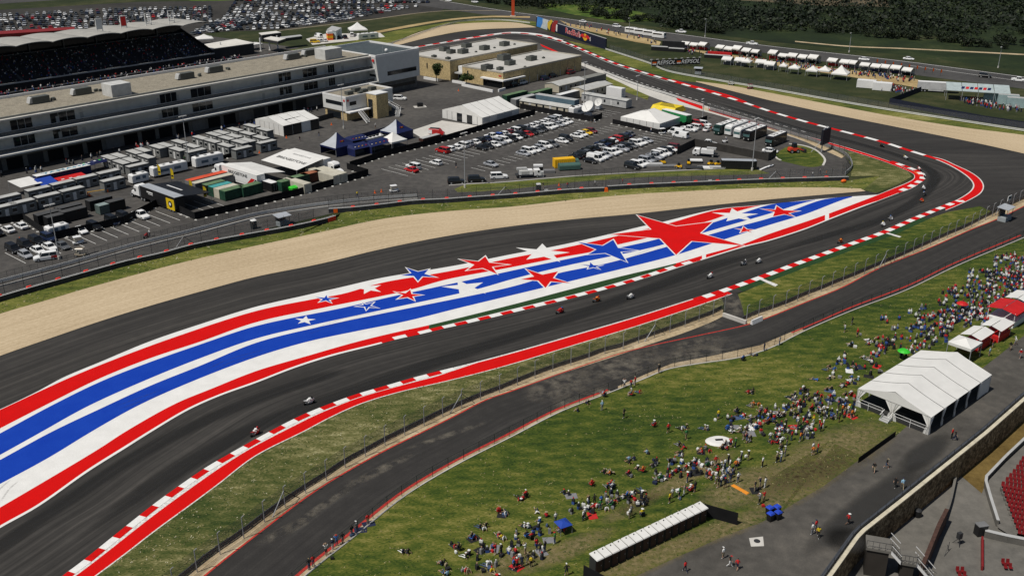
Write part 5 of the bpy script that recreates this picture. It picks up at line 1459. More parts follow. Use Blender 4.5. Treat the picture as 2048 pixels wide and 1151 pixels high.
# pagoda tents of the energy drink team
def pagoda(name, label, u, v, w, eave, peak, cols, rz=0.3, group='pagoda tents', skirt=None):
	r = thing(name, label, 'tent', P(u, v), rz, group)
	h = w / 2
	prof = [(1.0,0),(.72,.2),(.45,.45),(.22,.72),(.03,1.0)]
	dirs = [(-1,-1),(1,-1),(1,1),(-1,1)]
	for k in range(4):
		mb = MB(); d0, d1 = dirs[k], dirs[(k + 1) % 4]
		for (s0, t0),(s1, t1) in zip(prof, prof[1:]):
			z0, z1 = eave + (peak - eave) * t0, eave + (peak - eave) * t1
			mb.quad((d0[0] * h * s0, d0[1] * h * s0, z0),(d1[0] * h * s0, d1[1] * h * s0, z0),(d1[0] * h * s1, d1[1] * h * s1, z1),(d0[0] * h * s1, d0[1] * h * s1, z1))
		mb.build('roof_panel', cols[k % len(cols)], r)
		mb = MB(); x0, y0, x1, y1 = d0[0] * h, d0[1] * h, d1[0] * h, d1[1] * h
		mb.quad((x0, y0, eave - .5),(x1, y1, eave - .5),(x1, y1, eave),(x0, y0, eave)); mb.build('valance', cols[0], r)
		if skirt and k in (0,1,2):
			mb = MB(); mb.quad((x0 * .99, y0 * .99,.05),(x1 * .99, y1 * .99,.05),(x1 * .99, y1 * .99, eave - .5),(x0 * .99, y0 * .99, eave - .5)); mb.build('side_wall', skirt, r)
		mb = MB(); mb.tube((x0 * .98, y0 * .98,0),(x0 * .98, y0 * .98, eave),.07,6); mb.build('leg', GALV, r)
	return r
p1 = pagoda('pagoda_tent', 'dark blue and silver pagoda tent at the left of the team area', 676,306,7.5,2.8,6.4,(NAVY, SILVER),.85, skirt=NAVY)
p2 = pagoda('pagoda_tent', 'dark blue and silver pagoda tent at the back of the team area', 794,277,7.5,2.8,6.2,(NAVY, SILVER),.9, skirt=NAVY)
p3 = pagoda('pagoda_tent', 'small plain white pagoda tent in the team area', 787,293,6.2,2.4,4.6,(TENT_W,),.8)
for pr in (p1, p2):
	mb = MB(); mb.box(-.7,-.1,-2.35,-2.28,3.7,4.3); mb.box(.1,.7,-2.35,-2.28,3.7,4.3); mb.build('emblem', REDF, pr)
	mb = MB(); mb.box(-.25,.25,-2.4,-2.3,3.8,4.2); mb.build('emblem_sun', YELLOW, pr)
for u, v, w, d, rz, lb in ((718,306,7.5,6,.8, 'left low dark blue canopy dotted with emblems'),(752,299,9,6.5,.86, 'middle low dark blue canopy dotted with emblems'),(714,290,6,5,.7, 'rear low dark blue canopy by the left pagoda')):
	r = thing('team_canopy', lb, 'canopy', P(u, v), rz, 'energy drink team canopies')
	mb = MB(); mb.hexa([(-w / 2,-d / 2,2.2),(w / 2,-d / 2,2.2),(w / 2, d / 2,2.2),(-w / 2, d / 2,2.2)], [(-w / 2.4,-d / 6,3.0),(w / 2.4,-d / 6,3.0),(w / 2.4, d / 6,3.0),(-w / 2.4, d / 6,3.0)]); mb.build('fabric', NAVY, r)
	mb = MB(); mb.box(-w / 2, w / 2, d / 2 - .05, d / 2,.05,2.2); mb.box(-w / 2,-w / 2 + .05,-d / 2, d / 2 - .06,.05,2.2); mb.build('side_wall', NAVY, r)
	mb = MB(); mb.box(-w / 3, w / 3,-.5,.5,0,1.0); mb.build('counter', MIDG, r)
	for x, y in ((-1,-1),(1,-1),(1,1),(-1,1)):
		mb = MB(); mb.tube((x * w / 2.05, y * d / 2.05,0),(x * w / 2.05, y * d / 2.05,2.2),.05,5); mb.build('leg', GALV, r)
	for i in range(5):
		x = -w / 2.6 + i * w / 5.5; mb = MB(); mb.box(x, x + .35,-d / 3 - .1,-d / 3 + .2,2.55,2.75); mb.build('emblem', RND.choice([REDF, WHITE, YELLOW]), r)
r = thing('bar_counter', 'long white bar counter among the dark blue canopies', 'counter', P(750,281),.86)
mb = MB(); mb.box(-4.5,4.5,-.8,.8,0,1.3); mb.build('front', WHITE, r); mb = MB(); mb.box(-4.6,4.6,-1,1,1.3,1.42); mb.build('top', WHITE, r)
for i in range(6):
	mb = MB(); x = -3.8 + i * 1.5; mb.box(x, x + .7,-.4,.4,1.42,1.85); mb.build('fridge', RND.choice([LGREY, WHITE, DARKG]), r)
mb = MB(); pl = [P(700,286), P(735,278), P(772,267)]; polystrip(mb, resample(pl, 6),0,2.2,.1); ob = mb.build('screen_wall', NAVY); tag(ob, 'dark blue fabric wall behind the bar counter', 'wall')
# broadcast compound
def gable_cabin(label, u, v, z, L_, W, along, side=CREAM, roof=CABIN_R, ridge=.7, rz=None):
	p = P(u, v, z); p.z = 0
	r = thing('mobile_office', label, 'cabin', p, (GA if along else GA - R90) if rz is None else rz, 'mobile offices of the broadcast compound')
	h = z - ridge
	mb = MB(); mb.box(-L_ / 2, L_ / 2,-W / 2, W / 2,.4, h)
	for sg in (-1,1): mb.add([(sg * L_ / 2,-W / 2, h),(sg * L_ / 2, W / 2, h),(sg * L_ / 2,0, z - .06)], [(0,1,2) if sg > 0 else (0,2,1)])
	mb.build('wall', side, r)
	mb = MB()
	for sg in (-1,1):
		q = [(-L_ / 2 - .2, sg * (W / 2 + .25), h - .1),(L_ / 2 + .2, sg * (W / 2 + .25), h - .1),(L_ / 2 + .2,0, z),(-L_ / 2 - .2,0, z)]
		mb.quad(*(q if sg < 0 else q[::-1]))
	mb.build('roof', roof, r)
	mb = MB(); mb.box(-L_ / 2 + .1, L_ / 2 - .1,-W / 2 + .15, W / 2 - .15,0,.4); mb.build('skirting', DARKG, r)
	for i in range(int(L_ / 3)):
		x = -L_ / 2 + 1.5 + i * 3
		for sg in (-1,1):
			mb = MB()
			if i % 3 == 1: mb.box(x - .45, x + .45, sg * W / 2 - .05, sg * W / 2 + .05,.5,2.5); mb.build('door', M('door_white', (.6,.6,.58)), r)
			else: mb.box(x - .4, x + .4, sg * W / 2 - .04, sg * W / 2 + .04,1.3,2.3); mb.build('window', GLASSD, r)
	return r
gable_cabin('cream mobile office with shallow pitched roof by the tan building', 1131,159,3.9,17,7,1)
gable_cabin('cream mobile office with shallow pitched roof beside the pit exit', 1184,168,3.9,17,7,1)
gable_cabin('long cream mobile office behind the black fence', 1094,202,3.4,21,4.4,0, rz=GA - R90 + .06)
gable_cabin('long grey mobile office with doors beside the satellite dishes', 1213,191,3.4,20,3.6,0, M('pale_grey_clad', (.42,.42,.41),.7), CABIN_R, .25)
container('office_unit', 'long blue grey office unit behind the cream one', 1113,193,3.2,18,3,3.1,0, M('slate_blue', (.1,.16,.2),.6), LGREY, 'cabin', 'mobile offices of the broadcast compound', False, GA - R90 + .05, False)
container('office_unit', 'grey flat roofed unit behind the two cream offices', 1178,152,3.2,18,4,3.0,1, MIDG, M('dull_roof', (.2,.2,.18),.8), 'cabin', 'mobile offices of the broadcast compound', False, None, False)
container('office_unit', 'grey unit with ribbed roof next to the green one', 1048,193,3.0,12,2.6,2.9,1, MIDG, LGREY, 'cabin', 'mobile offices of the broadcast compound')
container('container', 'green container left of the cream offices', 1080,181,2.6,12,2.4,2.6,1, GREENC, GREENT)
container('container', 'dark green container beside the white marquee', 1030,186,2.6,12,2.4,2.6,1, GREENC, GREENT)
container('office_unit', 'pale roofed narrow unit in the middle of the compound', 1136,184,2.9,12,2.6,2.8,1, MIDG, WHITE, 'cabin', 'mobile offices of the broadcast compound', False)
white_trailer('white and pale blue outside broadcast trailer by the big dish', 1163,210,12,3.2, GA)
container('container', 'tall white box body behind the grey mobile office', 1232,174,3.6,7,2.6,3.5,0, WHITE, WHITE, 'container', 'shipping containers', False)
def dish(label, u, v, rad, az, el):
	p = P(u, v)
	r = thing('satellite_dish', label, 'dish', p, az, 'satellite dishes')
	mb = MB(); n = 16; rings = []
	for k in range(5):
		t = k / 4; rr = max(.03, rad * t); d = .28 * rad * t * t
		rings.append([(d, rr * math.cos(2 * math.pi * i / n), rr * math.sin(2 * math.pi * i / n)) for i in range(n)])
	mb.loft(rings, 0, False)
	o = mb.build('reflector', TENT_W, r, None, 0, True); o.location = (0,0,1.2 + rad * .9); o.rotation_euler = (0,-el, 0)
	mb = MB(); mb.tube((0,0,0),(0,0,1.2 + rad * .9),.14,8); mb.build('mast', GALV, r)
	mb = MB(); mb.box(-1.2,1.0,-.9,.9,.3,1.2); mb.build('plinth', SILVER, r)
	mb = MB(); mb.tube((rad * .3,0,1.2 + rad * .5),(rad * .95,0,1.5 + rad * 1.5),.05,5); mb.build('feed_arm', DARKG, r)
dish('large white satellite dish tilted to the sky by the black fence', 1176,233,2.3,-2.4,.75)
dish('medium white satellite dish behind the large one', 1197,219,1.5,-2.2,.5)
dish('small white satellite dish by the grey mobile office', 1187,203,1.0,-2.6,.4)
r = thing('tarpaulin_bundle', 'blue tarpaulin bundle beside the large satellite dish', 'bundle', P(1164,224),.4)
mb = MB(); mb.sphere((0,0,.4),1.7,1.2,1.2,0,9,5,-.3); mb.build('tarpaulin', BLUEF, r); mb = MB(); mb.tube((-1.6,0,.5),(1.6,0,.5),1.0,8); mb.build('roll', BLUEF, r)
# big screen
r = gthing('video_screen', 'big dark video screen on a steel mast by the hairpin', 'screen', *GR(1641,305))
mb = MB(); mb.box(-.2,5.0,-.35,.35,2.3,6.9); sc = mb.build('screen_housing', M('screen_back', (.012,.013,.02),.5), r)
mb = MB(); mb.box(-.1,4.9,-.37,-.34,2.4,6.8); mb.build('rear_cover', M('screen_navy', (.012,.015,.03),.6), sc)
mb = MB(); mb.tube((.6,0,0),(.6,0,7.2),.2,8); mb.build('mast', GALV, r)
mb = MB(); mb.tube((.6,0,4),(-3.5,1.5,0.6),.08,6); mb.build('stay', GALV, r)
mb = MB(); mb.tube((.4,0,7.1),(3.2,0,7.6),.1,6); mb.build('hoist_arm', GALV, r)
# lamp posts
def lamp(label, u, v, h, heads=2):
	r = thing('light_pole', label, 'light pole', P(u, v), GA, 'paddock light poles')
	mb = MB(); mb.tube((0,0,.8),(0,0, h),.14,8,0,.08); mb.build('pole', GALV, r)
	mb = MB(); mb.tube((0,0,0),(0,0,.8),.32,10); mb.build('base', CONC_L, r)
	for k in range(heads):
		sg = 1 if k else -1
		mb = MB(); mb.box(.1 if sg > 0 else -1.2,1.2 if sg > 0 else -.1,-.25,.25, h - .1, h + .12); mb.build('lamp_head', LGREY, r)
for u, v, h, k in ((119,518,12.5, 'left of the striped course car'),(930,375,15, 'on the grass island'),(378,332,14.6, 'beside the long white trailer'),(687.5,257,14.5, 'in front of the media building'),(1168,207,15, 'among the broadcast trailers'),(1274,200,9, 'by the pit exit verge'),(1504,341,15, 'in the equipment yard')):
	lamp('tall grey light pole ' + k, u, v, h)
for u, v, k in ((1258,72, 'behind the shuttle buses'),(1410,74, 'opposite the first vendor tents'),(1698,105, 'beside the straight of the road'),(1996,136, 'at the far right')):
	lamp('slender light pole on the access road verge, ' + k, u, v, 9,1)
lamp('short mast with cameras at the pit exit fence', 1405,238,7,1)
# ================================================================ cars
PAINTS = {}
def paint_of(name, c, metal=.0, rough=.32):
	m = M('car_' + name.replace(' ', '_'), c, rough, .04,.5, metal, spec=.5)
	PAINTS[name] = m
	return m
for nm, c in (('white', (.74,.74,.73)),('silver', (.42,.43,.45)),('grey', (.13,.135,.14)),('black', (.008,.008,.009)),('dark blue', (.01,.018,.05)),('red', (.42,.012,.012)),('maroon', (.14,.012,.016)),('yellow', (.72,.45,.01)),('blue', (.02,.07,.32)),('tan', (.3,.25,.18)),('dark green', (.012,.03,.02))):
	paint_of(nm, c, .3 if nm in ('silver', 'grey') else 0)
BASEP = paint_of('base', (.5,.5,.5))
LAMP = M('lamp_glass', (.7,.7,.66),.15)
TAIL = M('tail_glass', (.35,.01,.01),.2)
def car_proto(kind):
	r = thing('parked_car', kind, 'car')
	if kind == 'sedan': L_, W, bz, rz_, x0, x1, t0, t1, hood = 4.75,.9,.93,1.44,-1.75,1.15,-1.05,.35,.82
	elif kind == 'hatchback': L_, W, bz, rz_, x0, x1, t0, t1, hood = 4.2,.88,.95,1.5,-2.02,1.05,-1.6,.3,.86
	elif kind == 'SUV': L_, W, bz, rz_, x0, x1, t0, t1, hood = 4.95,.97,1.1,1.82,-2.4,1.15,-2.2,.55,1.05
	elif kind == 'pickup': L_, W, bz, rz_, x0, x1, t0, t1, hood = 5.6,.98,1.1,1.85,-.95,1.2,-.75,.6,1.05
	elif kind == 'van': L_, W, bz, rz_, x0, x1, t0, t1, hood = 5.5,1.0,1.15,2.1,-2.65,1.95,-2.6,1.35,1.12
	h = L_ / 2
	mb = MB()
	secs = [(-h, W * .86,.42, bz * .86),(-h + .12, W * .95,.32, bz * .97),(-h + .8, W, .24, bz),(x0, W, .24, bz),(x1 - .1, W, .24, bz),(h - .9, W * .99,.24, hood + .02),(h - .2, W * .93,.3, hood * .9),(h, W * .8,.38, hood * .72)]
	if kind == 'pickup': secs = [(-h, W * .95,.45,.95),(-h + .1, W, .4,.98)] + secs[3:]
	secs = sorted(secs, key=lambda s_: s_[0])
	mb.loft([[(x, -w + .06, z0),(x, w - .06, z0),(x, w, z0 + .14),(x, w, z1 - .16),(x, w - .1, z1),(x, -w + .1, z1),(x, -w, z1 - .16),(x, -w, z0 + .14)] for x, w, z0, z1 in secs])
	# roof skin and pillars
	mb.loft([[(x, -w, z),(x, w, z),(x, w - .06, z + .05),(x, -w + .06, z + .05)] for x, w, z in ((t0 - .12, W * .7, rz_ - .04),(t0 + .2, W * .76, rz_),(t1 - .25, W * .76, rz_),(t1 + .1, W * .7, rz_ - .05))])
	for sg in (-1,1):
		for (a, b) in ((x0 + .02, t0 - .05),(x1 - .02, t1 + .05),((x0 + x1) / 2 - .1,(t0 + t1) / 2 - .1)):
			mb.tube((a, sg * (W - .1), bz - .03),(b, sg * W * .745, rz_ + .01),.045,4)
	if kind == 'pickup':
		mb.box(-h, x0 - .05,-W, -W + .1,.9,1.22); mb.box(-h, x0 - .05, W - .1, W, .9,1.22); mb.box(-h, -h + .1,-W + .1, W - .1,.9,1.22)
	b = mb.build('body', BASEP, r)
	mb = MB(); mb.loft([[(x0 if k == 0 else t0,-w, z),(x1 if k == 0 else t1,-w, z),(x1 if k == 0 else t1, w, z),(x0 if k == 0 else t0, w, z)] for k, w, z in ((0, W - .07, bz - .02),(1, W * .74, rz_ + .005))])
	mb.build('windows', GLASSC, r)
	if kind == 'van':
		mb = MB()
		for sg in (-1,1): mb.hexa([(-2.55, sg * (W - .06) - .03, bz),(.2, sg * (W - .06) - .03, bz),(.2, sg * (W - .06) + .03, bz),(-2.55, sg * (W - .06) + .03, bz)], [(-2.55, sg * W * .76 - .03, rz_),(.2, sg * W * .76 - .03, rz_),(.2, sg * W * .76 + .03, rz_),(-2.55, sg * W * .76 + .03, rz_)])
		mb.build('side_panel', BASEP, r)
	if kind == 'pickup':
		mb = MB(); mb.box(-h + .1, x0 - .05,-W + .1, W - .1,.99,1.0); mb.build('load_bed', DARKG, r)
	wr = .34 if kind in ('sedan', 'hatchback') else .39
	me = MB(); me.tube((0,-.12,0),(0,.12,0), wr, 10); m1 = me.mesh('wheel'); m1.materials.append(RUBBER)
	ri = MB(); ri.tube((0,-.13,0),(0,.13,0), wr * .6,8); m2 = ri.mesh('rim'); m2.materials.append(GALV)
	for sg in (-1,1):
		for x in (-h * .6, h * .62):
			w_ = put('wheel', m1, r, (x, sg * (W - .1), wr)); put('rim', m2, w_)
		mb = MB(); mb.box(h - .16, h - .02, sg * W * .6 - .2, sg * W * .6 + .2, hood * .62, hood * .8); mb.build('headlight', LAMP, r)
		mb = MB(); mb.box(-h - .01,-h + .1, sg * W * .68 - .14, sg * W * .68 + .14, bz * .6, bz * .82); mb.build('tail_light', TAIL, r)
	return proto(r)
CARS = {k: car_proto(k) for k in ('sedan', 'hatchback', 'SUV', 'pickup', 'van')}
NCAR = [0]
def car(kind, col, p, rz, where, group='cars parked in the paddock'):
	NCAR[0] += 1
	c = dup(CARS[kind], p, rz, '%s %s %s' % (col, kind, where), group, {BASEP.name: PAINTS[col]})
	c.name = {'van': 'parked_van', 'pickup': 'pickup_truck'}.get(kind, 'parked_car')
	c['category'] = {'van': 'van', 'pickup': 'pickup'}.get(kind, 'car')
	return c
CR = random.Random(3)
KINDS = ['sedan'] * 5 + ['SUV'] * 4 + ['hatchback'] * 2 + ['pickup']
COLS = ['white'] * 7 + ['silver'] * 3 + ['black'] * 4 + ['grey'] * 2 + ['dark blue', 'red', 'maroon', 'silver']
def row(p0, p1, where, cols=None, flip=0, skip=(), pitch=2.74, kinds=None):
	a, b = P(*p0), P(*p1)
	n = int(round((b - a).length / pitch)) + 1
	for i in range(n):
		if i in skip: continue
		q = a.lerp(b, i / max(1, n - 1))
		q = q + E2 * CR.uniform(-.3,.3) + E1 * CR.uniform(-.12,.12)
		col = cols[i % len(cols)] if cols else CR.choice(COLS)
		k = kinds[i % len(kinds)] if kinds else CR.choice(KINDS)
		car(k, col, q, GA - R90 + (math.pi if (flip == 1 or (flip == 2 and CR.random() < .5)) else 0) + CR.uniform(-.03,.03), where)
row((886,305),(1112,240), 'in the first car park row below the marquee fence', ['red', 'white', 'white', 'white', 'silver', 'white', 'black', 'dark blue', 'white', 'blue', 'white', 'maroon', 'white', 'black', 'silver', 'white', 'white', 'white', 'white', 'silver', 'white', 'white', 'grey', 'white'], 1)
row((964,299),(1136,246), 'in the second car park row, facing the first', ['black', 'black', 'white', 'silver', 'white', 'black', 'white', 'black', 'red', 'black', 'grey', 'black', 'white', 'white', 'silver', 'white', 'white', 'white'], 0)
row((1046,310),(1183,265), 'in the third, single car park row', ['silver', 'white', 'white', 'silver', 'white', 'grey', 'white', 'white', 'black', 'silver', 'white', 'white', 'yellow', 'maroon', 'black', 'white', 'silver', 'tan'], 0, skip=(6,9))
car('sedan', 'silver', P(982,332), GA - R90, 'alone at the near end of the third car park row')
row((1150,316),(1258,271), 'in the fourth car park row beyond the yellow container', ['black', 'black', 'grey', 'black', 'black', 'silver', 'dark blue', 'black', 'white', 'red', 'black', 'dark blue', 'grey', 'black'], 1)
row((1179,325),(1292,284), 'in the fifth car park row, facing the fourth', ['black', 'white', 'white', 'silver', 'white', 'white', 'silver', 'black', 'grey', 'white', 'white', 'silver', 'white', 'white', 'black'], 0, kinds=['sedan', 'van', 'SUV', 'sedan', 'SUV', 'sedan', 'pickup', 'SUV', 'sedan', 'SUV', 'sedan'])
row((1266,337),(1350,299), 'in the last car park row by the equipment yard', ['black', 'white', 'white', 'silver', 'grey', 'silver', 'white', 'white', 'black', 'white', 'maroon', 'white'], 0, kinds=['SUV', 'SUV', 'sedan', 'SUV', 'sedan', 'pickup', 'SUV'])
car('SUV', 'white', P(827,337), GA + R90, 'beside the red one near the fence corner')
car('sedan', 'red', P(823,343), GA + R90, 'nearest the fence corner of the main car park')
car('hatchback', 'white', P(872,329), GA + R90, 'alone in the bays right of the red one')
car('SUV', 'black', P(913,367), math.radians(8), 'under a dust cover by the grass island, left')
car('SUV', 'black', P(953,363), math.radians(8), 'under a dust cover by the grass island, right')
car('SUV', 'white', P(998,357), math.radians(8), 'standing alone by the island kerb')
car('van', 'white', P(1352,268), GA + R90 + .1, 'behind another by the right hand marquee')
car('van', 'white', P(1361,275), GA + R90, 'nearest by the right hand marquee')
car('SUV', 'white', P(1387,258), GA + R90, 'beside the red utility vehicle')
car('pickup', 'white', P(1378,262), GA - R90, 'with a dark rack near the white vans')
car('SUV', 'red', P(1397,251), GA - R90, 'between the white vans and the fence')
car('SUV', 'white', P(1408,252), GA - R90, 'right of the red one by the fence')
car('pickup', 'white', P(1416,291), math.radians(-22), 'standing alone in front of the coaches')
car('sedan', 'white', P(1540,305), math.radians(-20), 'beside the dark coach at the loop')
car('sedan', 'white', P(1416,262), GA, 'by the fence near the coaches')
# lower left lot
for u, v, k, c, w in ((17,463, 'sedan', 'white', 'in the left edge bays, left'),(43,456, 'sedan', 'white', 'in the left edge bays, right'),(162,465, 'sedan', 'white', 'beside a black one in front of the fence'),(190,458, 'SUV', 'black', 'beside the white sedan in front of the fence'),(226,445, 'SUV', 'black', 'by the black fence, with a scooter beside it'),(249,438, 'SUV', 'black', 'left of the white pickup by the black fence'),(283,435, 'pickup', 'white', 'in the marked bays by the black fence')):
	car(k, c, P(u, v), GA - R90 + (math.pi if u < 50 else 0), w)
for u, v, k, c, w in ((28,503, 'SUV', 'black', 'far left of the lower cluster'),(52,495, 'SUV', 'black', 'second in the rear of the lower cluster'),(74,487, 'SUV', 'black', 'third in the rear of the lower cluster'),(98,481, 'SUV', 'dark blue', 'at the rear right of the lower cluster'),(52,514, 'hatchback', 'silver', 'in front of the black ones, lower cluster'),(77,505, 'sedan', 'white', 'behind the striped course car'),(100,498, 'sedan', 'white', 'beside the light pole, lower cluster'),(126,496, 'sedan', 'grey', 'right of the light pole, lower cluster'),(-6,470, 'SUV', 'black', 'cut by the left edge')):
	car(k, c, P(u, v), GA - R90, w)
cc = car('SUV', 'white', P(92,519), math.radians(207), 'course car with red and yellow stripes'); cc['label'] = 'white course car with red and yellow stripes by the left light pole'
mb = MB(); mb.box(-2.35,-1.1,-.985,-.965,.5,1.05); mb.box(-2.35,-1.1,.965,.985,.5,1.05); mb.build('red_stripe', PAINTS['red'], cc)
mb = MB(); mb.hexa([(-1.1,-.99,.5),(-.8,-.99,.5),(-.8,-.97,.5),(-1.1,-.97,.5)], [(-1.1,-.99,1.0),(-.9,-.99,1.0),(-.9,-.97,1.0),(-1.1,-.97,1.0)]); mb.build('yellow_stripe', PAINTS['yellow'], cc)
car('SUV', 'white', P(800,200), math.radians(-10), 'alone on the open paddock by the media building')
for u, v, c in ((1090,160, 'dark blue'),(1105,155, 'black'),(1142,148, 'maroon'),(1028,172, 'black'),(1115,149, 'white'),(1045,168, 'white')):
	car('SUV', c, P(u, v), GA, 'along the shaded wall of the front tan building')
# vehicles on the access road and verge
for u, v, k, c in ((1166,45, 'sedan', 'white'),(1234,55, 'SUV', 'white'),(1362,66, 'pickup', 'white'),(1504,90, 'pickup', 'white'),(1728,121, 'sedan', 'white'),(1817,120, 'sedan', 'white'),(1970,155, 'SUV', 'black'),(2037,163, 'pickup', 'white'),(950,6, 'SUV', 'white'),(897,3, 'sedan', 'white')):
	car(k, c, P(u, v), math.radians(-42 if u < 1300 else -30), 'on the access road at the top', 'cars on the access road')
# shuttle buses
def coach(label, u, v, rz, body, roofm, L_=11.5, group='coaches and motorhomes', name='coach', H=3.3, band=GLASSC):
	r = thing(name, label, 'coach', P(u, v), rz, group)
	h = L_ / 2
	mb = MB(); mb.loft([[(x, -w, z0),(x, w, z0),(x, w, z1 - .25),(x, w - .25, z1),(x, -w + .25, z1),(x, -w, z1 - .25)] for x, w, z0, z1 in ((-h, 1.22,.4, H - .05),(-h + .15,1.27,.35, H),(h - .6,1.27,.35, H),(h - .1,1.2,.38, H - .35),(h, 1.1,.45,1.5))]); mb.build('body', body, r)
	mb = MB(); mb.box(-h + .4, h - 1,-1.02,1.02, H, H + .05); mb.build('roof', roofm, r)
	for sg in (-1,1):
		mb = MB(); mb.box(-h + .6, h - 1.2, sg * 1.275 - .015, sg * 1.275 + .015,1.75,2.45); mb.build('window_band', band, r)
		for x in (-h * .55,-h * .42, h * .62): wheel(r, x, sg * 1.08,.48,.32)
		mb = MB(); mb.box(h - .2, h + .01, sg * .8 - .15, sg * .8 + .15,.7,.95); mb.build('headlight', LAMP, r)
	mb = MB(); mb.hexa([(h - .02,-1.05,1.5),(h + .03,-1.05,1.5),(h + .03,1.05,1.5),(h - .02,1.05,1.5)], [(h - .2,-1.1,2.7),(h - .1,-1.1,2.7),(h - .1,1.1,2.7),(h - .2,1.1,2.7)]); mb.build('windscreen', M('coach_glass', (.06,.12,.12),.1), r)
	for x in (-h * .5,.3, h * .5):
		mb = MB(); mb.box(x - .5, x + .5,-.5,.5, H + .05, H + .3); mb.build('roof_unit', LGREY, r)
	return r
CW = M('coach_white', (.7,.7,.68),.3)
CB = M('coach_black', (.012,.012,.014),.25)
coach('dark green coach, left of the row by the hairpin', 1450,264, GA + math.pi, M('coach_green', (.01,.03,.025),.25), WHITE)
coach('white motorhome, second in the row by the hairpin', 1472,265, GA + math.pi, CW, WHITE)
coach('white motorhome with grey front, third in the row by the hairpin', 1490,271, GA + math.pi, CW, WHITE)
coach('black motorhome, fourth in the row by the hairpin', 1509,276, GA + math.pi, CB, WHITE)
coach('black motorhome with a white roof and skylights nearest the loop', 1551,288, GA + math.pi, CB, WHITE, 10)
for i, (u, v) in enumerate(((1263,66),(1281,69),(1299,72),(1318,76))):
	coach('white shuttle bus queueing on the access road', u, v, math.radians(-38), CW, WHITE, 7.0, 'shuttle buses on the access road', 'shuttle_bus', 2.8)
# golf carts
def cart_proto():
	r = thing('golf_cart', 'cart', 'golf cart')
	mb = MB(); mb.loft([section(-1.15,.55,.3,.75,.1), section(-.2,.6,.28,.55,.08), section(.6,.58,.28,.6,.08), section(1.2,.45,.35,.85,.1)]); mb.build('body', BASEP, r)
	mb = MB(); mb.box(-.7,-.1,-.5,.5,.75,.9); mb.box(-.8,-.68,-.5,.5,.9,1.3); mb.build('seat', TANP, r)
	mb = MB(); mb.hexa([(-.95,-.6,1.85),(.85,-.6,1.85),(.85,.6,1.85),(-.95,.6,1.85)], [(-.85,-.5,1.95),(.75,-.5,1.95),(.75,.5,1.95),(-.85,.5,1.95)]); mb.build('canopy', BASEP, r)
	for x, y in ((-.85,-.52),(-.85,.52),(.8,-.52),(.8,.52)):
		mb = MB(); mb.tube((x, y, .6),(x, y, 1.86),.03,4); mb.build('post', DARKG, r)
		wheel(r, x * 1.0, y, .24,.2)
	return proto(r)
CART = cart_proto()
for u, v, c, lb in ((157,488, 'white', 'white golf cart in the lower left bays'),(788,384, 'white', 'white golf cart by the low fence'),(1324,268, 'white', 'white golf cart under the right hand marquee fence'),(162,512, 'tan', 'cream golf cart half hidden behind the guard rail'),(1462,170, 'dark green', 'dark golf cart behind the far guard rail, left'),(1500,178, 'maroon', 'maroon golf cart behind the far guard rail, right')):
	dup(CART, P(u, v), RND.uniform(-.5,.6), lb, 'golf carts', {BASEP.name: PAINTS[c]})
# yard machines
def truck_flat(label, u, v, rz, cab, load):
	r = thing('flatbed_truck', label, 'truck', P(u, v), rz)
	mb = MB(); mb.loft([section(1.6,1.0,.5,2.3), section(3.2,1.0,.5,2.3), section(3.7,.95,.5,1.5)]); mb.build('cab', cab, r)
	mb = MB(); mb.box(2.6,3.1,-1.02,1.02,1.5,2.1); mb.build('windows', GLASSC, r)
	mb = MB(); mb.box(-3.6,1.5,-1.1,1.1,.8,1.0); mb.build('bed', DARKG, r)
	mb = MB(); mb.box(-2.6,1.2,-1.0,1.0,1.0,2.2); mb.build('service_body', cab, r)
	mb = MB(); mb.box(-2.0,.2,-1.03,-1.0,1.1,1.9); mb.build('panel', load, r)
	mb = MB(); mb.box(-3.2,-.4,-.6,.6,2.2,2.8); mb.build('rack', LGREY, r)
	for sg in (-1,1):
		for x in (-2.4,2.5): wheel(r, x, sg * .9,.42,.28)
truck_flat('white service truck with a yellow side panel in the equipment yard', 1410,312, math.radians(160), WHITE, YELLOW)
truck_flat('white tow truck by the green skips', 1056,354, math.radians(8), WHITE, LGREY)
def machine(label, u, v, rz, col, s=1.0, name='yard_machine'):
	r = thing(name, label, 'machine', P(u, v), rz, 'yellow yard machines')
	mb = MB(); mb.hexa([(-1.3 * s, -.6 * s, .5 * s),(.8 * s, -.6 * s, .5 * s),(.8 * s, .6 * s, .5 * s),(-1.3 * s, .6 * s, .5 * s)], [(-1.2 * s, -.5 * s, 1.1 * s),(.5 * s, -.5 * s, 1.1 * s),(.5 * s, .5 * s, 1.1 * s),(-1.2 * s, .5 * s, 1.1 * s)]); mb.build('chassis', col, r)
	mb = MB(); mb.hexa([(-.5 * s, -.5 * s, 1.1 * s),(.4 * s, -.5 * s, 1.1 * s),(.4 * s, .5 * s, 1.1 * s),(-.5 * s, .5 * s, 1.1 * s)], [(-.4 * s, -.42 * s, 2.0 * s),(.25 * s, -.42 * s, 2.0 * s),(.25 * s, .42 * s, 2.0 * s),(-.4 * s, .42 * s, 2.0 * s)]); mb.build('cab', GLASSC, r)
	mb = MB(); mb.tube((.4 * s, .55 * s, .9 * s),(1.9 * s, .55 * s, .5 * s),.09 * s, 5); mb.tube((.4 * s, -.55 * s, .9 * s),(1.9 * s, -.55 * s, .5 * s),.09 * s, 5); mb.build('lift_arm', col, r)
	mb = MB(); mb.box(1.8 * s, 2.3 * s, -.8 * s, .8 * s, .1 * s, .7 * s); mb.build('bucket', DARKG, r)
	for sg in (-1,1):
		for x in (-.8 * s, .5 * s): wheel(r, x, sg * .65 * s, .38 * s, .28 * s)
machine('red loader parked on the grass loop by the video screen', 1588,305,.2, M('loader_red', (.55,.05,.02),.5),1.5, 'loader')
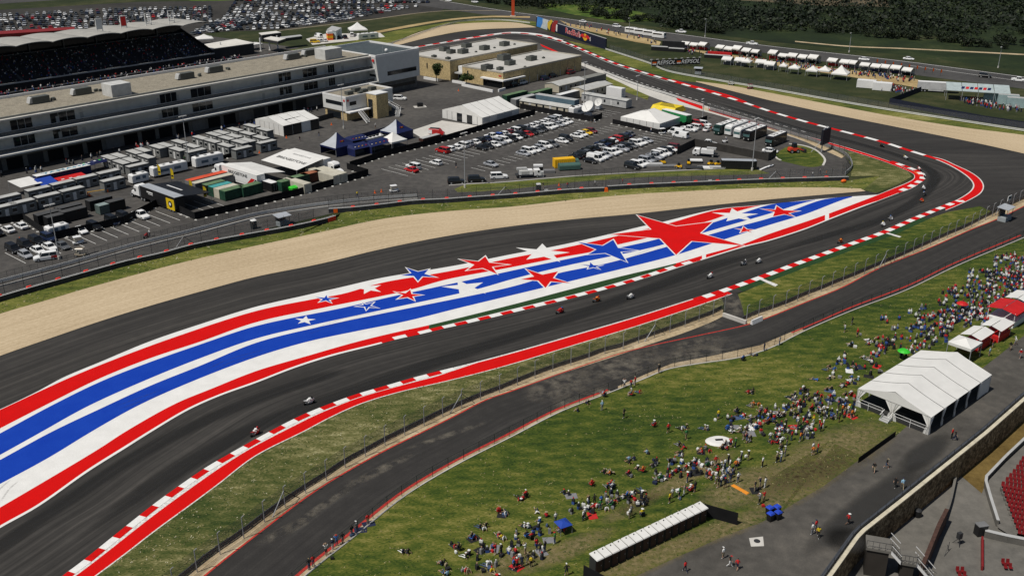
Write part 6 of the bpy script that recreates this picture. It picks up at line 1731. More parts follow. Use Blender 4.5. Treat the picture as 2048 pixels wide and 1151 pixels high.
for u, v, lb in ((1326,327, 'round yellow machine beside the dark cars'),(1357,336, 'low yellow machine, left of the pallets'),(1377,328, 'yellow machine at the back of the pallets'),(1422,330, 'yellow machine, right of the pallets'),(1436,331, 'yellow machine nearest the black container trailer')):
	machine('small ' + lb if not lb.startswith('low') else lb, u, v, RND.uniform(0,3), YELLOW, .8)
for i, (u, v, w, d, h, m, lb) in enumerate(((1391,325,4,2.2,.9, BLK, 'black crate with white lid in the equipment yard'),(1389,337,5,2.6,.5, DARKG, 'dark flat pallet stack in the equipment yard'),(1410,336,4.5,2.4,.35, WHITE, 'white flat panel stack in the equipment yard'),(1434,336,4.6,2.2,.5, LGREY, 'grey flat trailer bed in the equipment yard'),(1308,331,5,2.2,.7, LGREY, 'grey barrier stack at the left of the equipment yard'),(1336,334,5,2.2,.6, MIDG, 'grey fence panel stack in the equipment yard'),(1080,353,2.2,1.6,1.5, LGREY, 'pale wire crate beside the white tow truck'),(1076,340,3,1.6,1.6, BLK, 'black crate behind the white tow truck'),(1098,345,3.5,2,.8, MIDG, 'heap of grey fence panels by the green skips'))):
	r = thing('crate', lb, 'crate', P(u, v), math.radians(-4 + i))
	for k in range(3):
		mb = MB(); mb.box(-w / 2 + RND.uniform(0,.2), w / 2 - RND.uniform(0,.2),-d / 2 + RND.uniform(0,.2), d / 2 - RND.uniform(0,.2), h * k / 3 + .02, h * (k + 1) / 3); mb.build('layer', m if k < 2 else (WHITE if m in (BLK,) else m), r)
for i in range(3):
	r = thing('ramp', 'white loading ramp leaning in the equipment yard', 'ramp', P(1527 + i * 6,338 - i * 2), math.radians(40), 'white loading ramps')
	mb = MB(); mb.hexa([(-1.6,-.3,0),(1.6,-.3,.3),(1.6,.3,.3),(-1.6,.3,0)], [(-1.6,-.3,.15),(1.6,-.3,.5),(1.6,.3,.5),(-1.6,.3,.15)]); mb.build('deck', WHITE, r)
	mb = MB(); mb.box(1.3,1.5,-.3,.3,0,.3); mb.build('foot', DARKG, r)
# marshal shelters, portable toilets along the tyre wall, generator sets
def shelter(label, u, v, rz, h=2.4, w=2.6):
	r = thing('marshal_shelter', label, 'shelter', P(u, v), rz, 'marshal shelters')
	mb = MB(); mb.box(-w / 2, w / 2,-1.0,1.0,0,1.1); mb.build('parapet', M('shelter_grey', (.3,.33,.34),.5), r)
	for x, y in ((-1,-1),(1,-1),(1,1),(-1,1)):
		mb = MB(); mb.box(x * w / 2 - .05, x * w / 2 + .05, y - .05, y + .05,1.1, h); mb.build('post', DARKG, r)
	mb = MB(); mb.hexa([(-w / 2 - .5,-1.4, h),(w / 2 + .5,-1.4, h),(w / 2 + .5,1.4, h + .25),(-w / 2 - .5,1.4, h + .25)], [(-w / 2 - .5,-1.4, h + .1),(w / 2 + .5,-1.4, h + .1),(w / 2 + .5,1.4, h + .35),(-w / 2 - .5,1.4, h + .35)]); mb.build('roof', SILVER, r)
	mb = MB(); mb.box(-w / 2 + .1, w / 2 - .1,.6,.9,1.1, h - .2); mb.build('back_screen', GLASSD, r)
shelter('marshal shelter with a pale flat roof behind the left tyre wall', 566,450,.75)
shelter('marshal shelter with a pale roof by the catch fence at the right edge', 2008,440,.75,3.2,3.4)
shelter('small marshal shelter behind the far guard rail', 1396,148,-.3)
def porta(label, u, v, rz, col, group='single portable toilets'):
	r = thing('portable_toilet', label, 'toilet', P(u, v), rz, group)
	mb = MB(); mb.box(-.58,.58,-.58,.58,0,2.05); mb.build('body', col, r)
	mb = MB(); mb.hexa([(-.6,-.6,2.05),(.6,-.6,2.05),(.6,.6,2.05),(-.6,.6,2.05)], [(-.5,-.35,2.3),(.5,-.35,2.3),(.5,.35,2.3),(-.5,.35,2.3)]); mb.build('roof', WHITE, r)
	mb = MB(); mb.box(-.4,.4,-.62,-.58,.1,1.95); mb.build('door', DARKG, r)
porta('portable toilet with white roof behind the left tyre wall', 508,457,.75, DARKG)
porta('portable toilet with white roof behind the middle tyre wall', 1077,383,.2, DARKG)
r = thing('sign_board', 'white sign board on an arm above the right hand marshal shelter', 'sign', P(2017,432),.75)
mb = MB(); mb.tube((0,0,0),(.2,.6,4.4),.08,6); mb.build('post', GALV, r); mb = MB(); mb.box(-1.1,.9,.5,.6,4.0,5.2); mb.build('board', WHITE, r); mb = MB(); mb.box(-.8,.6,.48,.5,4.4,4.9); mb.build('digits_panel', DARKG, r)
# cones
def cone(u, v, lb):
	r = thing('traffic_cone', lb, 'cone', P(u, v),0, 'orange traffic cones')
	mb = MB(); mb.tube((0,0,.04),(0,0,.85),.24,8,0,.05); mb.build('body', ORANGE, r)
	mb = MB(); mb.box(-.3,.3,-.3,.3,0,.05); mb.build('base', ORANGE, r)
for u, v, lb in ((40,480, 'upper'),(46,485, 'lower')): cone(u, v, 'orange cone behind the black cars, %s one of two' % lb)
for u, v, lb in ((180,392, 'by the yellow barrier rail'),(208,382, 'at the right end of the yellow barrier rail'),(475,318, 'at the corner of the right cabin block'),(519,306, 'between two side on cabins'),(573,276, 'beside the lettered marquee'),(658,235, 'by the media building door'),(663,250, 'on the tarmac by the media building'),(750,386, 'left of the golf cart, left one'),(763,384, 'left of the golf cart, right one'),(1118,371, 'behind the middle tyre wall'),(917,182, 'on the open paddock by the shopfront')): cone(u, v, 'orange cone ' + lb)
r = thing('barrier_rail', 'low yellow barrier rail between two orange cones', 'barrier', P(196,387), GA - .3)
mb = MB(); mb.tube((-2.6,0,.8),(2.6,0,.8),.08,6); mb.build('rail', YELLOW, r)
for x in (-2.5,2.5):
	mb = MB(); mb.box(x - .15, x + .15,-.2,.2,0,.8); mb.build('foot', ORANGE, r)
r = thing('equipment_case', 'black case on a pale slab on the open paddock', 'case', P(840,214),.3)
mb = MB(); mb.box(-2.2,2.2,-1.6,1.6,0,.15); mb.build('slab', CONC_L, r); mb = MB(); mb.box(-1,1,-.7,.7,.15,1.5); mb.build('case', BLK, r)
r = thing('race_van', 'red white and black sponsor van in front of the middle marquee', 'van', P(873,270), math.radians(-15))
mb = MB(); mb.loft([section(-2.4,.95,.4,2.1), section(-.2,1.0,.35,2.2), section(1.2,1.0,.35,2.1), section(1.9,.95,.35,1.3), section(2.6,.8,.4,1.0)]); mb.build('body', PAINTS['red'], r)
mb = MB(); mb.box(-2.2,1.0,-.8,.8,2.18,2.25); mb.build('roof', BLK, r); mb = MB(); mb.box(-2.5,-1.2,-1.03,1.03,.6,1.8); mb.build('tail_panel', WHITE, r)
for sg in (-1,1):
	for x in (-1.5,1.6): wheel(r, x, sg * .9,.36,.24)
r = thing('stage_trailer', 'brown black stage trailer behind the fence by the middle marquee', 'trailer', P(860,281),.86)
mb = MB(); mb.box(-4,4,-1,1,.5,1.4); mb.build('body', M('stage_brown', (.05,.02,.015),.7), r); mb = MB(); mb.box(-3.8,3.8,-.9,.9,1.4,1.5); mb.build('deck', LGREY, r)
for sg in (-1,1): wheel(r, 0, sg * .9,.36,.24)
# yellow and green hospitality behind the hipped marquee
r = thing('team_awning', 'yellow awning with black stripes behind the hipped marquee', 'awning', P(1335,234), GA)
mb = MB(); mb.hexa([(-4,-5,2.4),(4,-5,2.4),(4,5,2.4),(-4,5,2.4)], [(-2.6,-4.6,4.2),(2.6,-4.6,4.2),(2.6,4.6,4.2),(-2.6,4.6,4.2)]); f = mb.build('fabric', M('awning_yellow', (.7,.52,.01),.5), r)
for i in range(4):
	mb = MB(); x = -2.3 + i * 1.2; mb.hexa([(x, -4.2 + i, 4.2),(x + .4,-4.2 + i, 4.2),(x + 1.3,2.5 + i * .4,4.2),(x + .9,2.5 + i * .4,4.2)], [(x, -4.2 + i, 4.23),(x + .4,-4.2 + i, 4.23),(x + 1.3,2.5 + i * .4,4.23),(x + .9,2.5 + i * .4,4.23)]); mb.build('stripe', BLK, f)
for x, y in ((-1,-1),(1,-1),(1,1),(-1,1)):
	mb = MB(); mb.tube((x * 3.9, y * 4.9,0),(x * 3.9, y * 4.9,2.4),.08,6); mb.build('leg', GALV, r)
trailer('white green and black race trailer behind the hipped marquee', P(1352,245), GA - R90 - .25, M('trailer_green', (.02,.22,.07),.5), WHITE, 12,3.6)
# ================================================================ grandstand and far side
CROWD_M = [M('crowd_white', (.6,.6,.58),.8), M('crowd_black', (.015,.015,.016),.8), M('crowd_red', (.42,.02,.02),.8), M('crowd_blue', (.03,.07,.25),.8), M('crowd_grey', (.2,.2,.2),.8), M('crowd_skin', (.35,.2,.13),.7), M('crowd_navy', (.012,.015,.035),.8)]
def crowd_mass(name, label, pts, seed=1, weights=(5,6,3,1,2,3), sit=True):
	rr = random.Random(seed); mb = MB()
	pool = [0] * weights[0] + [1] * weights[1] + [2] * weights[2] + [3] * weights[3] + [4] * weights[4] + [6] * weights[5]
	for p in pts:
		m = rr.choice(pool); a = rr.uniform(0,6.28); h = (rr.uniform(.75,.95) if sit else rr.uniform(1.3,1.5)); w = rr.uniform(.2,.26)
		c, s_ = math.cos(a), math.sin(a)
		def ring(z, k, q): return [(p[0] + k * (c * x - s_ * y * q), p[1] + k * (s_ * x + c * y * q), p[2] + z) for x, y in ((-1,-1),(1,-1),(1,1),(-1,1))]
		lm = rr.choice([1,6,4,3])
		mb.loft([ring(0, w * .9,.9), ring(h * .5, w * .95,.7)], lm)
		mb.loft([ring(h * .5, w * .95,.7), ring(h * .85, w, .6), ring(h, w * .5,.6)], m)
		mb.sphere((p[0], p[1], p[2] + h + .13),.11,.11,.14, rr.choice([5,1,1,0,2]),5,3)
	o = mb.build(name, CROWD_M); tag(o, label, 'crowd', kind='stuff'); return o
gsd = gthing('grandstand', 'long dark main grandstand with a scalloped pale roof', 'grandstand', 110,-386.9)
GL = 140.0
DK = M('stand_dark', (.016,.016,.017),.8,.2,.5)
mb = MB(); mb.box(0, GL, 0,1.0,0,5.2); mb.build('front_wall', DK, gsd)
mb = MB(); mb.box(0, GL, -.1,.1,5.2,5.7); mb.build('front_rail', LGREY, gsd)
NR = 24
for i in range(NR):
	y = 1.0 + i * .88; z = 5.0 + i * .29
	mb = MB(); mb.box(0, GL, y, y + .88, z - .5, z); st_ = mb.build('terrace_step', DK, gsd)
	mb = MB()
	for k in range(10): mb.box(k * 14.2 + .9, k * 14.2 + 13.5, y + .35, y + .8, z + .003, z + .42)
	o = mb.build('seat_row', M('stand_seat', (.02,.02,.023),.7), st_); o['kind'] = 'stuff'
for k in range(1,10):
	mb = MB(); mb.hexa([(k * 14.2 - .6,1,5.02),(k * 14.2 + .6,1,5.02),(k * 14.2 + .6,22,12.0),(k * 14.2 - .6,22,12.0)], [(k * 14.2 - .6,1,5.12),(k * 14.2 + .6,1,5.12),(k * 14.2 + .6,22,12.1),(k * 14.2 - .6,22,12.1)]); mb.build('aisle', M('aisle_grey', (.07,.07,.07),.8), gsd)
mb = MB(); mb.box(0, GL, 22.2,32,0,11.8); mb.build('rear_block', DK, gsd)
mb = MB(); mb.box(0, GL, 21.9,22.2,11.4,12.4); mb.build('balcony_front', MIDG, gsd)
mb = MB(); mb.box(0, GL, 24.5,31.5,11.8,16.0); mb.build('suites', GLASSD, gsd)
for k in range(10):
	mb = MB(); n = 10; x0 = k * 14.2
	lo, up = [], []
	for j in range(n + 1):
		x = x0 + 14.0 * j / n; zz = 18.3 + .9 * math.sin(math.pi * j / n) ** .8
		lo.append((x, 2.6 - 1.2 * math.sin(math.pi * j / n), zz)); up.append((x, 31,17.4 + .5 * math.sin(math.pi * j / n)))
	vs = lo + up + [(p[0], p[1], p[2] - .25) for p in lo] + [(p[0], p[1], p[2] - .25) for p in up]; m_ = n + 1
	fs = []
	for j in range(n):
		fs += [(j, j + 1, m_ + j + 1, m_ + j),(2 * m_ + j + 1,2 * m_ + j, 3 * m_ + j, 3 * m_ + j + 1),(j + 1, j, 2 * m_ + j, 2 * m_ + j + 1)]
	mb.add(vs, fs); mb.build('roof_vault', M('canopy_pale', (.34,.33,.3),.7,.1,.3), gsd)
	mb = MB(); mb.tube((x0,24,5),(x0,24,16.2),.3,8); mb.build('column', MIDG, gsd)
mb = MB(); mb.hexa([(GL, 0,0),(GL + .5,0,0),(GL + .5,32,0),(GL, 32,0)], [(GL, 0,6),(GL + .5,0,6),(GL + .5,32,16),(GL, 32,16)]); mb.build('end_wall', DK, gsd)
for u, v, m in ((199,57, SILVER),(248,54, REDF),(297,48, None),(343,42, None)):
	a = aon(u, v, -400)[0] - 110
	fr = MB()
	for q in ((-1.4,-1.15),(1.15,1.4)): fr.box(a + q[0], a + q[1], 13,13.3,18.0,23.6)
	fr.box(a - 1.15, a + 1.15,13,13.3,23.3,23.6); fr.box(a - 1.15, a + 1.15,13,13.3,19.2,19.5)
	f = fr.build('roof_sign', TENT_W, gsd)
	if m is not None:
		mb = MB(); mb.box(a - 1.14, a + 1.14,13.05,13.2,19.51,23.29); mb.build('sign_panel', m, f)
	else:
		mb = MB(); mb.hexa([(a - 1.1,13.05,19.5),(a - .8,13.05,19.5),(a - .8,13.2,19.5),(a - 1.1,13.2,19.5)], [(a + .8,13.05,23.3),(a + 1.1,13.05,23.3),(a + 1.1,13.2,23.3),(a + .8,13.2,23.3)]); mb.build('sign_brace', TENT_W, f)
rr = random.Random(5); pts = []
for i in range(NR):
	for k in range(45):
		x = rr.uniform(38, GL - 1)
		if rr.random() < .62: pts.append(GP(110 + x, -386.9 - (1.5 + i * .88),5.05 + i * .29))
crowd_mass('seated_crowd', 'crowd seated in the shade of the main grandstand', pts, 2,(3,9,2,1,4,5))
lt = gthing('lower_terrace', 'low open terrace of bleachers between the grandstand and the track', 'bleachers', 110,-370)
for i in range(6):
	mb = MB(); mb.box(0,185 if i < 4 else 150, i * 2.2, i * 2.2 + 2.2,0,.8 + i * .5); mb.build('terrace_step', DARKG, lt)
mb = MB(); mb.box(0,185,-.3,-.1,.0,1.9); mb.build('front_rail', LGREY, lt)
pts = [GP(110 + rr.uniform(20,184 if i < 4 else 149),-370 - (i * 2.2 + rr.uniform(.3,1.9)),.8 + i * .5) for i in range(6) for k in range(120)]
crowd_mass('seated_crowd', 'crowd on the sunlit lower terrace behind the pit building', pts, 3)
# pit wall and main straight side details
mb = MB(); polystrip(mb, resample([GP(60,-345), GP(250,-345), GP(330,-338)], step=10),0,1.3,.4); ob = mb.build('pit_wall', CONC_L); tag(ob, 'pale concrete pit wall beyond the pit building', 'wall')
def prism_px(name, label, cat, roof, z, wall, top, zb=0.0, group=None, ov=.0):
	pts = [P(u, v, z) for u, v in roof]
	c_ = sum(pts, Vector()) / len(pts)
	if (pts[1] - pts[0]).cross(pts[2] - pts[1]).z < 0: pts = pts[::-1]
	r = thing(name, label, cat, Vector((c_.x, c_.y, 0)),0, group)
	L0 = [Vector((p.x - c_.x, p.y - c_.y, zb)) for p in pts]; L1 = [Vector((p.x, p.y, z - .3)) for p in L0]
	mb = MB(); mb.hexa(L0, L1); mb.build('wall', wall, r)
	L2 = [p * 1.03 for p in L1]
	for p in L2: p.z = z - .3
	L3 = [Vector((p.x, p.y, z)) for p in L2]
	mb = MB(); mb.hexa(L2, L3); mb.build('roof', top, r)
	return r
WR = M('white_roof', (.62,.6,.55),.8,.1,.2)
prism_px('concession_hall', 'wide white roofed hall right of the grandstand', 'building', [(397.5,90.5),(406,100),(507,86),(471,78)], 5, DARKG, WR)
prism_px('entrance_canopy', 'small white flat canopy on columns right of the hall', 'canopy', [(528,77),(556,82),(571,77),(542,73)], 6, DARKG, WR, 4.5)
prism_px('walkway_roof', 'pale curved walkway roof beside the small canopy', 'canopy', [(560,74),(563,77.5),(604,72),(600,69.5)], 5, DARKG, LGREY, 3.5)
prism_px('service_building', 'low white roofed building behind the small canopy', 'building', [(518,66),(524,70),(562,65),(552,62)], 3.5, DARKG, WR)
for u, v in ((421,111),(435,109.5),(464.5,105),(481,102.5),(497,100),(511,98.5)):
	pagoda('canopy_tent', 'small white flat canopy tent in front of the hall', u, v, 5.5,2.7,3.3,(TENT_W,), GA, 'canopy tents by the hall')
for u, v in ((443,112),(522,103),(540,101),(556,98)):
	r = thing('flag_column', 'slim white column in front of the canopies', 'column', P(u, v),0, 'white columns'); mb = MB(); mb.tube((0,0,.3),(0,0,6.2),.35,8); mb.build('shaft', WHITE, r); mb = MB(); mb.box(-.6,.6,-.6,.6,0,.3); mb.build('base', CONC_L, r)
pagoda('canopy_tent', 'small white peaked tent behind the hall', 410,88,8,3,4.8,(TENT_W,),.4, 'canopy tents by the hall')
rb_ = prism_px('red_pavilion', 'long red roofed pavilion behind the grandstand roof', 'pavilion', [(-60,72),(-60,66),(146,54),(146,59)], 6, M('red_wall', (.1,.008,.01),.8), M('red_roof_dull', (.2,.012,.014),.8))
prism_px('tan_pavilion', 'long tan roofed row of booths behind the grandstand roof', 'pavilion', [(-40,84),(-30,79),(96,70),(90,75)], 4, DARKG, M('tan_roof', (.4,.33,.23),.8))
# yard behind the stadium bend
prism_px('metal_shed', 'pale metal shed in the small yard', 'shed', [(654,59),(672,62),(683,56),(664,52)], 4.5, M('shed_blue', (.35,.42,.43),.6), LGREY)
pagoda('pagoda_tent', 'white peaked tent in the small yard', 716,70,9,3.2,6.5,(TENT_W,),.3)
white_trailer('grey trailer beside the peaked tent in the small yard', 735,66,11,3.2,.55)
r = thing('kiosk', 'orange and yellow banded kiosk in the small yard', 'kiosk', P(660,80),.4)
for i, m in enumerate((ORANGE, YELLOW, ORANGE, WHITE)):
	mb = MB(); mb.box(-1.4,1.4,-1.4,1.4, i * 1.1, i * 1.1 + 1.1); mb.build('band', m, r)
for u, v, k, c in ((637,75, 'van', 'white'),(704,73, 'van', 'white'),(690,77, 'SUV', 'black'),(675,78, 'SUV', 'black'),(650,83, 'sedan', 'white'),(630,86, 'SUV', 'yellow'),(641,84, 'sedan', 'white')):
	car(k, c, P(u, v), RND.uniform(0,3), 'in the small yard behind the stadium bend', 'cars in the small yard')
# overflow car park cars: the nearest as things, the rest as one mass
far = []
rr = random.Random(9)
def lot(poly_rows):
	for (p0, p1, n_) in poly_rows:
		a, b = P(*p0), P(*p1)
		n = int((b - a).length / 2.9)
		for i in range(n):
			if rr.random() < .14: continue
			far.append((a.lerp(b, (i + .5) / n) + Vector((rr.uniform(-.5,.5), rr.uniform(-.5,.5),0)), math.atan2((b - a).y, (b - a).x) + R90 + rr.uniform(-.08,.08) + (math.pi if rr.random() < .5 else 0)))
rows_ = []
for i in range(11):      # right hand part, curving rows
	t = i / 10
	rows_.append(((430 + 40 * t, 62 - 60 * t),(560 + 120 * t, 57 - 56 * t),0))
	rows_.append(((560 + 120 * t, 57 - 56 * t),(700 + 170 * t, 38 - 30 * t) if i < 9 else (860,6),0))
for i in range(6):
	rows_.append(((380 + 10 * i, 70 - 5 * i),(470 + 12 * i, 60 - 5 * i),0))
for i in range(9):
	rows_.append(((-40,70 - 4.4 * i),(200,55 - 4.0 * i),0)); rows_.append(((205,54.5 - 4.0 * i),(425,44 - 3.4 * i),0))
lot(rows_)
far.sort(key=lambda q: q[0].y)
fm = MB()
def far_car_mesh():
	mb = MB()
	mb.loft([[(x, -w, .25),(x, w, .25),(x, w, z),(x, -w, z)] for x, w, z in ((-2.35,.8,.8),(-2.1,.92,.95),(1.3,.92,.95),(2.1,.9,.8),(2.35,.8,.6))], 0)
	mb.loft([[(x0,-w, z),(x1,-w, z),(x1, w, z),(x0, w, z)] for x0, x1, w, z in ((-1.9,1.2,.84,.94),(-1.4,.5,.68,1.48))], 1)
	mb.box(-1.38,.48,-.66,.66,1.48,1.54,0)
	for x in (-1.45,1.45): mb.tube((x, -.93,.33),(x, .93,.33),.33,8,2)
	return mb
FC = far_car_mesh(); fme = FC.mesh('far_car')
for m in (BASEP, GLASSC, RUBBER): fme.materials.append(m)
nind = max(0, min(len(far),300 - NCAR[0]))
mass = {}
for i, (p, rz_) in enumerate(far):
	col = rr.choice(['white'] * 7 + ['silver'] * 5 + ['black'] * 9 + ['grey'] * 5 + ['dark blue'] * 3 + ['red', 'maroon'])
	if i < nind:
		o = put('parked_car', fme, None, p, rz_)
		o.material_slots[0].link = 'OBJECT'; o.material_slots[0].material = PAINTS[col]
		tag(o, '%s car in the overflow car park near the grandstand end' % col, 'car', 'cars in the overflow car park')
	else:
		mass.setdefault(col, []).append((p, rz_))
mbm = MB(); cl_ = sorted(mass); mats_ = [PAINTS[c] for c in cl_] + [GLASSC, RUBBER]
for ci, c in enumerate(cl_):
	for p, rz_ in mass[c]:
		cs, sn = math.cos(rz_), math.sin(rz_); o = len(mbm.v)
		mbm.v += [(p.x + cs * x - sn * y, p.y + sn * x + cs * y, z) for x, y, z in FC.v]
		mbm.f += [tuple(i + o for i in f) for f in FC.f]
		mbm.m += [ci if m == 0 else len(cl_) + m - 1 for m in FC.m]
if mbm.v:
	ob = mbm.build('parked_car_mass', mats_); tag(ob, 'hundreds of cars filling the far overflow car park', 'cars', kind='stuff')
# ---------------------------------------------------------------- billboard wall at the stadium bend
wl_, wr_ = P(1072,52.5), P(1211,99)
wd = (wr_ - wl_); WLn = wd.length; wd.normalize()
bw = thing('billboard_wall', 'long dark blue billboard wall with a drink brand name and two bulls', 'billboard', wl_, math.atan2(wd.y, wd.x))
def onwall(u, v):
	c_ = Vector((0,0, CAM_H)); d = P(u, v) - c_
	n_ = Vector((-wd.y, wd.x, 0)); t = (wl_ - c_).dot(n_) / d.dot(n_); q = c_ + d * t
	return (q - wl_).dot(wd), q.z
mb = MB(); mb.box(0, WLn, 0,.6,0,5.0); mb.build('panel', M('billboard_navy', (.006,.009,.03),.5,.1), bw)
mb = MB(); mb.box(0, WLn, -.02,.62,5.0,5.12); mb.build('top_rail', LGREY, bw)
for i in range(12):
	mb = MB(); x = 3 + i * WLn / 12; mb.tube((x, 2.4,0),(x, .6,4.2),.1,5); mb.build('stay', GALV, bw)
def wallpoly(name, pts, mat, d=.05, y=None):
	q = [onwall(u, v) for u, v in pts]
	mb = MB(); n = len(q)
	mb.add([(x, -d, z) for x, z in q] + [(x, 0, z) for x, z in q], [tuple(range(n)), tuple(range(2 * n - 1, n - 1,-1))] + [(i, i + n, (i + 1) % n + n, (i + 1) % n) for i in range(n)])
	o = mb.build(name, mat, bw)
	bm = bmesh.new(); bm.from_mesh(o.data); bmesh.ops.recalc_face_normals(bm, faces=bm.faces); bm.to_mesh(o.data); bm.free()
	return o
zc = lambda x, y: (1060 + x / 11.378,20 + y / 11.378)
wallpoly('blue_field', [zc(170,150), zc(310,195), zc(300,430), zc(150,385)], M('sky_blue', (.03,.2,.55),.5),.04)
wallpoly('pale_field', [zc(290,200), zc(420,240), zc(390,470), zc(235,420), zc(290,300)], M('ice_white', (.5,.55,.56),.5),.06)
wallpoly('yellow_patch', [zc(400,290), zc(480,220), zc(520,260), zc(470,350), zc(450,470), zc(400,400)], M('patch_yellow', (.6,.42,.03),.5),.08)
wallpoly('red_patch', [zc(500,330), zc(560,240), zc(640,250), zc(600,400), zc(560,520), zc(480,500)], M('patch_red', (.28,.02,.02),.5),.1)
wallpoly('white_patch', [zc(600,330), zc(630,350), zc(620,500), zc(590,480)], WHITE, .12)
t0, z0 = onwall(*zc(812,480)); t1, z1 = onwall(*zc(1130,590))
mid = (t0 + t1) / 2; wspan = t1 - t0
MX = basis((1,0,0),(0,0,1),(mid, -.04,2.75))
RB_T = M('brand_red', (.6,.02,.02),.5)
for mat_, off, ex, yy in ((WHITE, .07,.02,-.05),(RB_T, -.02,.03,-.09)):
	o = text_part('RedBull', 4.0, mat_, bw, basis((1,0,0),(0,0,1),(mid, yy, 2.75)), extrude=ex, offset_=off, xs=1.0)
	k = wspan / max(.1, o.dimensions.x)
	o.data.transform(Matrix.Diagonal((k, 1,1,1)))
# two red bulls before a yellow sun
sx, sz = onwall(*zc(1255,620)); hw_ = (onwall(*zc(1370,660))[0] - onwall(*zc(1150,590))[0]) / 2
mb = MB(); n = 20; mb.add([(sx + hw_ * .42 * math.cos(2 * math.pi * i / n),-.07,2.6 + 1.75 * math.sin(2 * math.pi * i / n)) for i in range(n)], [tuple(range(n))]); mb.build('sun_disc', M('sun_yellow', (.72,.42,.02),.5), bw)
for sg in (-1,1):
	prof = [(.05,.3),(.18,.75),(.45,.95),(.75,.7),(.98,.15),(1.05,-.5),(.9,-.45),(.78,-.1),(.6,-.25),(.5,-.7),(.38,-.65),(.38,-.2),(.2,-.1),(.1,-.45),(.02,-.3)]
	mb = MB(); q = [(sx + sg * x * hw_, -.11,2.7 + z * 1.35) for x, z in prof]; mb.add(q, [tuple(range(len(q))) if sg < 0 else tuple(range(len(q)))[::-1]]); o = mb.build('bull', RB_T, bw)
	mb = MB(); q = [(sx + sg * x * hw_, -.10,2.72 + z * 1.5) for x, z in ((.98,.3),(1.12,.6),(1.1,.1),(1.15,-.8),(1.0,-.75),(.95,-.2))]; mb.add(q, [tuple(range(len(q))) if sg < 0 else tuple(range(len(q)))[::-1]]); mb.build('bull_outline', WHITE, bw)
# advertising boards behind the barrier
def onplane(A, B, u, v):
	d_ = (B - A).normalized(); n_ = Vector((-d_.y, d_.x, 0)); c_ = Vector((0,0, CAM_H)); d = P(u, v) - c_
	t = (A - c_).dot(n_) / d.dot(n_); q = c_ + d * t
	return (q - A).dot(d_), q.z
A_, B_ = P(1303,136), P(1400,131)
dd = (B_ - A_); LL = dd.length
ab = thing('advert_boards', 'black oil company advert boards on a frame behind the far barrier', 'advert boards', A_, math.atan2(dd.y, dd.x))
for k in range(2):
	mb = MB(); mb.box(k * LL / 2 + .1,(k + 1) * LL / 2 - .1,0,.2,.6,3.3); b = mb.build('board', BLK, ab)
	text_part('REPSOL', 2.3, WHITE, b, basis((1,0,0),(0,0,1),(k * LL / 2 + LL * .29,-.02,1.95)), extrude=.02, shear=.25, offset_=.03, xs=1.12)
	mb = MB(); x = k * LL / 2 + LL * .055; mb.box(x - .9, x + .9,-.04,0,1.3,1.8); mb.build('emblem_base', WHITE, b)
	mb = MB(); mb.box(x - .9, x + .9,-.04,0,1.82,2.5); mb.build('emblem_top', ORANGE, b)
for i in range(9):
	mb = MB(); mb.box(LL * i / 8 - .08, LL * i / 8 + .08,.22,.4,0,3.6); mb.build('post', GALV, ab)
	mb = MB(); mb.box(LL * i / 8 - .5, LL * i / 8 + .5,.2,.9,3.35,3.55); mb.build('cap', LGREY, ab)
# ---------------------------------------------------------------- vendor tents
def vendor_proto():
	r = thing('vendor_tent', 'tent', 'tent')
	mb = MB(); w, d = 2.2,2.4
	mb.quad((-w, -d, 2.5),(w, -d, 2.5),(w, 0,3.5),(-w, 0,3.5)); mb.quad((-w, 0,3.5),(w, 0,3.5),(w, d, 2.5),(-w, d, 2.5)); mb.build('roof', TENT_W, r)
	mb = MB(); mb.box(-w, w, -d - .01,-d + .01,2.05,2.5); mb.build('valance', TENT_W, r)
	mb = MB(); mb.box(-w, w, d - .02, d, .05,2.5); mb.build('back_wall', TENT_W, r)
	for x in (-w + .05, w - .05):
		for y in (-d + .05, d - .05):
			mb = MB(); mb.tube((x, y, 0),(x, y, 2.5),.05,5); mb.build('leg', LGREY, r)
	mb = MB(); mb.box(-w * .9, w * .9,-.6,.6,0,1.0); mb.build('counter', MIDG, r)
	return proto(r)
VT = vendor_proto()
vl = resample(pxline([(1372,96),(1440,104),(1536,116),(1660,131),(1815,150)]), step=4.7)
for i, p in enumerate(vl):
	if i in (3,9,15): continue
	o = dup(VT, p + Vector((RND.uniform(-.5,.5), RND.uniform(-1.2,1.2),0)), dirang(vl, i) + RND.uniform(-.04,.04), 'white vendor tent in the long row beside the access road', 'vendor tents in the long row', {'mid_grey': RND.choice([MIDG, REDF, NAVY, WHITE, BLACK])})
	k = RND.uniform(.85,1.12); o.scale = (RND.uniform(.9,1.0), k, k)
for u, v in ((1455,129),(1480,131),(1522,135),(1540,139)):
	dup(VT, P(u, v), math.radians(-30), 'white vendor tent standing in front of the long row', 'vendor tents in front')
for u, v, w, h in ((1566,143,3.2,3.8),(1588,147,4.4,4),(1624,152,4.8,4.4),(1648,152,4.8,4.4),(1680,158,6.5,6),(1493,134,4,4)):
	pagoda('vendor_pagoda', 'white peaked vendor tent on the grass below the long row', u, v, w, 2.6, h * .85 + .6,(TENT_W,), math.radians(-28), 'peaked vendor tents')
for u, v in ((1734,166),(1766,171)):
	container('vendor_kiosk', 'white boxy vendor kiosk at the end of the long row', u, v - 6,3,7,3,3,1, WHITE, WHITE, 'kiosk', 'boxy vendor kiosks', False, math.radians(-25), False)
r = thing('stage', 'black stage with a white edge beside the vendor tents', 'stage', P(1338,101), math.radians(-22))
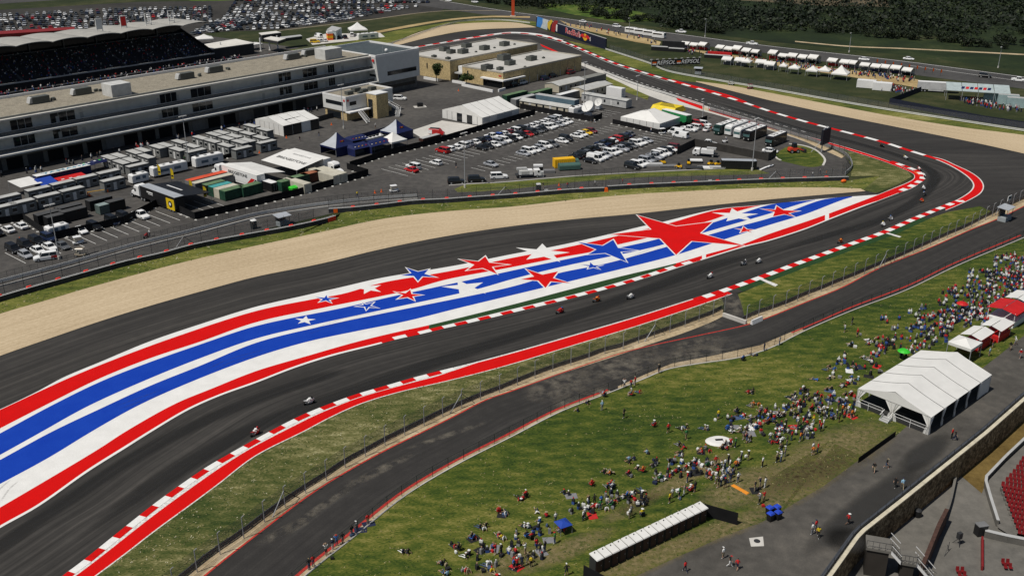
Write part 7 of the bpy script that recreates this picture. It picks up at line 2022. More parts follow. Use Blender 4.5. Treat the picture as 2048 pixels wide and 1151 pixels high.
mb = MB(); mb.box(-8,8,-3,3,0,1.6); mb.build('platform', BLK, r); mb = MB(); mb.box(-8,0,-3.1,-2.8,1.9,2.3); mb.box(0.5,8,-3.1,-2.8,1.5,1.9); mb.build('edge', WHITE, r); mb = MB(); mb.box(-4,7,2,2.4,1.6,4); mb.build('backdrop', BLK, r)
r = thing('stage', 'black booth with a white counter and red bunting among the vendor tents', 'stage', P(1436,116), math.radians(-22))
mb = MB(); mb.box(-6,6,-2,2,0,1.5); mb.build('platform', BLK, r); mb = MB(); mb.box(-6,6,-2.1,-1.6,1.5,1.8); mb.build('edge', WHITE, r); mb = MB(); mb.box(-5,6,.5,1.5,1.5,2.6); mb.build('bunting', REDF, r)
trailer('silver white exhibition trailer at the end of the vendor area', P(1872,184), math.radians(-18), M('trailer_pale', (.5,.5,.5),.5), WHITE, 14,3.8)
aw_ = thing('exhibition_awning', 'large pale slanted awning with lettering at the far right', 'awning', P(1952,200), math.radians(-19))
for k in range(4):
	mb = MB(); x0 = -11 + k * 5.5; mb.hexa([(x0,-4,3.6),(x0 + 5.3,-4,3.6),(x0 + 5.3,4,5.2),(x0,4,5.2)], [(x0,-4,3.8),(x0 + 5.3,-4,3.8),(x0 + 5.3,4,5.4),(x0,4,5.4)]); mb.build('roof_panel', M('awning_pale', (.36,.42,.42),.6), aw_)
for x in (-10.8,-5.4,0,5.4,10.8):
	mb = MB(); mb.tube((x, -3.9,0),(x, -3.9,3.6),.08,5); mb.tube((x, 3.9,0),(x, 3.9,5.2),.08,5); mb.build('leg', GALV, aw_)
for i in range(7):
	mb = MB(); x = -6 + i * 1.5; mb.hexa([(x, -2,4.22),(x + 1.1,-2,4.22),(x + 1.5,.2,4.66),(x + .4,.2,4.66)], [(x, -2,4.26),(x + 1.1,-2,4.26),(x + 1.5,.2,4.7),(x + .4,.2,4.7)]); mb.build('lettering_mark', REDF if i % 2 else NAVY, aw_)
for i, (u, v) in enumerate(((1990,192),(2018,197),(2036,203))):
	container('box_trailer', 'pale blue grey box trailer behind the large slanted awning', u, v - 8,3.6,7,2.6,3.6,1, M('pale_teal2', (.3,.4,.4),.5), LGREY, 'trailer', 'box trailers at the far right', False, math.radians(-20), False)
for i in range(9):
	p = P(1752 + i * 16,131 + i * 2.6)
	r = thing('feather_flag', 'small orange flag along the access road', 'flag', p, .3, 'orange flags along the access road'); mb = MB(); mb.tube((0,0,0),(0,0,2.6),.05,4); mb.build('pole', DARKG, r); mb = MB(); mb.box(0,.7,-.03,.03,1.3,2.6); mb.build('banner', ORANGE, r)
r = thing('banner_tower', 'tall orange red banner tower beyond the stadium bend', 'tower', P(1026,33),0)
mb = MB(); mb.box(-.9,.9,-.5,.5,0,11); mb.build('banner', M('tower_orange', (.55,.07,.02),.6), r); mb = MB(); mb.box(-1.6,1.6,-1.2,1.2,0,.5); mb.build('base', CONC_L, r)
pts = []
rr = random.Random(21)
for (u0, v0, u1, v1, n) in ((1130,46,1310,84,40),(1370,103,1560,128,70),(1560,128,1830,162,110),(1740,168,1810,182,50),(1920,202,2040,222,70),(1760,178,1830,186,30)):
	for i in range(n):
		t = rr.random(); p = P(u0 + (u1 - u0) * t + rr.uniform(-4,4), v0 + (v1 - v0) * t + rr.uniform(-4,5)); pts.append(p)
crowd_mass('milling_crowd', 'people milling round the vendor tents in the distance', pts, 4,(4,6,4,2,2,3), False)
pts = []
for i in range(240):
	u = rr.uniform(640,760); pts.append(GP(rr.uniform(100,250),-284 + rr.uniform(-1.5,3),0))
crowd_mass('milling_crowd', 'team people and kit along the shaded pit garages', pts[:70], 6,(4,6,3,2,2,3), False)
# ================================================================ amphitheatre corner and bank furniture
wt_ = [Vector((x, y, 0)) for x, y in amph_xy]
r = thing('retaining_wall', 'rough stone retaining wall between the plaza and the amphitheatre', 'wall')
fw = resample(wt_, step=2.0)
mb = MB(); polystrip(mb, offset(fw, -.25), AMPHI_Z, .0,.5); mb.build('stone_face', STONE, r)
for i in range(0, len(fw) - 1):
	a, b = fw[i], fw[i + 1]; d = (b - a).normalized(); mb = MB(); polystrip(mb, offset([a + d * .02, b - d * .02], -.2),.0,.16,.55); mb.build('cap_stone', M('cap_cream', (.55,.5,.38),.8,.15), r)
mb = MB(); polystrip(mb, offset(fw, .35),.02,.6,.35); mb.build('planter_edge', M('edge_dark', (.05,.055,.065),.7), r)
rl_ = thing('railing', 'thin dark railing along the plaza edge above the stone wall', 'railing')
for p in resample(offset(fw, .2), step=2.2):
	mb = MB(); mb.tube(p, p + Vector((0,0,1.1)),.025,4); mb.build('post', DARKG, rl_)
mb = MB(); polystrip(mb, offset(fw, .2),1.06,1.1,.04); mb.build('top_rail', DARKG, rl_)
Za = lambda x, y, z=AMPHI_Z: P(1640 + x / 5.005,880 + y / 5.005, z)
sheet('mulch_bed', [Za(1400,345), Za(1620,530), Za(1660,420), Za(1850,210), Za(2200,-140), Za(2000,-250), Za(1750,0)], OCHRE, AMPHI_Z + .02)
# stone divider walls
def wallseg(name, label, pts, h, w, mat, cap=None, steps=False, z=AMPHI_Z):
	r = thing(name, label, 'wall'); ln = resample(pts, step=1.4)
	for i in range(len(ln) - 1):
		mb = MB(); polystrip(mb, ln[i:i + 2], z, z + h * (1 - (.06 * i if steps else 0)), w); mb.build('block', mat, r)
	if cap:
		mb = MB(); polystrip(mb, ln, z + h, z + h + .08, w + .1); mb.build('cap', cap, r)
wallseg('divider_wall', 'thin tan wall dividing two concrete ramps in the amphitheatre', [Za(1345,430), Za(1300,640), Za(1240,830)], 1.0,.25, M('divider_tan', (.3,.22,.15),.8), CONC)
wallseg('divider_wall', 'stepped dark red stone wall beside the amphitheatre ramp', [Za(1240,840), Za(1160,1000), Za(1080,1200), Za(1000,1400)], 2.6,.5, M('divider_red', (.07,.035,.025),.9,.3,2.))
wallseg('terrace_wall', 'low pale wall with a rail along the seating terrace', [Za(2050,20), Za(1850,210), Za(1640,430), Za(1700,640), Za(1770,860)], 1.0,.3, CONC, LGREY)
wallseg('terrace_wall', 'low pale wall in front of the near seats', [Za(1640,960), Za(1850,1010), Za(2100,1060)], 1.0,.5, CONC, LGREY)
sheet('seating_terrace', [Za(1650,440, AMPHI_Z + .35), Za(1860,220, AMPHI_Z + .35), Za(2200,-100, AMPHI_Z + .35), Za(2400,1100, AMPHI_Z + .35), Za(2050,1040, AMPHI_Z + .35), Za(1780,870, AMPHI_Z + .35)], CONC, AMPHI_Z + .35)
wallseg('low_red_wall', 'long low red wall standing on the amphitheatre floor', [Za(1618,1000), Za(1618,1180), Za(1618,1300)], .7,.25, M('panel_red', (.2,.015,.015),.6))
SEAT = MB(); SEAT.box(-.22,.22,-.22,.2,.38,.45); SEAT.hexa([(-.22,.2,.45),(.22,.2,.45),(.22,.27,.45),(-.22,.27,.45)], [(-.2,.3,.88),(.2,.3,.88),(.2,.36,.88),(-.2,.36,.88)]); SEAT.box(-.03,.03,-.03,.03,0,.38)
sme = SEAT.mesh('seat'); sme.materials.append(M('seat_red', (.17,.01,.012),.45,.1))
lefts = [(2010,215),(1985,255),(1955,300),(1920,345),(1885,385),(1850,425),(1808,470),(1822,520),(1840,572),(1857,622),(1875,672),(1893,725),(1912,780),(1932,835),(1952,890),(1972,945)]
for k, (x, y) in enumerate(lefts):
	p = Za(x, y, AMPHI_Z + .35 + .05 * (15 - k)); d = (Za(x + 222, y + 42, p.z) - p).normalized(); rz_ = math.atan2(d.y, d.x)
	r = thing('seat_row', 'row of dark red seats in the amphitheatre', 'seats', p, rz_, 'seat rows of the amphitheatre')
	for i in range(11 if k > 5 else 8): put('seat', sme, r, (i * .53 + .25,0,0),0)
	mb = MB(); mb.box(0,6.5,-.35,.4,-.35 - .05 * (15 - k),0); mb.build('riser', CONC, r)
for x, y, n, lb in ((1375,1330,2, 'pair of dark red seats at the bottom edge'),(1830,1250,2, 'pair of dark red seats at the bottom right')):
	p = Za(x, y); r = thing('seat_row', lb, 'seats', p, -.1, 'seat rows of the amphitheatre')
	for j in range(2):
		for i in range(n): put('seat', sme, r, (i * .6,-j * .9,0),0)
# stair from the plaza
sr = thing('plaza_stair', 'concrete stair with landings and dark railings down to the amphitheatre', 'stair', Vector((45.6,106.0,0)), math.radians(-17))
mb = MB(); mb.box(0,3.0,-2.4,.4,-.35,.02); mb.build('landing', CONC, sr)
stair(sr, (3.0,-1.0,-.1),(4.3,-1.0,-1.4),2.8,6, CONC)
mb = MB(); mb.box(4.3,6.2,-2.2,.6,-1.8,-1.4); mb.build('landing', CONC, sr)
stair(sr, (6.2,-.8,-1.5),(8.9,-.8, AMPHI_Z),2.4,9, CONC)
for (x0, x1, z0, z1, y) in ((0,3.0,0,0,-2.4),(3.0,4.3,0,-1.4,-2.4),(4.3,6.2,-1.4,-1.4,-2.2),(6.2,8.9,-1.4, AMPHI_Z, -2.0)):
	mb = MB(); mb.tube((x0, y, z0 + 1.1),(x1, y, z1 + 1.1),.04,5)
	for i in range(5):
		t = i / 4; mb.tube((x0 + (x1 - x0) * t, y, z0 + (z1 - z0) * t),(x0 + (x1 - x0) * t, y, z0 + (z1 - z0) * t + 1.1),.03,4)
	mb.build('railing', DARKG, sr)
mb = MB(); mb.box(.2,2.8,-2.2,.2,-4.3,-.36); mb.box(4.5,6.0,-2.0,.4,-4.3,-1.81); mb.build('support_wall', M('dark_stone', (.03,.025,.02),.9), sr)
r = thing('trash_bin', 'dark round bin against the stone wall', 'bin', Za(975,760),0); mb = MB(); mb.tube((0,0,0),(0,0,1.0),.45,10,0,.5); mb.build('body', BLK, r); mb = MB(); mb.sphere((0,0,1.0),.5,.5,.25,0,10,4,0); mb.build('lid', DARKG, r)
r = thing('trash_bin', 'tall dark cabinet beside the terrace wall corner', 'bin', Za(1600,940),.2); mb = MB(); mb.box(-.7,.7,-.5,.5,0,1.6); mb.build('body', BLK, r); mb = MB(); mb.box(-.75,.75,-.55,.55,1.6,1.7); mb.build('lid', MIDG, r)
r = thing('speaker_stand', 'loudspeaker on a tripod stand on the amphitheatre floor', 'speaker', Za(1380,1040),.4); mb = MB(); mb.box(-.3,.3,-.25,.25,1.0,1.9); mb.build('speaker', DARKG, r); mb = MB()
for a in (0,2.1,4.2): mb.tube((0,0,1.0),(.7 * math.cos(a),.7 * math.sin(a),0),.04,4)
mb.build('tripod', DARKG, r)
r = thing('crowd_barrier', 'thin metal barrier frame by the divider wall', 'barrier', Za(1280,1100),.9); mb = MB(); mb.tube((0,0,0),(0,0,1.4),.04,4); mb.tube((-1.6,0,.0),(0,0,1.1),.04,4); mb.tube((0,0,.3),(1.2,.4,0),.04,4); mb.build('tube', DARKG, r)
# row of portable toilets
tA, tB = Vector((9.75,98.9,0)), Vector((25.3,109.85,0)); td = (tB - tA); ta_ = math.atan2(td.y, td.x)
def toilet_proto():
	r = thing('portable_toilet', 'toilet', 'toilet')
	mb = MB(); mb.box(-.57,.57,-.6,.6,0,2.05); mb.build('body', M('toilet_grey', (.03,.03,.032),.6), r)
	mb = MB(); mb.hexa([(-.57,-.85,2.1),(.57,-.85,2.1),(.57,.72,2.25),(-.57,.72,2.25)], [(-.52,-.78,2.22),(.52,-.78,2.22),(.52,.66,2.4),(-.52,.66,2.4)]); mb.build('roof', TENT_W, r)
	mb = MB(); mb.tube((0,.35,2.3),(0,.35,2.5),.07,6); mb.build('vent_pipe', BLK, r)
	mb = MB(); mb.box(-.42,.42,-.64,-.6,.12,1.95); d = mb.build('door', M('toilet_door', (.045,.02,.02),.6), r)
	mb = MB(); mb.box(.25,.33,-.68,-.64,1.0,1.1); mb.build('handle', GALV, d)
	return proto(r)
TP = toilet_proto()
for i in range(15):
	dup(TP, tA.lerp(tB, (i + .5) / 15), ta_, 'white roofed portable toilet in the row on the bank', 'portable toilets in the row')
def wpanel(label, p0, p1, h, mat=BLACK):
	r = thing('screen_fence', label, 'fence', group='black screened fences'); d = p1 - p0; n = max(1, int(d.length / 2))
	for i in range(n):
		mb = MB(); a, b = p0 + d * (i / n), p0 + d * ((i + 1) / n); polystrip(mb, [a, b], 0, h, .06); mb.build('screen_panel', mat, r)
n_ = Vector((td.y, -td.x, 0)).normalized(); dn = td.normalized()
wpanel('black screen at the left end of the toilet row', tA - dn * 1.5 + n_ * .2, tA - dn * .2 + n_ * 5.2,1.9)
wpanel('black screen at the right end of the toilet row', tB + dn * .3 - n_ * .8, tB + dn * 2.6 + n_ * 3.6,1.9)
wpanel('black screen strip along the plaza edge below the marquee', P(1716,925), P(1790,872),.9)
# recycling bins
for i, (u, v) in enumerate(((1538,1028),(1553,1026),(1540,1040),(1555,1037))):
	r = thing('recycling_bin', ('blue lidded recycling bin at the plaza edge, ' + ['back left', 'back right', 'front left', 'front right'][i]), 'bin', P(u, v),.6, 'recycling bins')
	mb = MB(); mb.hexa([(-.32,-.32,0),(.32,-.32,0),(.32,.32,0),(-.32,.32,0)], [(-.4,-.4,1.1),(.4,-.4,1.1),(.4,.4,1.1),(-.4,.4,1.1)]); mb.build('body', BLK, r)
	mb = MB(); mb.hexa([(-.42,-.42,1.1),(.42,-.42,1.1),(.42,.42,1.1),(-.42,.42,1.1)], [(-.3,-.3,1.3),(.3,-.3,1.3),(.3,.3,1.3),(-.3,.3,1.3)]); mb.build('lid', M('bin_blue', (.02,.06,.45),.5), r)
# concession stands at the right edge
def stall(label, u, v, rz, w, d, roofm, bodym, h=2.6):
	r = thing('food_stall', label, 'stall', P(u, v), rz, 'food stalls on the bank')
	mb = MB(); mb.box(-w / 2, w / 2,-d / 2, d / 2,0,1.1); mb.build('counter', bodym, r)
	for x, y in ((-1,-1),(1,-1),(1,1),(-1,1)):
		mb = MB(); mb.tube((x * w / 2.05, y * d / 2.05,0),(x * w / 2.05, y * d / 2.05, h),.06,5); mb.build('post', WHITE, r)
	for k in (-1,1):
		mb = MB(); q = [(-w / 2 - .2, k * d / 2 + k * .3, h - .15),(w / 2 + .2, k * d / 2 + k * .3, h - .15),(w / 2 + .2, k * .06, h + .35),(-w / 2 - .2, k * .06, h + .35)]; mb.quad(*(q if k < 0 else q[::-1])); mb.build('roof_panel', roofm, r)
	mb = MB(); mb.box(-w / 2, w / 2,-d / 2 - .32,-d / 2 - .28, h - .5, h - .15); mb.build('valance', REDF, r)
A42 = math.radians(42)
stall('white roofed food stall, first behind the large marquee', 1950,690, A42,5,3.2, TENT_W, REDF)
stall('white roofed food stall with an open frame, second behind the large marquee', 1990,672, A42,5,3.2, TENT_W, REDF)
stall('red roofed food stall with white marks', 2012,640, A42,6,5, REDF, WHITE, 3.0)
stall('white roofed stall behind the red one at the right edge', 2040,622, A42,5,4, TENT_W, WHITE, 3.2)
pagoda('canopy_tent', 'small white canopy tent touching the back of the large marquee', 1925,712,4.2,2.8,3.6,(TENT_W,), A42, 'small bank canopies')
r = thing('bank_box', 'small white box unit between the food stalls', 'box', P(1996,664), A42); mb = MB(); mb.box(-1,1,-.8,.8,0,1.9); mb.build('body', WHITE, r); mb = MB(); mb.box(-.5,.5,-.4,.4,1.9,2.2); mb.build('vent', LGREY, r)
# round white sheet with a dark logo, orange board, blue shade
r = thing('ground_sheet', 'oval white sheet with a dark emblem lying on the grass', 'sheet', P(1438,882),.1)
mb = MB(); n = 18; ring0 = [(2.1 * math.cos(2 * math.pi * i / n),1.5 * math.sin(2 * math.pi * i / n),.03) for i in range(n)]; ring1 = [(x * .75, y * .75,.3) for x, y, z in ring0]; mb.loft([ring0, ring1]); mb.build('fabric', TENT_W, r)
mb = MB(); mb.box(-.6,.6,-.25,.25,.3,.33); mb.build('emblem', BLK, r)
r = thing('sun_shade', 'blue square sun shade on the lower bank', 'shade', P(1126,1062),.5)
mb = MB(); mb.hexa([(-.9,-.9,1.3),(.9,-.9,1.3),(.9,.9,1.3),(-.9,.9,1.3)], [(-.2,-.2,1.65),(.2,-.2,1.65),(.2,.2,1.65),(-.2,.2,1.65)]); mb.build('fabric', BLUEF, r)
for x, y in ((-.85,-.85),(.85,-.85),(.85,.85),(-.85,.85)):
	mb = MB(); mb.tube((x, y, 0),(x, y, 1.3),.03,4); mb.build('leg', GALV, r)
r = thing('folded_banner', 'orange folded banner lying on the worn grass', 'banner', P(1480,978),-.9); mb = MB(); mb.hexa([(-1.4,-.3,.02),(1.4,-.3,.02),(1.4,.3,.02),(-1.4,.3,.02)], [(-1.3,-.25,.14),(1.3,-.25,.1),(1.3,.25,.14),(-1.3,.25,.1)]); mb.build('cloth', M('banner_orange', (.7,.25,.02),.7), r)
for u, v, col, lb in ((1922,622, REDF, 'round red umbrella in the dense crowd'),(1805,718, LIME, 'lime green umbrella beside the large marquee')):
	r = thing('umbrella', lb, 'umbrella', P(u, v),0); mb = MB(); n = 10
	mb.loft([[(1.1 * k * math.cos(2 * math.pi * i / n),1.1 * k * math.sin(2 * math.pi * i / n), z) for i in range(n)] for k, z in ((1,1.6),(.6,1.9),(.05,2.05))]); mb.build('canopy', col, r); mb = MB(); mb.tube((0,0,0),(0,0,2.0),.025,4); mb.build('pole', GALV, r)
# ================================================================ people
def body_mesh(pose, shorts=True):
	J = pose
	pts, rad, edges, idx = [], [], [], {}
	def add(n, p, r, par=None):
		idx[n] = len(pts); pts.append(p); rad.append(r)
		if par is not None: edges.append((idx[par], idx[n]))
	add('pelvis', J['pelvis'], (.15,.13))
	pv, ch = Vector(J['pelvis']), Vector(J['chest'])
	add('waist', tuple(pv.lerp(ch, .45)),(.135,.11), 'pelvis')
	add('chest', J['chest'], (.165,.125), 'waist')
	add('neck', J['neck'], (.065,.065), 'chest')
	hd = Vector(J['head']); nk = Vector(J['neck']); up = (hd - nk).normalized()
	add('jaw', tuple(hd - up * .06),(.075,.085), 'neck')
	add('head', tuple(hd + up * .02),(.09,.105), 'jaw')
	add('crown', tuple(hd + up * .1),(.06,.07), 'head')
	for s_, sg in (('l', 1),('r', -1)):
		def q(n):
			v = J.get(n + s_)
			if v is None:
				v = J[n]; v = (v[0], v[1] * sg, v[2])
			return v
		add('sh' + s_, q('sh'),(.07,.075), 'chest')
		add('el' + s_, q('el'),(.048,.05), 'sh' + s_)
		add('wr' + s_, q('wr'),(.034,.034), 'el' + s_)
		w = Vector(q('wr')); e = Vector(q('el'))
		add('ha' + s_, tuple(w + (w - e).normalized() * .13),(.035,.022), 'wr' + s_)
		add('hi' + s_, q('hi'),(.1,.1), 'pelvis')
		add('kn' + s_, q('kn'),(.066,.066), 'hi' + s_)
		add('an' + s_, q('an'),(.043,.045), 'kn' + s_)
		add('to' + s_, q('to'),(.045,.035), 'an' + s_)
	me = bpy.data.meshes.new('body'); me.from_pydata(pts, edges, [])
	o = bpy.data.objects.new('body', me); COL.objects.link(o)
	o.modifiers.new('skin', 'SKIN')
	if not me.skin_vertices:
		bpy.context.view_layer.objects.active = o
	sv = me.skin_vertices[0].data if me.skin_vertices else None
	if sv is None:
		bm = bmesh.new(); bm.from_mesh(me); bm.verts.layers.skin.verify(); bm.to_mesh(me); bm.free(); sv = me.skin_vertices[0].data
	for i, r in enumerate(rad):
		sv[i].radius = r
	sv[0].use_root = True
	sb = o.modifiers.new('sub', 'SUBSURF'); sb.levels = 1; sb.render_levels = 1
	dg = bpy.context.evaluated_depsgraph_get(); dg.update()
	out = bpy.data.meshes.new_from_object(o.evaluated_get(dg))
	bpy.data.objects.remove(o)
	out.materials.clear()
	for m in range(5): out.materials.append(None)
	segs = []
	P_ = lambda n: Vector(pts[idx[n]])
	SK, SH, TR, SO, HA = range(5)
	segs += [(P_('pelvis'), P_('waist'), TR),(P_('waist'), P_('chest'), SH),(P_('chest'), P_('neck'), SH),(P_('neck'), P_('head'), SK),(P_('head'), P_('crown'), HA)]
	for s_ in 'lr':
		segs += [(P_('chest'), P_('sh' + s_), SH),(P_('sh' + s_), P_('el' + s_), SH),(P_('el' + s_), P_('ha' + s_), SK),(P_('pelvis'), P_('hi' + s_), TR),(P_('hi' + s_), P_('kn' + s_), TR),(P_('kn' + s_), P_('an' + s_), SK if shorts else TR),(P_('an' + s_), P_('to' + s_), SO)]
	def dist(c, a, b):
		d = b - a; t = max(0, min(1,(c - a).dot(d) / max(d.length_squared, 1e-9))); return (c - a - d * t).length
	for f in out.polygons:
		c = Vector(f.center)
		f.material_index = min(segs, key=lambda g: dist(c, g[0], g[1]) - (.02 if g[2] == SH else 0))[2]
		f.use_smooth = True
		hrel = (c - hd)
		if f.material_index == SK and hrel.length < .16 and hrel.dot(up) > -.02 and hrel.x < .02: f.material_index = HA
	return out, hd, up
POSES = {
 'standing': dict(pelvis=(0,0,.95), chest=(0,0,1.32), neck=(.01,0,1.5), head=(.03,0,1.63), sh=(0,.19,1.43), el=(-.03,.25,1.15), wr=(.08,.24,.92), hi=(0,.09,.9), kn=(.02,.1,.5), an=(-.01,.11,.09), to=(.16,.13,.04)),
 'standing hands on hips': dict(pelvis=(0,0,.95), chest=(0,0,1.32), neck=(.01,0,1.5), head=(.03,.01,1.63), sh=(0,.19,1.43), el=(-.1,.38,1.18), wr=(.06,.2,1.02), hi=(0,.1,.9), kn=(.02,.14,.5), an=(-.01,.17,.09), to=(.16,.2,.04)),
 'standing with arms raised': dict(pelvis=(0,0,.95), chest=(0,0,1.32), neck=(.01,0,1.5), head=(.03,0,1.63), sh=(0,.19,1.44), el=(.18,.3,1.46), wr=(.2,.12,1.66), hi=(0,.09,.9), kn=(.02,.1,.5), an=(-.01,.12,.09), to=(.16,.14,.04)),
 'walking': dict(pelvis=(0,0,.93), chest=(.04,0,1.3), neck=(.06,0,1.48), head=(.09,0,1.61), sh=(.03,.19,1.41), ell=(-.15,.25,1.15), elr=(.12,-.25,1.15), wrl=(-.1,.24,.93), wrr=(.28,-.22,1.0), hi=(0,.09,.88), knl=(.2,.1,.5), knr=(-.05,-.1,.48), anl=(.28,.1,.09), anr=(-.38,-.1,.16), tol=(.44,.11,.06), tor=(-.26,-.11,.05)),
 'sitting knees up': dict(pelvis=(0,0,.13), chest=(.05,0,.5), neck=(.09,0,.67), head=(.12,0,.8), sh=(.06,.19,.6), el=(.22,.27,.4), wr=(.42,.12,.42), hi=(.03,.1,.13), kn=(.42,.13,.47), an=(.66,.13,.09), to=(.82,.15,.05)),
 'sitting legs out': dict(pelvis=(0,0,.13), chest=(-.1,0,.5), neck=(-.12,0,.68), head=(-.1,0,.81), sh=(-.12,.19,.6), el=(-.26,.27,.36), wr=(-.34,.27,.12), hi=(.03,.1,.13), knl=(.45,.12,.16), knr=(.42,-.14,.32), anl=(.88,.14,.09), anr=(.72,-.16,.09), tol=(.95,.16,.22), tor=(.88,-.18,.06)),
 'reclining': dict(pelvis=(0,0,.12), chest=(-.36,0,.26), neck=(-.53,0,.36), head=(-.65,0,.45), sh=(-.44,.2,.3), el=(-.5,.32,.1), wr=(-.26,.34,.05), hi=(.05,.1,.12), knl=(.45,.12,.14), knr=(.36,-.14,.4), anl=(.88,.14,.08), anr=(.6,-.16,.08), tol=(.95,.16,.2), tor=(.76,-.17,.05)),
 'sitting in a camp chair': dict(pelvis=(0,0,.45), chest=(-.08,0,.84), neck=(-.08,0,1.02), head=(-.05,0,1.15), sh=(-.08,.2,.94), el=(.02,.3,.68), wr=(.26,.27,.66), hi=(.05,.1,.45), kn=(.44,.13,.5), an=(.46,.14,.09), to=(.62,.16,.04)),
 'riding': dict(pelvis=(-.28,0,.86), chest=(.1,0,1.05), neck=(.3,0,1.12), head=(.42,0,1.18), sh=(.16,.2,1.04), el=(.34,.33,.84), wr=(.52,.27,.84), hi=(-.26,.12,.84), kn=(.12,.27,.72), an=(-.3,.2,.42), to=(-.16,.22,.36)),
}
BODY = {}
for pn, pp in POSES.items():
	for sh_ in ((True, False) if pn != 'riding' else (False,)):
		BODY[pn, sh_] = body_mesh(pp, sh_)
SKINS = [M('skin_light', (.5,.3,.21),.6), M('skin_tan', (.36,.2,.13),.6), M('skin_brown', (.16,.085,.05),.6)]
HAIRS = [M('hair_dark', (.015,.011,.009),.7), M('hair_brown', (.06,.035,.02),.7), M('hair_blond', (.3,.22,.11),.7)]
CL = {'white': (.66,.66,.64), 'black': (.012,.012,.013), 'red': (.45,.015,.015), 'grey': (.19,.19,.2), 'navy': (.012,.018,.05), 'blue': (.03,.12,.4), 'yellow': (.65,.48,.02), 'orange': (.6,.16,.02), 'green': (.03,.16,.05), 'khaki': (.27,.22,.14), 'denim': (.05,.08,.15), 'pale blue': (.25,.42,.55)}
CLM = {k: M('cloth_' + k.replace(' ', '_'), c, .85,.08,2.0) for k, c in CL.items()}
SHOE = [M('shoe_white', (.5,.5,.5),.6), M('shoe_black', (.02,.02,.02),.6)]
def cap_mesh(kind):
	mb = MB()
	if kind == 'cap':
		mb.sphere((0,0,.0),.108,.098,.09,0,8,5,0)
		mb.box(.06,.2,-.07,.07,-.005,.012)
	else:
		mb.sphere((0,0,.0),.1,.1,.1,0,8,5,0)
		mb.tube((0,0,-.012),(0,0,.008),.185,12)
	return mb.mesh(kind)
HATS = {k: cap_mesh(k) for k in ('cap', 'sun_hat')}
for h in HATS.values(): h.materials.append(None)
chair_b = MB(); chair_b.box(-.25,.25,-.26,.26,.36,.4); chair_b.hexa([(-.27,-.26,.4),(-.22,-.26,.4),(-.22,.26,.4),(-.27,.26,.4)], [(-.4,-.26,.92),(-.35,-.26,.92),(-.35,.26,.92),(-.4,.26,.92)])
CH_S = chair_b.mesh('seat'); CH_S.materials.append(None)
lg = MB()
for x, y, x2, y2 in ((-.25,-.26,.28,-.3),(.25,-.26,-.28,-.3),(-.25,.26,.28,.3),(.25,.26,-.28,.3)): lg.tube((x, y, .38),(x2, y2,0),.014,4)
CH_L = lg.mesh('frame'); CH_L.materials.append(DARKG)
PR = random.Random(31)
NP = [0]
RED_W = ['white'] * 7 + ['black'] * 11 + ['red'] * 7 + ['grey'] * 4 + ['navy'] * 3 + ['blue'] * 2 + ['pale blue', 'orange', 'yellow', 'green', 'khaki']
def person(p, rz, pose, where, shirt=None, group='spectators on the grass bank', hat=None, trousers=None, tilt=0, scale=None):
	NP[0] += 1
	shirt = shirt or PR.choice(RED_W)
	shorts = PR.random() < .55 and pose != 'riding'
	trousers = trousers or PR.choice(['denim', 'denim', 'black', 'khaki', 'grey', 'navy', 'white'] if not shorts else ['khaki', 'black', 'denim', 'navy', 'grey'])
	me, hd, up = BODY[pose, shorts if pose != 'riding' else False]
	o = put('person', me, None, p, rz)
	o.rotation_euler = (tilt, 0, rz)
	s_ = scale or PR.uniform(.96,1.07); o.scale = (s_, s_, s_)
	for i, m in enumerate((PR.choice(SKINS[:2] * 3 + SKINS[2:]), CLM[shirt], CLM[trousers], PR.choice(SHOE), PR.choice(HAIRS))):
		o.material_slots[i].link = 'OBJECT'; o.material_slots[i].material = m
	hat = hat if hat is not None else PR.choice([None, None, None, 'cap', 'cap', 'cap', 'cap', 'sun_hat'] if PR.random() < .85 else [None])
	ht = ''
	if hat:
		hc = PR.choice(['white', 'white', 'black', 'red', 'khaki', 'navy'] if hat == 'cap' else ['khaki', 'white'])
		h = put(hat, HATS[hat], o, hd + up * .045,0)
		h.material_slots[0].link = 'OBJECT'; h.material_slots[0].material = CLM[hc]
		ht = '%s %s, ' % (hc, hat.replace('_', ' '))
	tag(o, 'person in %s%s top and %s %s, %s %s' % (ht, shirt, trousers, 'shorts' if shorts else 'trousers', pose, where), 'person', group)
	if pose == 'sitting in a camp chair':
		cc_ = PR.choice(['navy', 'black', 'red', 'blue', 'green', 'grey'])
		c = thing('camp_chair', '%s camp chair under the person in %s top, %s' % (cc_, shirt, where), 'chair', p, rz, 'camp chairs on the bank')
		s2 = put('seat', CH_S, c); s2.material_slots[0].link = 'OBJECT'; s2.material_slots[0].material = CLM[cc_]
		put('frame', CH_L, c)
	return o
SIT = ['sitting knees up', 'sitting legs out', 'reclining', 'sitting knees up', 'sitting in a camp chair', 'sitting legs out']
STD = ['standing', 'standing hands on hips', 'standing', 'standing with arms raised']
FACE = math.radians(128)
used = []
def spot(u, v, su, sv):
	for _ in range(30):
		p = P(u + PR.uniform(-su, su), v + PR.uniform(-sv, sv))
		if all((p - q).length > .62 for q in used): break
	used.append(p); return p
def clump(u, v, n, mode, where, su=None, sv=None, shirts=None):
	su = su if su is not None else (2 + n * 2.0); sv = sv if sv is not None else (1.5 + n * .9)
	for i in range(n):
		p = spot(u, v, su, sv)
		ps = PR.choice(SIT if mode == 's' else (STD if mode == 't' else (SIT + STD if mode == 'm' else ['walking'])))
		person(p, FACE + PR.uniform(-.5,.5) if mode != 'w' else PR.uniform(0,6.28), ps, where, shirts[i % len(shirts)] if shirts else None)
W1 = 'by the fence at the foot of the bank, lower left'
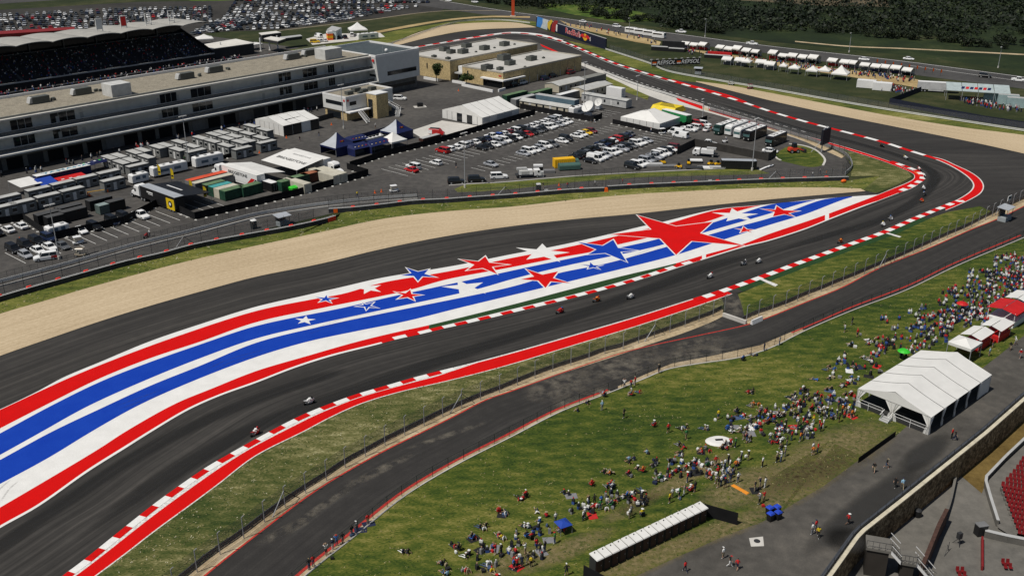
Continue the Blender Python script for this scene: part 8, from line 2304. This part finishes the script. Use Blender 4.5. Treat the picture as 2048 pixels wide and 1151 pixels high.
for u, v, c in ((619,1139, 'black'),(627,1132, 'red'),(653,1109, 'white'),(666,1099, 'navy'),(674,1091, 'blue'),(686,1086, 'black'),(704,1072, 'black'),(714,1064, 'grey'),(736,1049, 'red')):
	person(P(u, v), FACE + PR.uniform(-.3,.3), PR.choice(STD), W1, c); used.append(P(u, v))
W2 = 'on the lower bank left of the toilets'
for u, v, n in ((810,1108,2),(889,1128,2),(912,1098,2),(937,1112,2),(948,1077,2),(967,1057,3),(1000,1026,4),(1004,1077,3),(975,1130,2),(930,1146,2),(986,1146,2),(892,1148,2)): clump(u, v, n, 's', W2)
for u, v in ((991,1108),(1002,1110)): clump(u, v, 1, 't', W2,1,1)
W3 = 'on the bank above the toilets'
for u, v, n, m in ((1044,998,3, 's'),(1135,990,2, 's'),(1073,1021,1, 's'),(1096,1036,1, 's'),(1110,1046,1, 't'),(1079,1047,1, 's'),(1054,1054,2, 's'),(1059,1076,2, 's'),(1124,1064,2, 's'),(1111,1084,1, 't'),(1071,1098,1, 't'),(1086,1104,2, 't'),(1049,1109,1, 't'),(1058,1130,2, 't'),(1036,1134,5, 't'),(1136,1148,1, 't'),(1164,1038,2, 't'),(1174,1012,1, 't'),(1199,1014,6, 'm')): clump(u, v, n, m, W3)
for i in range(9): clump(1222 + i * 7.5,1010 - i * 3.6,1, 's', 'in the row of sitters beside the worn path', 2,1)
for u, v, n, m in ((1264,1034,2, 't'),(1290,1012,1, 't'),(1287,1030,1, 's'),(1184,972,1, 's'),(1221,975,3, 's'),(1214,947,3, 's'),(1258,953,2, 's'),(1280,942,2, 's'),(1265,923,3, 's'),(1307,935,1, 's'),(1298,907,1, 's'),(1337,922,1, 's'),(1316,958,2, 's')): clump(u, v, n, m, 'on the open middle of the bank')
for i in range(10): clump(1330 + i * 7,957 - i * 3.4,1, 's', 'in the upper row of sitters behind the worn path', 2,1.5)
W4 = 'above the worn path on the bank'
for u, v, n, m in ((1358,911,2, 's'),(1363,893,2, 's'),(1373,880,1, 't'),(1410,903,4, 's'),(1336,1006,1, 't'),(1344,998,1, 't'),(1357,996,1, 't'),(1369,990,1, 't'),(1380,980,4, 'm'),(1374,966,1, 't')): clump(u, v, n, m, W4)
clump(1445,952,22, 'm', 'in the knot of people beside the orange banner', 32,24)
for u, v, n, m in ((1483,922,1, 't'),(1500,918,1, 't'),(1523,933,1, 't'),(1450,894,5, 's'),(1467,896,2, 't'),(1497,880,5, 'm'),(1509,981,1, 't'),(1520,976,1, 't'),(1532,976,1, 't'),(1517,1008,1, 't'),(1524,1004,1, 't')): clump(u, v, n, m, 'on the worn grass near the plaza edge')
W5 = 'on the sparse upper grass near the service road'
for u, v, n, m in ((1319,747,1, 't'),(1489,719,1, 's'),(1504,709,1, 's'),(1525,703,1, 't'),(1558,688,1, 't'),(1248,775,1, 't'),(1262,774,1, 't'),(1274,771,1, 't'),(1209,790,2, 's'),(1265,792,1, 's'),(1282,788,1, 's'),(1176,808,1, 's'),(1201,818,1, 't'),(1159,824,1, 's'),(1248,834,1, 't'),(1305,852,1, 's'),(1336,866,1, 't'),(1366,858,2, 's'),(1411,858,2, 's'),(1502,787,3, 's'),(1509,810,3, 's'),(1482,830,4, 's'),(1521,822,2, 's'),(1509,840,3, 's'),(1509,855,2, 's'),(1461,860,3, 's'),(1489,862,3, 's'),(1540,845,3, 's'),(1690,662,1, 't'),(1700,650,1, 't'),(1712,672,1, 't')): clump(u, v, n, m, W5)
clump(1436,838,1, 't', W5,1,1, ['yellow'])
W6 = 'on the bank left of the large marquee'
for u, v, n, m in ((1703,693,2, 's'),(1743,687,3, 's'),(1758,680,1, 's'),(1733,721,3, 's'),(1660,737,3, 's'),(1687,722,1, 's'),(1713,736,1, 's'),(1631,760,1, 's'),(1658,760,1, 's'),(1688,773,3, 's'),(1708,761,3, 's'),(1611,781,2, 's'),(1658,781,2, 's'),(1628,797,6, 's'),(1581,797,3, 's'),(1696,792,2, 's'),(1663,803,1, 't'),(1593,812,3, 's'),(1623,820,2, 's'),(1598,830,1, 's'),(1561,832,3, 's'),(1541,826,3, 's'),(1648,828,5, 'm'),(1686,824,5, 't'),(1673,840,3, 'm'),(1703,832,4, 't'),(1571,862,4, 'm'),(1596,854,4, 'm'),(1621,850,4, 'm'),(1646,860,3, 't'),(1545,886,3, 'm'),(1566,893,3, 't'),(1565,910,2, 't'),(1558,925,2, 't'),(1580,880,1, 't'),(1604,880,2, 't'),(1620,908,2, 't'),(1631,906,1, 't')): clump(u, v, n, m, W6)
dense = []
def dclump(u, v, n, su, sv):
	for i in range(n): dense.append((u + PR.uniform(-su, su), v + PR.uniform(-sv, sv)))
for u, v, n, su, sv in ((1771,644,5,12,5),(1800,638,1,2,2),(1818,628,2,5,3),(1791,660,3,7,5),(1801,678,2,5,3),(1776,690,2,5,3),(1761,699,3,8,4),(1823,660,2,6,4),(1848,638,1,2,2),(1881,606,5,12,7),(1871,632,4,10,5),(1886,638,3,8,5),(1861,664,12,26,10),(1868,678,12,26,10),(1848,692,8,20,6),(1824,702,4,12,5),(1892,660,6,14,9),(1940,610,110,42,36),(2010,580,130,40,36),(2020,535,90,34,24),(1900,640,40,40,20),(1955,560,24,28,18),(1900,590,8,16,10),(1960,640,16,22,14)): dclump(u, v, n, su, sv)
room = max(0,300 - NP[0] - 40)
dense.sort(key=lambda q: -q[1])
k_ = 0
rest = []
for u, v in dense:
	if k_ < room:
		p = spot(u, v, 1,1); person(p, FACE + PR.uniform(-.5,.5), PR.choice(SIT), 'in the dense crowd behind the large marquee'); k_ += 1
	else: rest.append(P(u, v))
extra = []
for u, v, n, su, sv in ((1650,812,44,60,26),(1590,852,34,44,28),(1445,945,22,36,22),(1250,1000,18,44,12),(1360,940,22,54,16),(1490,850,16,44,16),(1060,1085,20,44,40),(1720,735,26,55,30),(1550,830,16,34,16),(1180,1015,14,40,12),(1800,690,26,50,24),(1860,640,30,44,24),(985,1100,14,40,40)):
	for i in range(n):
		p = P(u + PR.uniform(-su, su), v + PR.uniform(-sv, sv))
		if all((p - q).length > .6 for q in used) and p.dot(Vector((.743,-.67,0))) < P(1768,800).dot(Vector((.743,-.67,0))) + 30: extra.append(p); used.append(p)
crowd_mass('seated_crowd', 'further spectators sitting between the groups on the grass bank', extra, 18,(5,9,4,1,3,4))
if rest: crowd_mass('seated_crowd', 'dense crowd sitting on the bank towards the right edge', rest, 8,(6,6,4,2,2,3))
W7 = 'on the grey plaza'
for u, v, c, ps in ((1446,1116, 'white', 'standing'),(1459,1132, 'black', 'walking'),(1474,1138, 'red', 'walking'),(1370,1143, 'red', 'walking'),(1747,944, 'black', 'walking'),(1772,936, 'black', 'walking'),(1790,974, 'black', 'walking'),(1804,978, 'pale blue', 'walking'),(1695,1048, 'red', 'walking'),(1624,1068, 'white', 'standing'),(1631,1060, 'red', 'standing'),(1636,1074, 'yellow', 'walking'),(1903,876, 'red', 'standing'),(1909,880, 'black', 'walking'),(2020,700, 'black', 'walking'),(2040,716, 'red', 'walking'),(2030,690, 'white', 'walking'),(1985,695, 'red', 'standing'),(1978,712, 'pale blue', 'standing')):
	person(P(u, v), PR.uniform(0,6.28) if ps == 'walking' else FACE, ps, W7, c, 'people walking on the plaza')
# bags, blankets and cool boxes between the spectators
BG = MB(); BG.loft([[(x * k, y * k, z) for x, y in ((-.2,-.13),(.2,-.13),(.22,0),(.2,.13),(-.2,.13),(-.22,0))] for k, z in ((.9,0),(1.05,.15),(.95,.35),(.5,.45))])
BLK_ = MB(); BLK_.hexa([(-.85,-.6,.02),(.85,-.65,.02),(.8,.6,.02),(-.8,.65,.02)], [(-.8,-.55,.06),(.82,-.6,.05),(.76,.56,.07),(-.78,.6,.05)])
CB_ = MB(); CB_.box(-.3,.3,-.2,.2,0,.32); CB_.box(-.32,.32,-.22,.22,.32,.4)
KIT = {'backpack': BG.mesh('backpack'), 'picnic_blanket': BLK_.mesh('picnic_blanket'), 'cool_box': CB_.mesh('cool_box')}
for m_ in KIT.values(): m_.materials.append(None)
for q in list(used):
	if PR.random() < .3:
		k = PR.choice(['backpack', 'backpack', 'picnic_blanket', 'cool_box']); c_ = PR.choice(['black', 'black', 'black', 'navy', 'red', 'grey', 'grey', 'white', 'khaki', 'denim'])
		o = put(k, KIT[k], None, q + Vector((PR.uniform(-.9,.9), PR.uniform(-.9,.9),0)), PR.uniform(0,6))
		o.material_slots[0].link = 'OBJECT'; o.material_slots[0].material = CLM[c_]
		tag(o, '%s %s lying among the spectators on the grass bank' % (c_, k.replace('_', ' ')), k.replace('_', ' '), 'belongings on the bank')
# people in the paddock
for u, v, c, w in ((638,273, 'black', 'walking by the lettered marquee'),(912,336, 'black', 'crossing the empty car park bays'),(751,257, 'white', 'by the dark blue fabric wall'),(1182,246, 'black', 'at the corner of the broadcast fence, left'),(1189,247, 'white', 'at the corner of the broadcast fence, right'),(1302,266, 'white', 'in front of the hipped marquee'),(1422,263, 'red', 'beside the dark green coach'),(1086,376, 'black', 'behind the middle tyre wall, left'),(1135,376, 'red', 'behind the middle tyre wall, middle'),(1190,372, 'white', 'behind the middle tyre wall, right'),(1245,369, 'red', 'behind the right tyre wall'),(1452,282, 'white', 'crouched by a motorbike near the coaches'),(600,283, 'black', 'by the trestle near the side on cabin'),(1625,354, 'white', 'among marshals at the loop, left'),(1640,350, 'black', 'among marshals at the loop, middle'),(1652,352, 'orange', 'among marshals at the loop, right'),(300,473, 'white', 'with a red scooter behind the low fence'),(715,395, 'yellow', 'in high visibility vest by the guard rail'),(240,448, 'pale blue', 'beside the scooter and black cars'),(370,323, 'green', 'in a green vest behind the truck cab')):
	person(P(u, v), PR.uniform(0,6.28), PR.choice(['standing', 'walking']), w, c, 'people in the paddock')
# ================================================================ racing motorcycles
def bike_proto():
	r = thing('racing_motorcycle', 'bike', 'motorcycle')
	mb = MB(); mb.loft([[(x, -w, z0),(x, w, z0),(x, w * 1.1,(z0 + z1) / 2),(x, w * .6, z1),(x, -w * .6, z1),(x, -w * 1.1,(z0 + z1) / 2)] for x, w, z0, z1 in ((-.15,.16,.28,.78),(.15,.22,.22,.86),(.45,.24,.28,.98),(.72,.18,.5,1.02),(.92,.06,.66,.84))]); mb.build('fairing', BASEP, r)
	mb = MB(); mb.loft([[(x, -w, z0),(x, w, z0),(x, w * .8, z1),(x, -w * .8, z1)] for x, w, z0, z1 in ((.2,.16,.78,.9),(-.12,.18,.74,.9),(-.3,.15,.72,.78),(-.6,.12,.78,.86),(-.95,.05,.92,.96))]); mb.build('tank_and_tail', BASEP, r)
	mb = MB(); mb.loft([[(x, -w, z0),(x, w, z0),(x, w * .5, z1),(x, -w * .5, z1)] for x, w, z0, z1 in ((.42,.17,.96,1.14),(.62,.16,.98,1.1),(.8,.08,.96,.99))]); mb.build('windscreen', GLASSC, r)
	for x in (-.68,.7):
		rg = []
		mb = MB(); n = 14
		for i in range(n + 1):
			a = 2 * math.pi * i / n
			rg.append([(x + (.3 + .06 * math.cos(b)) * math.cos(a) * 1.0,.075 * math.sin(b),.31 + (.25 + .06 * math.cos(b)) * math.sin(a) * 1.0) if 0 else (x + (.25 + .06 * math.cos(b)) * math.cos(a),.085 * math.sin(b),.31 + (.25 + .06 * math.cos(b)) * math.sin(a)) for b in [2 * math.pi * k / 6 for k in range(6)]])
		mb.loft(rg, 0, False); w = mb.build('wheel', RUBBER, r)
		mb = MB(); mb.tube((x, -.03,.31),(x, .03,.31),.2,10); mb.build('rim', DARKG, w)
	for y in (-.09,.09):
		mb = MB(); mb.tube((.7, y, .31),(.52, y, .9),.025,5); mb.build('fork', GALV, r)
	mb = MB(); mb.tube((-.68,.1,.31),(-.1,.1,.4),.035,5); mb.tube((-.68,-.1,.31),(-.1,-.1,.4),.035,5); mb.build('swingarm', DARKG, r)
	mb = MB(); mb.tube((.3,-.14,.35),(-.75,-.16,.55),.05,6); mb.build('exhaust', GALV, r)
	return proto(r)
BK = bike_proto()
mid = [a.lerp(b, .5) for a, b in zip(resample(inl, 600), resample(outl[:len(outl) - 40], 600))]
helm = MB(); helm.sphere((0,0,0),.15,.13,.15,0,10,6); HELM = helm.mesh('helmet'); HELM.materials.append(None); HELM.polygons.foreach_set('use_smooth', [True] * len(HELM.polygons))
BIKES = [(510,869, 'red', 'white', 'nearest, lower left on the track'),(618,807, 'white', 'white', 'second, beside the lower left kerb'),(1119,626, 'red', 'red', 'first of three below the green strip'),(1192,603, 'orange', 'orange', 'second of three below the green strip'),(1260,597, 'white', 'white', 'third of three below the green strip'),(1419,556, 'white', 'white', 'alone below the big red star tip'),(1486,530, 'white', 'black', 'left one of a close pair'),(1516,526, 'white', 'white', 'right one of a close pair'),(1679,486, 'orange', 'orange', 'alone by the right hand kerb'),(1768,453, 'white', 'white', 'closest to the kerb before the hairpin'),(1783,441, 'white', 'grey', 'just ahead, before the hairpin'),(1845,405, 'orange', 'red', 'entering the hairpin'),(1850,392, 'black', 'grey', 'in the hairpin behind the leader'),(1849,380, 'white', 'white', 'in the middle of the hairpin'),(1851,355, 'black', 'white', 'at the orange apex of the hairpin'),(1841,341, 'red', 'white', 'just past the hairpin apex'),(1813,318, 'white', 'white', 'on the far straight after the hairpin'),(1765,294, 'black', 'black', 'farthest along the straight')]
PAINTS['orange'] = paint_of('orange', (.62,.14,.015))
for u, v, c, rider, w in BIKES:
	p = P(u, v); p.z = .012
	i = min(range(len(mid)), key=lambda k: (mid[k] - p).length); d = mid[min(i + 1,599)] - mid[max(i - 1,0)]; rz_ = math.atan2(d.y, d.x)
	lean = -.15 if u < 1700 else .55
	b = dup(BK, p, rz_, '%s racing motorcycle, %s' % (c, w), 'racing motorcycles on the track', {BASEP.name: PAINTS[c]}); b.rotation_euler = (-lean, 0, rz_)
	o = person(p, rz_, 'riding', 'x', rider, 'motorcycle racers', '', rider if rider in ('black', 'red', 'white') else 'black', -lean, 1.0)
	o['label'] = 'person in %s racing leathers crouched on the %s motorcycle %s' % (rider, c, w)
	me, hd, up = BODY['riding', False]
	h = put('helmet', HELM, o, hd + Vector((.02,0,.02))); h.material_slots[0].link = 'OBJECT'; h.material_slots[0].material = CLM[PR.choice(['white', 'red', 'blue', 'yellow', 'black'])]
# parked scooters
for u, v, c, lb in ((292,475, 'red', 'red and white scooter by the low fence'),(235,452, 'dark blue', 'dark scooter beside the black cars'),(1450,286, 'white', 'white motorbike in front of the coaches')):
	dup(BK, P(u, v), PR.uniform(0,6), lb, 'parked two wheelers', {BASEP.name: PAINTS[c]})
print('people', NP[0], 'dense left', len(rest), 'cars', NCAR[0])
# ================================================================ vegetation
LEAF = [M('leaf_dark', (.005,.011,.003),.7,.3,.5), M('leaf_mid', (.011,.021,.005),.7,.3,.5), M('leaf_light', (.024,.036,.008),.7,.3,.5)]
LEAF2 = [M('foliage_deep', (.018,.04,.008),.7,.3,.5), M('foliage_mid', (.04,.075,.014),.7,.3,.5), M('foliage_bright', (.075,.11,.024),.7,.3,.5)]  # three greens mixed at random through the tree crowns
BARK = M('bark', (.06,.045,.032),.9,.2,2.0)
def leaf_crown(n, rx, ry, rz_, cz, size, seed, hollow=.35, lobes=5):
	rr = random.Random(seed); mb = MB()
	cs = [(rr.uniform(-.5,.5) * rx, rr.uniform(-.5,.5) * ry, cz + rr.uniform(-.45,.5) * rz_, rr.uniform(.45,.7)) for _ in range(lobes)]
	for _ in range(n):
		c = rr.choice(cs)
		while True:
			x, y, z = (rr.uniform(-1,1) for _ in range(3)); q = x * x + y * y + z * z
			if hollow < q < 1: break
		p = Vector((c[0] + x * rx * c[3], c[1] + y * ry * c[3], max(.1, c[2] + z * rz_ * c[3])))
		d1 = Vector((rr.uniform(-1,1), rr.uniform(-1,1), rr.uniform(-.5,.8))).normalized() * size * rr.uniform(.6,1.3)
		d2 = d1.cross(Vector((rr.uniform(-1,1), rr.uniform(-1,1), rr.uniform(-1,1)))).normalized() * size * rr.uniform(.35,.7)
		mb.add([p - d1, p + d2, p + d1, p - d2], [(0,1,2,3)], 0 if rr.random() < .5 else (1 if rr.random() < .7 else 2))
	return mb
def tree_meshes(h, r, seed):
	rr = random.Random(seed); tb = MB()
	tb.tube((0,0,-.1),(rr.uniform(-.1,.1), rr.uniform(-.1,.1), h * .45),.16 * h / 6,7,0,.1 * h / 6)
	for k in range(5):
		a = rr.uniform(0,6.28); tb.tube((0,0, h * rr.uniform(.3,.45)),(r * .6 * math.cos(a), r * .6 * math.sin(a), h * rr.uniform(.6,.85)),.07 * h / 6,5,0,.02)
	t = tb.mesh('trunk'); t.materials.append(BARK)
	c = leaf_crown(1300, r, r, h * .36, h * .62,.32, seed, .15,8).mesh('crown')
	for m in LEAF2: c.materials.append(m)
	return t, c
def tree(name, label, p, h, r, seed, cat='tree', group=None, ms=None):
	t_, c_ = ms or tree_meshes(h, r, seed)
	o = thing(name, label, cat, p, RND.uniform(0,6), group)
	put('trunk', t_, o); put('crown', c_, o); return o
tree('tree', 'tall narrow tree before the rear tan building', P(873,164),8.2,2.4,1)
tree('tree', 'small round tree between the two tan buildings', P(934,172),5.6,2.7,2)
def bush_ms(h, r, seed):
	tb = MB(); rr = random.Random(seed)
	for k in range(4):
		a = rr.uniform(0,6.28); tb.tube((0,0,-.1),(r * .5 * math.cos(a), r * .5 * math.sin(a), h * .6),.12,5,0,.04)
	t = tb.mesh('trunk'); t.materials.append(BARK)
	c = leaf_crown(420, r, r, h * .5, h * .5,.42, seed, .25,6).mesh('crown')
	for m in LEAF: c.materials.append(m)
	return t, c
BM = [bush_ms(4.2,3.4,40 + i) for i in range(4)] + [bush_ms(6.5,4.6,50 + i) for i in range(3)]
rr = random.Random(77)
def line_bushes(pts, n, big, name, label, su, sv):
	ln = resample([Vector((u, v, 0)) for u, v in pts], n)
	for q in ln:
		ms = BM[rr.randrange(4,7) if big else rr.randrange(0,4)]
		p = P(q.x + rr.uniform(-su, su), q.y + rr.uniform(-sv, sv))
		o = tree(name, label, p, 0,0,0, 'bush' if not big else 'tree', 'scrub beyond the access road', ms)
		s_ = rr.uniform(.75,1.35); o.scale = (s_, s_, s_ * rr.uniform(.85,1.15))
line_bushes([(1170,28),(1230,36),(1300,46),(1400,58),(1450,66)], 34, False, 'bush', 'dark bush in the hedge above the access road', 10,4)
line_bushes([(1040,6),(1075,12),(1095,16)], 10, True, 'scrub_tree', 'scrub tree at the upper middle of the view', 10,4)
line_bushes([(960,2),(1000,8),(1040,10)], 8, False, 'bush', 'dark bush by the bend of the access road', 8,3)
line_bushes([(1640,60),(1760,72),(1900,84),(2040,96)], 30, False, 'bush', 'low bush in the scrub at the upper right', 16,6)
# woodland that reads as one mass
wm = MB()
for k in range(1100):
	if k < 900:
		u = rr.uniform(1330,2120); v = rr.uniform(-30,58 + (u - 1330) * .03)
		if v > 70: continue
		if rr.random() < .35 and v < 14 and u < 1780: continue
	else:
		u = rr.uniform(1050,1420); v = rr.uniform(-30,20)
	p = P(u, v); s_ = rr.uniform(1.8,7.5)
	for j in range(44):
		a, b = rr.uniform(0,6.28), rr.random() ** .5
		q = p + Vector((math.cos(a) * b * s_ * 1.2, math.sin(a) * b * s_ * 1.2, s_ * rr.uniform(.1,.95) * (1.15 - .6 * b)))
		d1 = Vector((rr.uniform(-1,1), rr.uniform(-1,1), rr.uniform(-.4,.6))).normalized() * s_ * rr.uniform(.1,.2)
		d2 = d1.cross(Vector((rr.uniform(-1,1), rr.uniform(-1,1), rr.uniform(-1,1)))).normalized() * s_ * rr.uniform(.07,.14)
		wm.add([q - d1, q + d2, q + d1, q - d2], [(0,1,2,3)], 0 if rr.random() < .62 else (1 if rr.random() < .8 else 2))
ob = wm.build('woodland', LEAF); tag(ob, 'dark scrub woodland filling the upper right background', 'woodland', kind='stuff')
# grass tufts where the turf is close enough to show its texture
TUFT = [M('tuft_green', (.03,.065,.008),.8,.3,1.), M('tuft_olive', (.09,.105,.02),.8,.3,1.), M('tuft_straw', (.3,.26,.12),.8,.3,1.), M('tuft_pale', (.45,.42,.28),.8,.2,1.)]
def inside(p, poly):
	c = False; n = len(poly); j = n - 1
	for i in range(n):
		if ((poly[i][1] > p[1]) != (poly[j][1] > p[1])) and (p[0] < (poly[j][0] - poly[i][0]) * (p[1] - poly[i][1]) / (poly[j][1] - poly[i][1]) + poly[i][0]): c = not c
		j = i
	return c
def tufts(name, label, poly, dens, w, size, seed, clumpy=.5):
	rr = random.Random(seed); mb = MB()
	xs = [p[0] for p in poly]; ys = [p[1] for p in poly]; n = int((max(xs) - min(xs)) * (max(ys) - min(ys)) * dens)
	pool = sum(([i] * k for i, k in enumerate(w)), [])
	for _ in range(n):
		x, y = rr.uniform(min(xs), max(xs)), rr.uniform(min(ys), max(ys))
		f = math.sin(x * .31 + 1.3 * math.sin(y * .17)) * math.sin(y * .27 + 1.1 * math.sin(x * .13 + 2)) * .5 + .5
		if rr.random() < clumpy * (1 - f): continue
		if not inside((x, y), poly): continue
		u, v = V((x, y, 0))
		if not (-40 < u < 2090 and v < 1190): continue
		m = pool[rr.randrange(len(pool))]
		for k in range(2):
			a = rr.uniform(0,6.28); s_ = size * rr.uniform(.5,1.4); c_, n_ = math.cos(a) * s_, math.sin(a) * s_
			ox, oy, z = x + rr.uniform(-1,1) * size, y + rr.uniform(-1,1) * size, rr.uniform(.02,.05)
			mb.add([(ox, oy, z),(ox + c_ * .5 - n_ * .3, oy + n_ * .5 + c_ * .3, z + rr.uniform(0,.06)),(ox + c_, oy + n_, z + rr.uniform(0,.09)),(ox + c_ * .45 + n_ * .3, oy + n_ * .45 - c_ * .3, z + rr.uniform(0,.04))], [(0,3,2,1)], m)
	o = mb.build(name, TUFT); tag(o, label, 'grass', kind='stuff'); return o
pv_ = [(P(*q).x, P(*q).y) for q in OB[1:]] + [(P(*q).x, P(*q).y) for q in verge_low[::-1][1:-1]]
tufts('grass_tufts', 'patchy dry grass tufts on the near track verge', pv_, 2.8,(5,6,5,2),.2,5)
pb_ = [(p.x, p.y) for p in resample(wl, 60)] + [(P(*q).x, P(*q).y) for q in PE[::-1]]
tufts('grass_tufts', 'green and straw coloured grass tufts on the spectator bank', pb_, 1.6,(6,6,3,0),.2,6)
ps_ = [(p.x, p.y) for p in resample(gs, 50)] + [(p.x, p.y) for p in resample(gt, 50)[::-1]]
tufts('grass_tufts', 'yellow green grass tufts along the gravel trap', ps_, .9,(3,6,5,2),.4,7)
# ================================================================ labels: single out what still shares a description
def ordinal(n):
	return '%d%s' % (n, 'th' if 10 <= n % 100 <= 20 else {1: 'st', 2: 'nd', 3: 'rd'}.get(n % 10, 'th'))
_kill = set(o.name for o in PROTO)
tops = [o for o in COL.objects if o.parent is None and 'label' in o and o.name not in _kill]
cnt, key = {}, {}
for o in tops: cnt[o['label']] = cnt.get(o['label'], 0) + 1
for o in tops:
	if cnt[o['label']] > 1 or len(o['label'].split()) > 16:
		key.setdefault(' '.join(o['label'].split()[:11]).rstrip(','), []).append(o)
for k_, os_ in key.items():
	os_.sort(key=lambda o: V(o.location)[0])
	if len(os_) == 1: os_[0]['label'] = ' '.join(os_[0]['label'].split()[:16]).rstrip(',')
	else:
		for i, o in enumerate(os_): o['label'] = '%s, %s of these from left' % (k_, ordinal(i + 1))
for o in PROTO[::-1]:
	try: bpy.data.objects.remove(o)
	except ReferenceError: pass
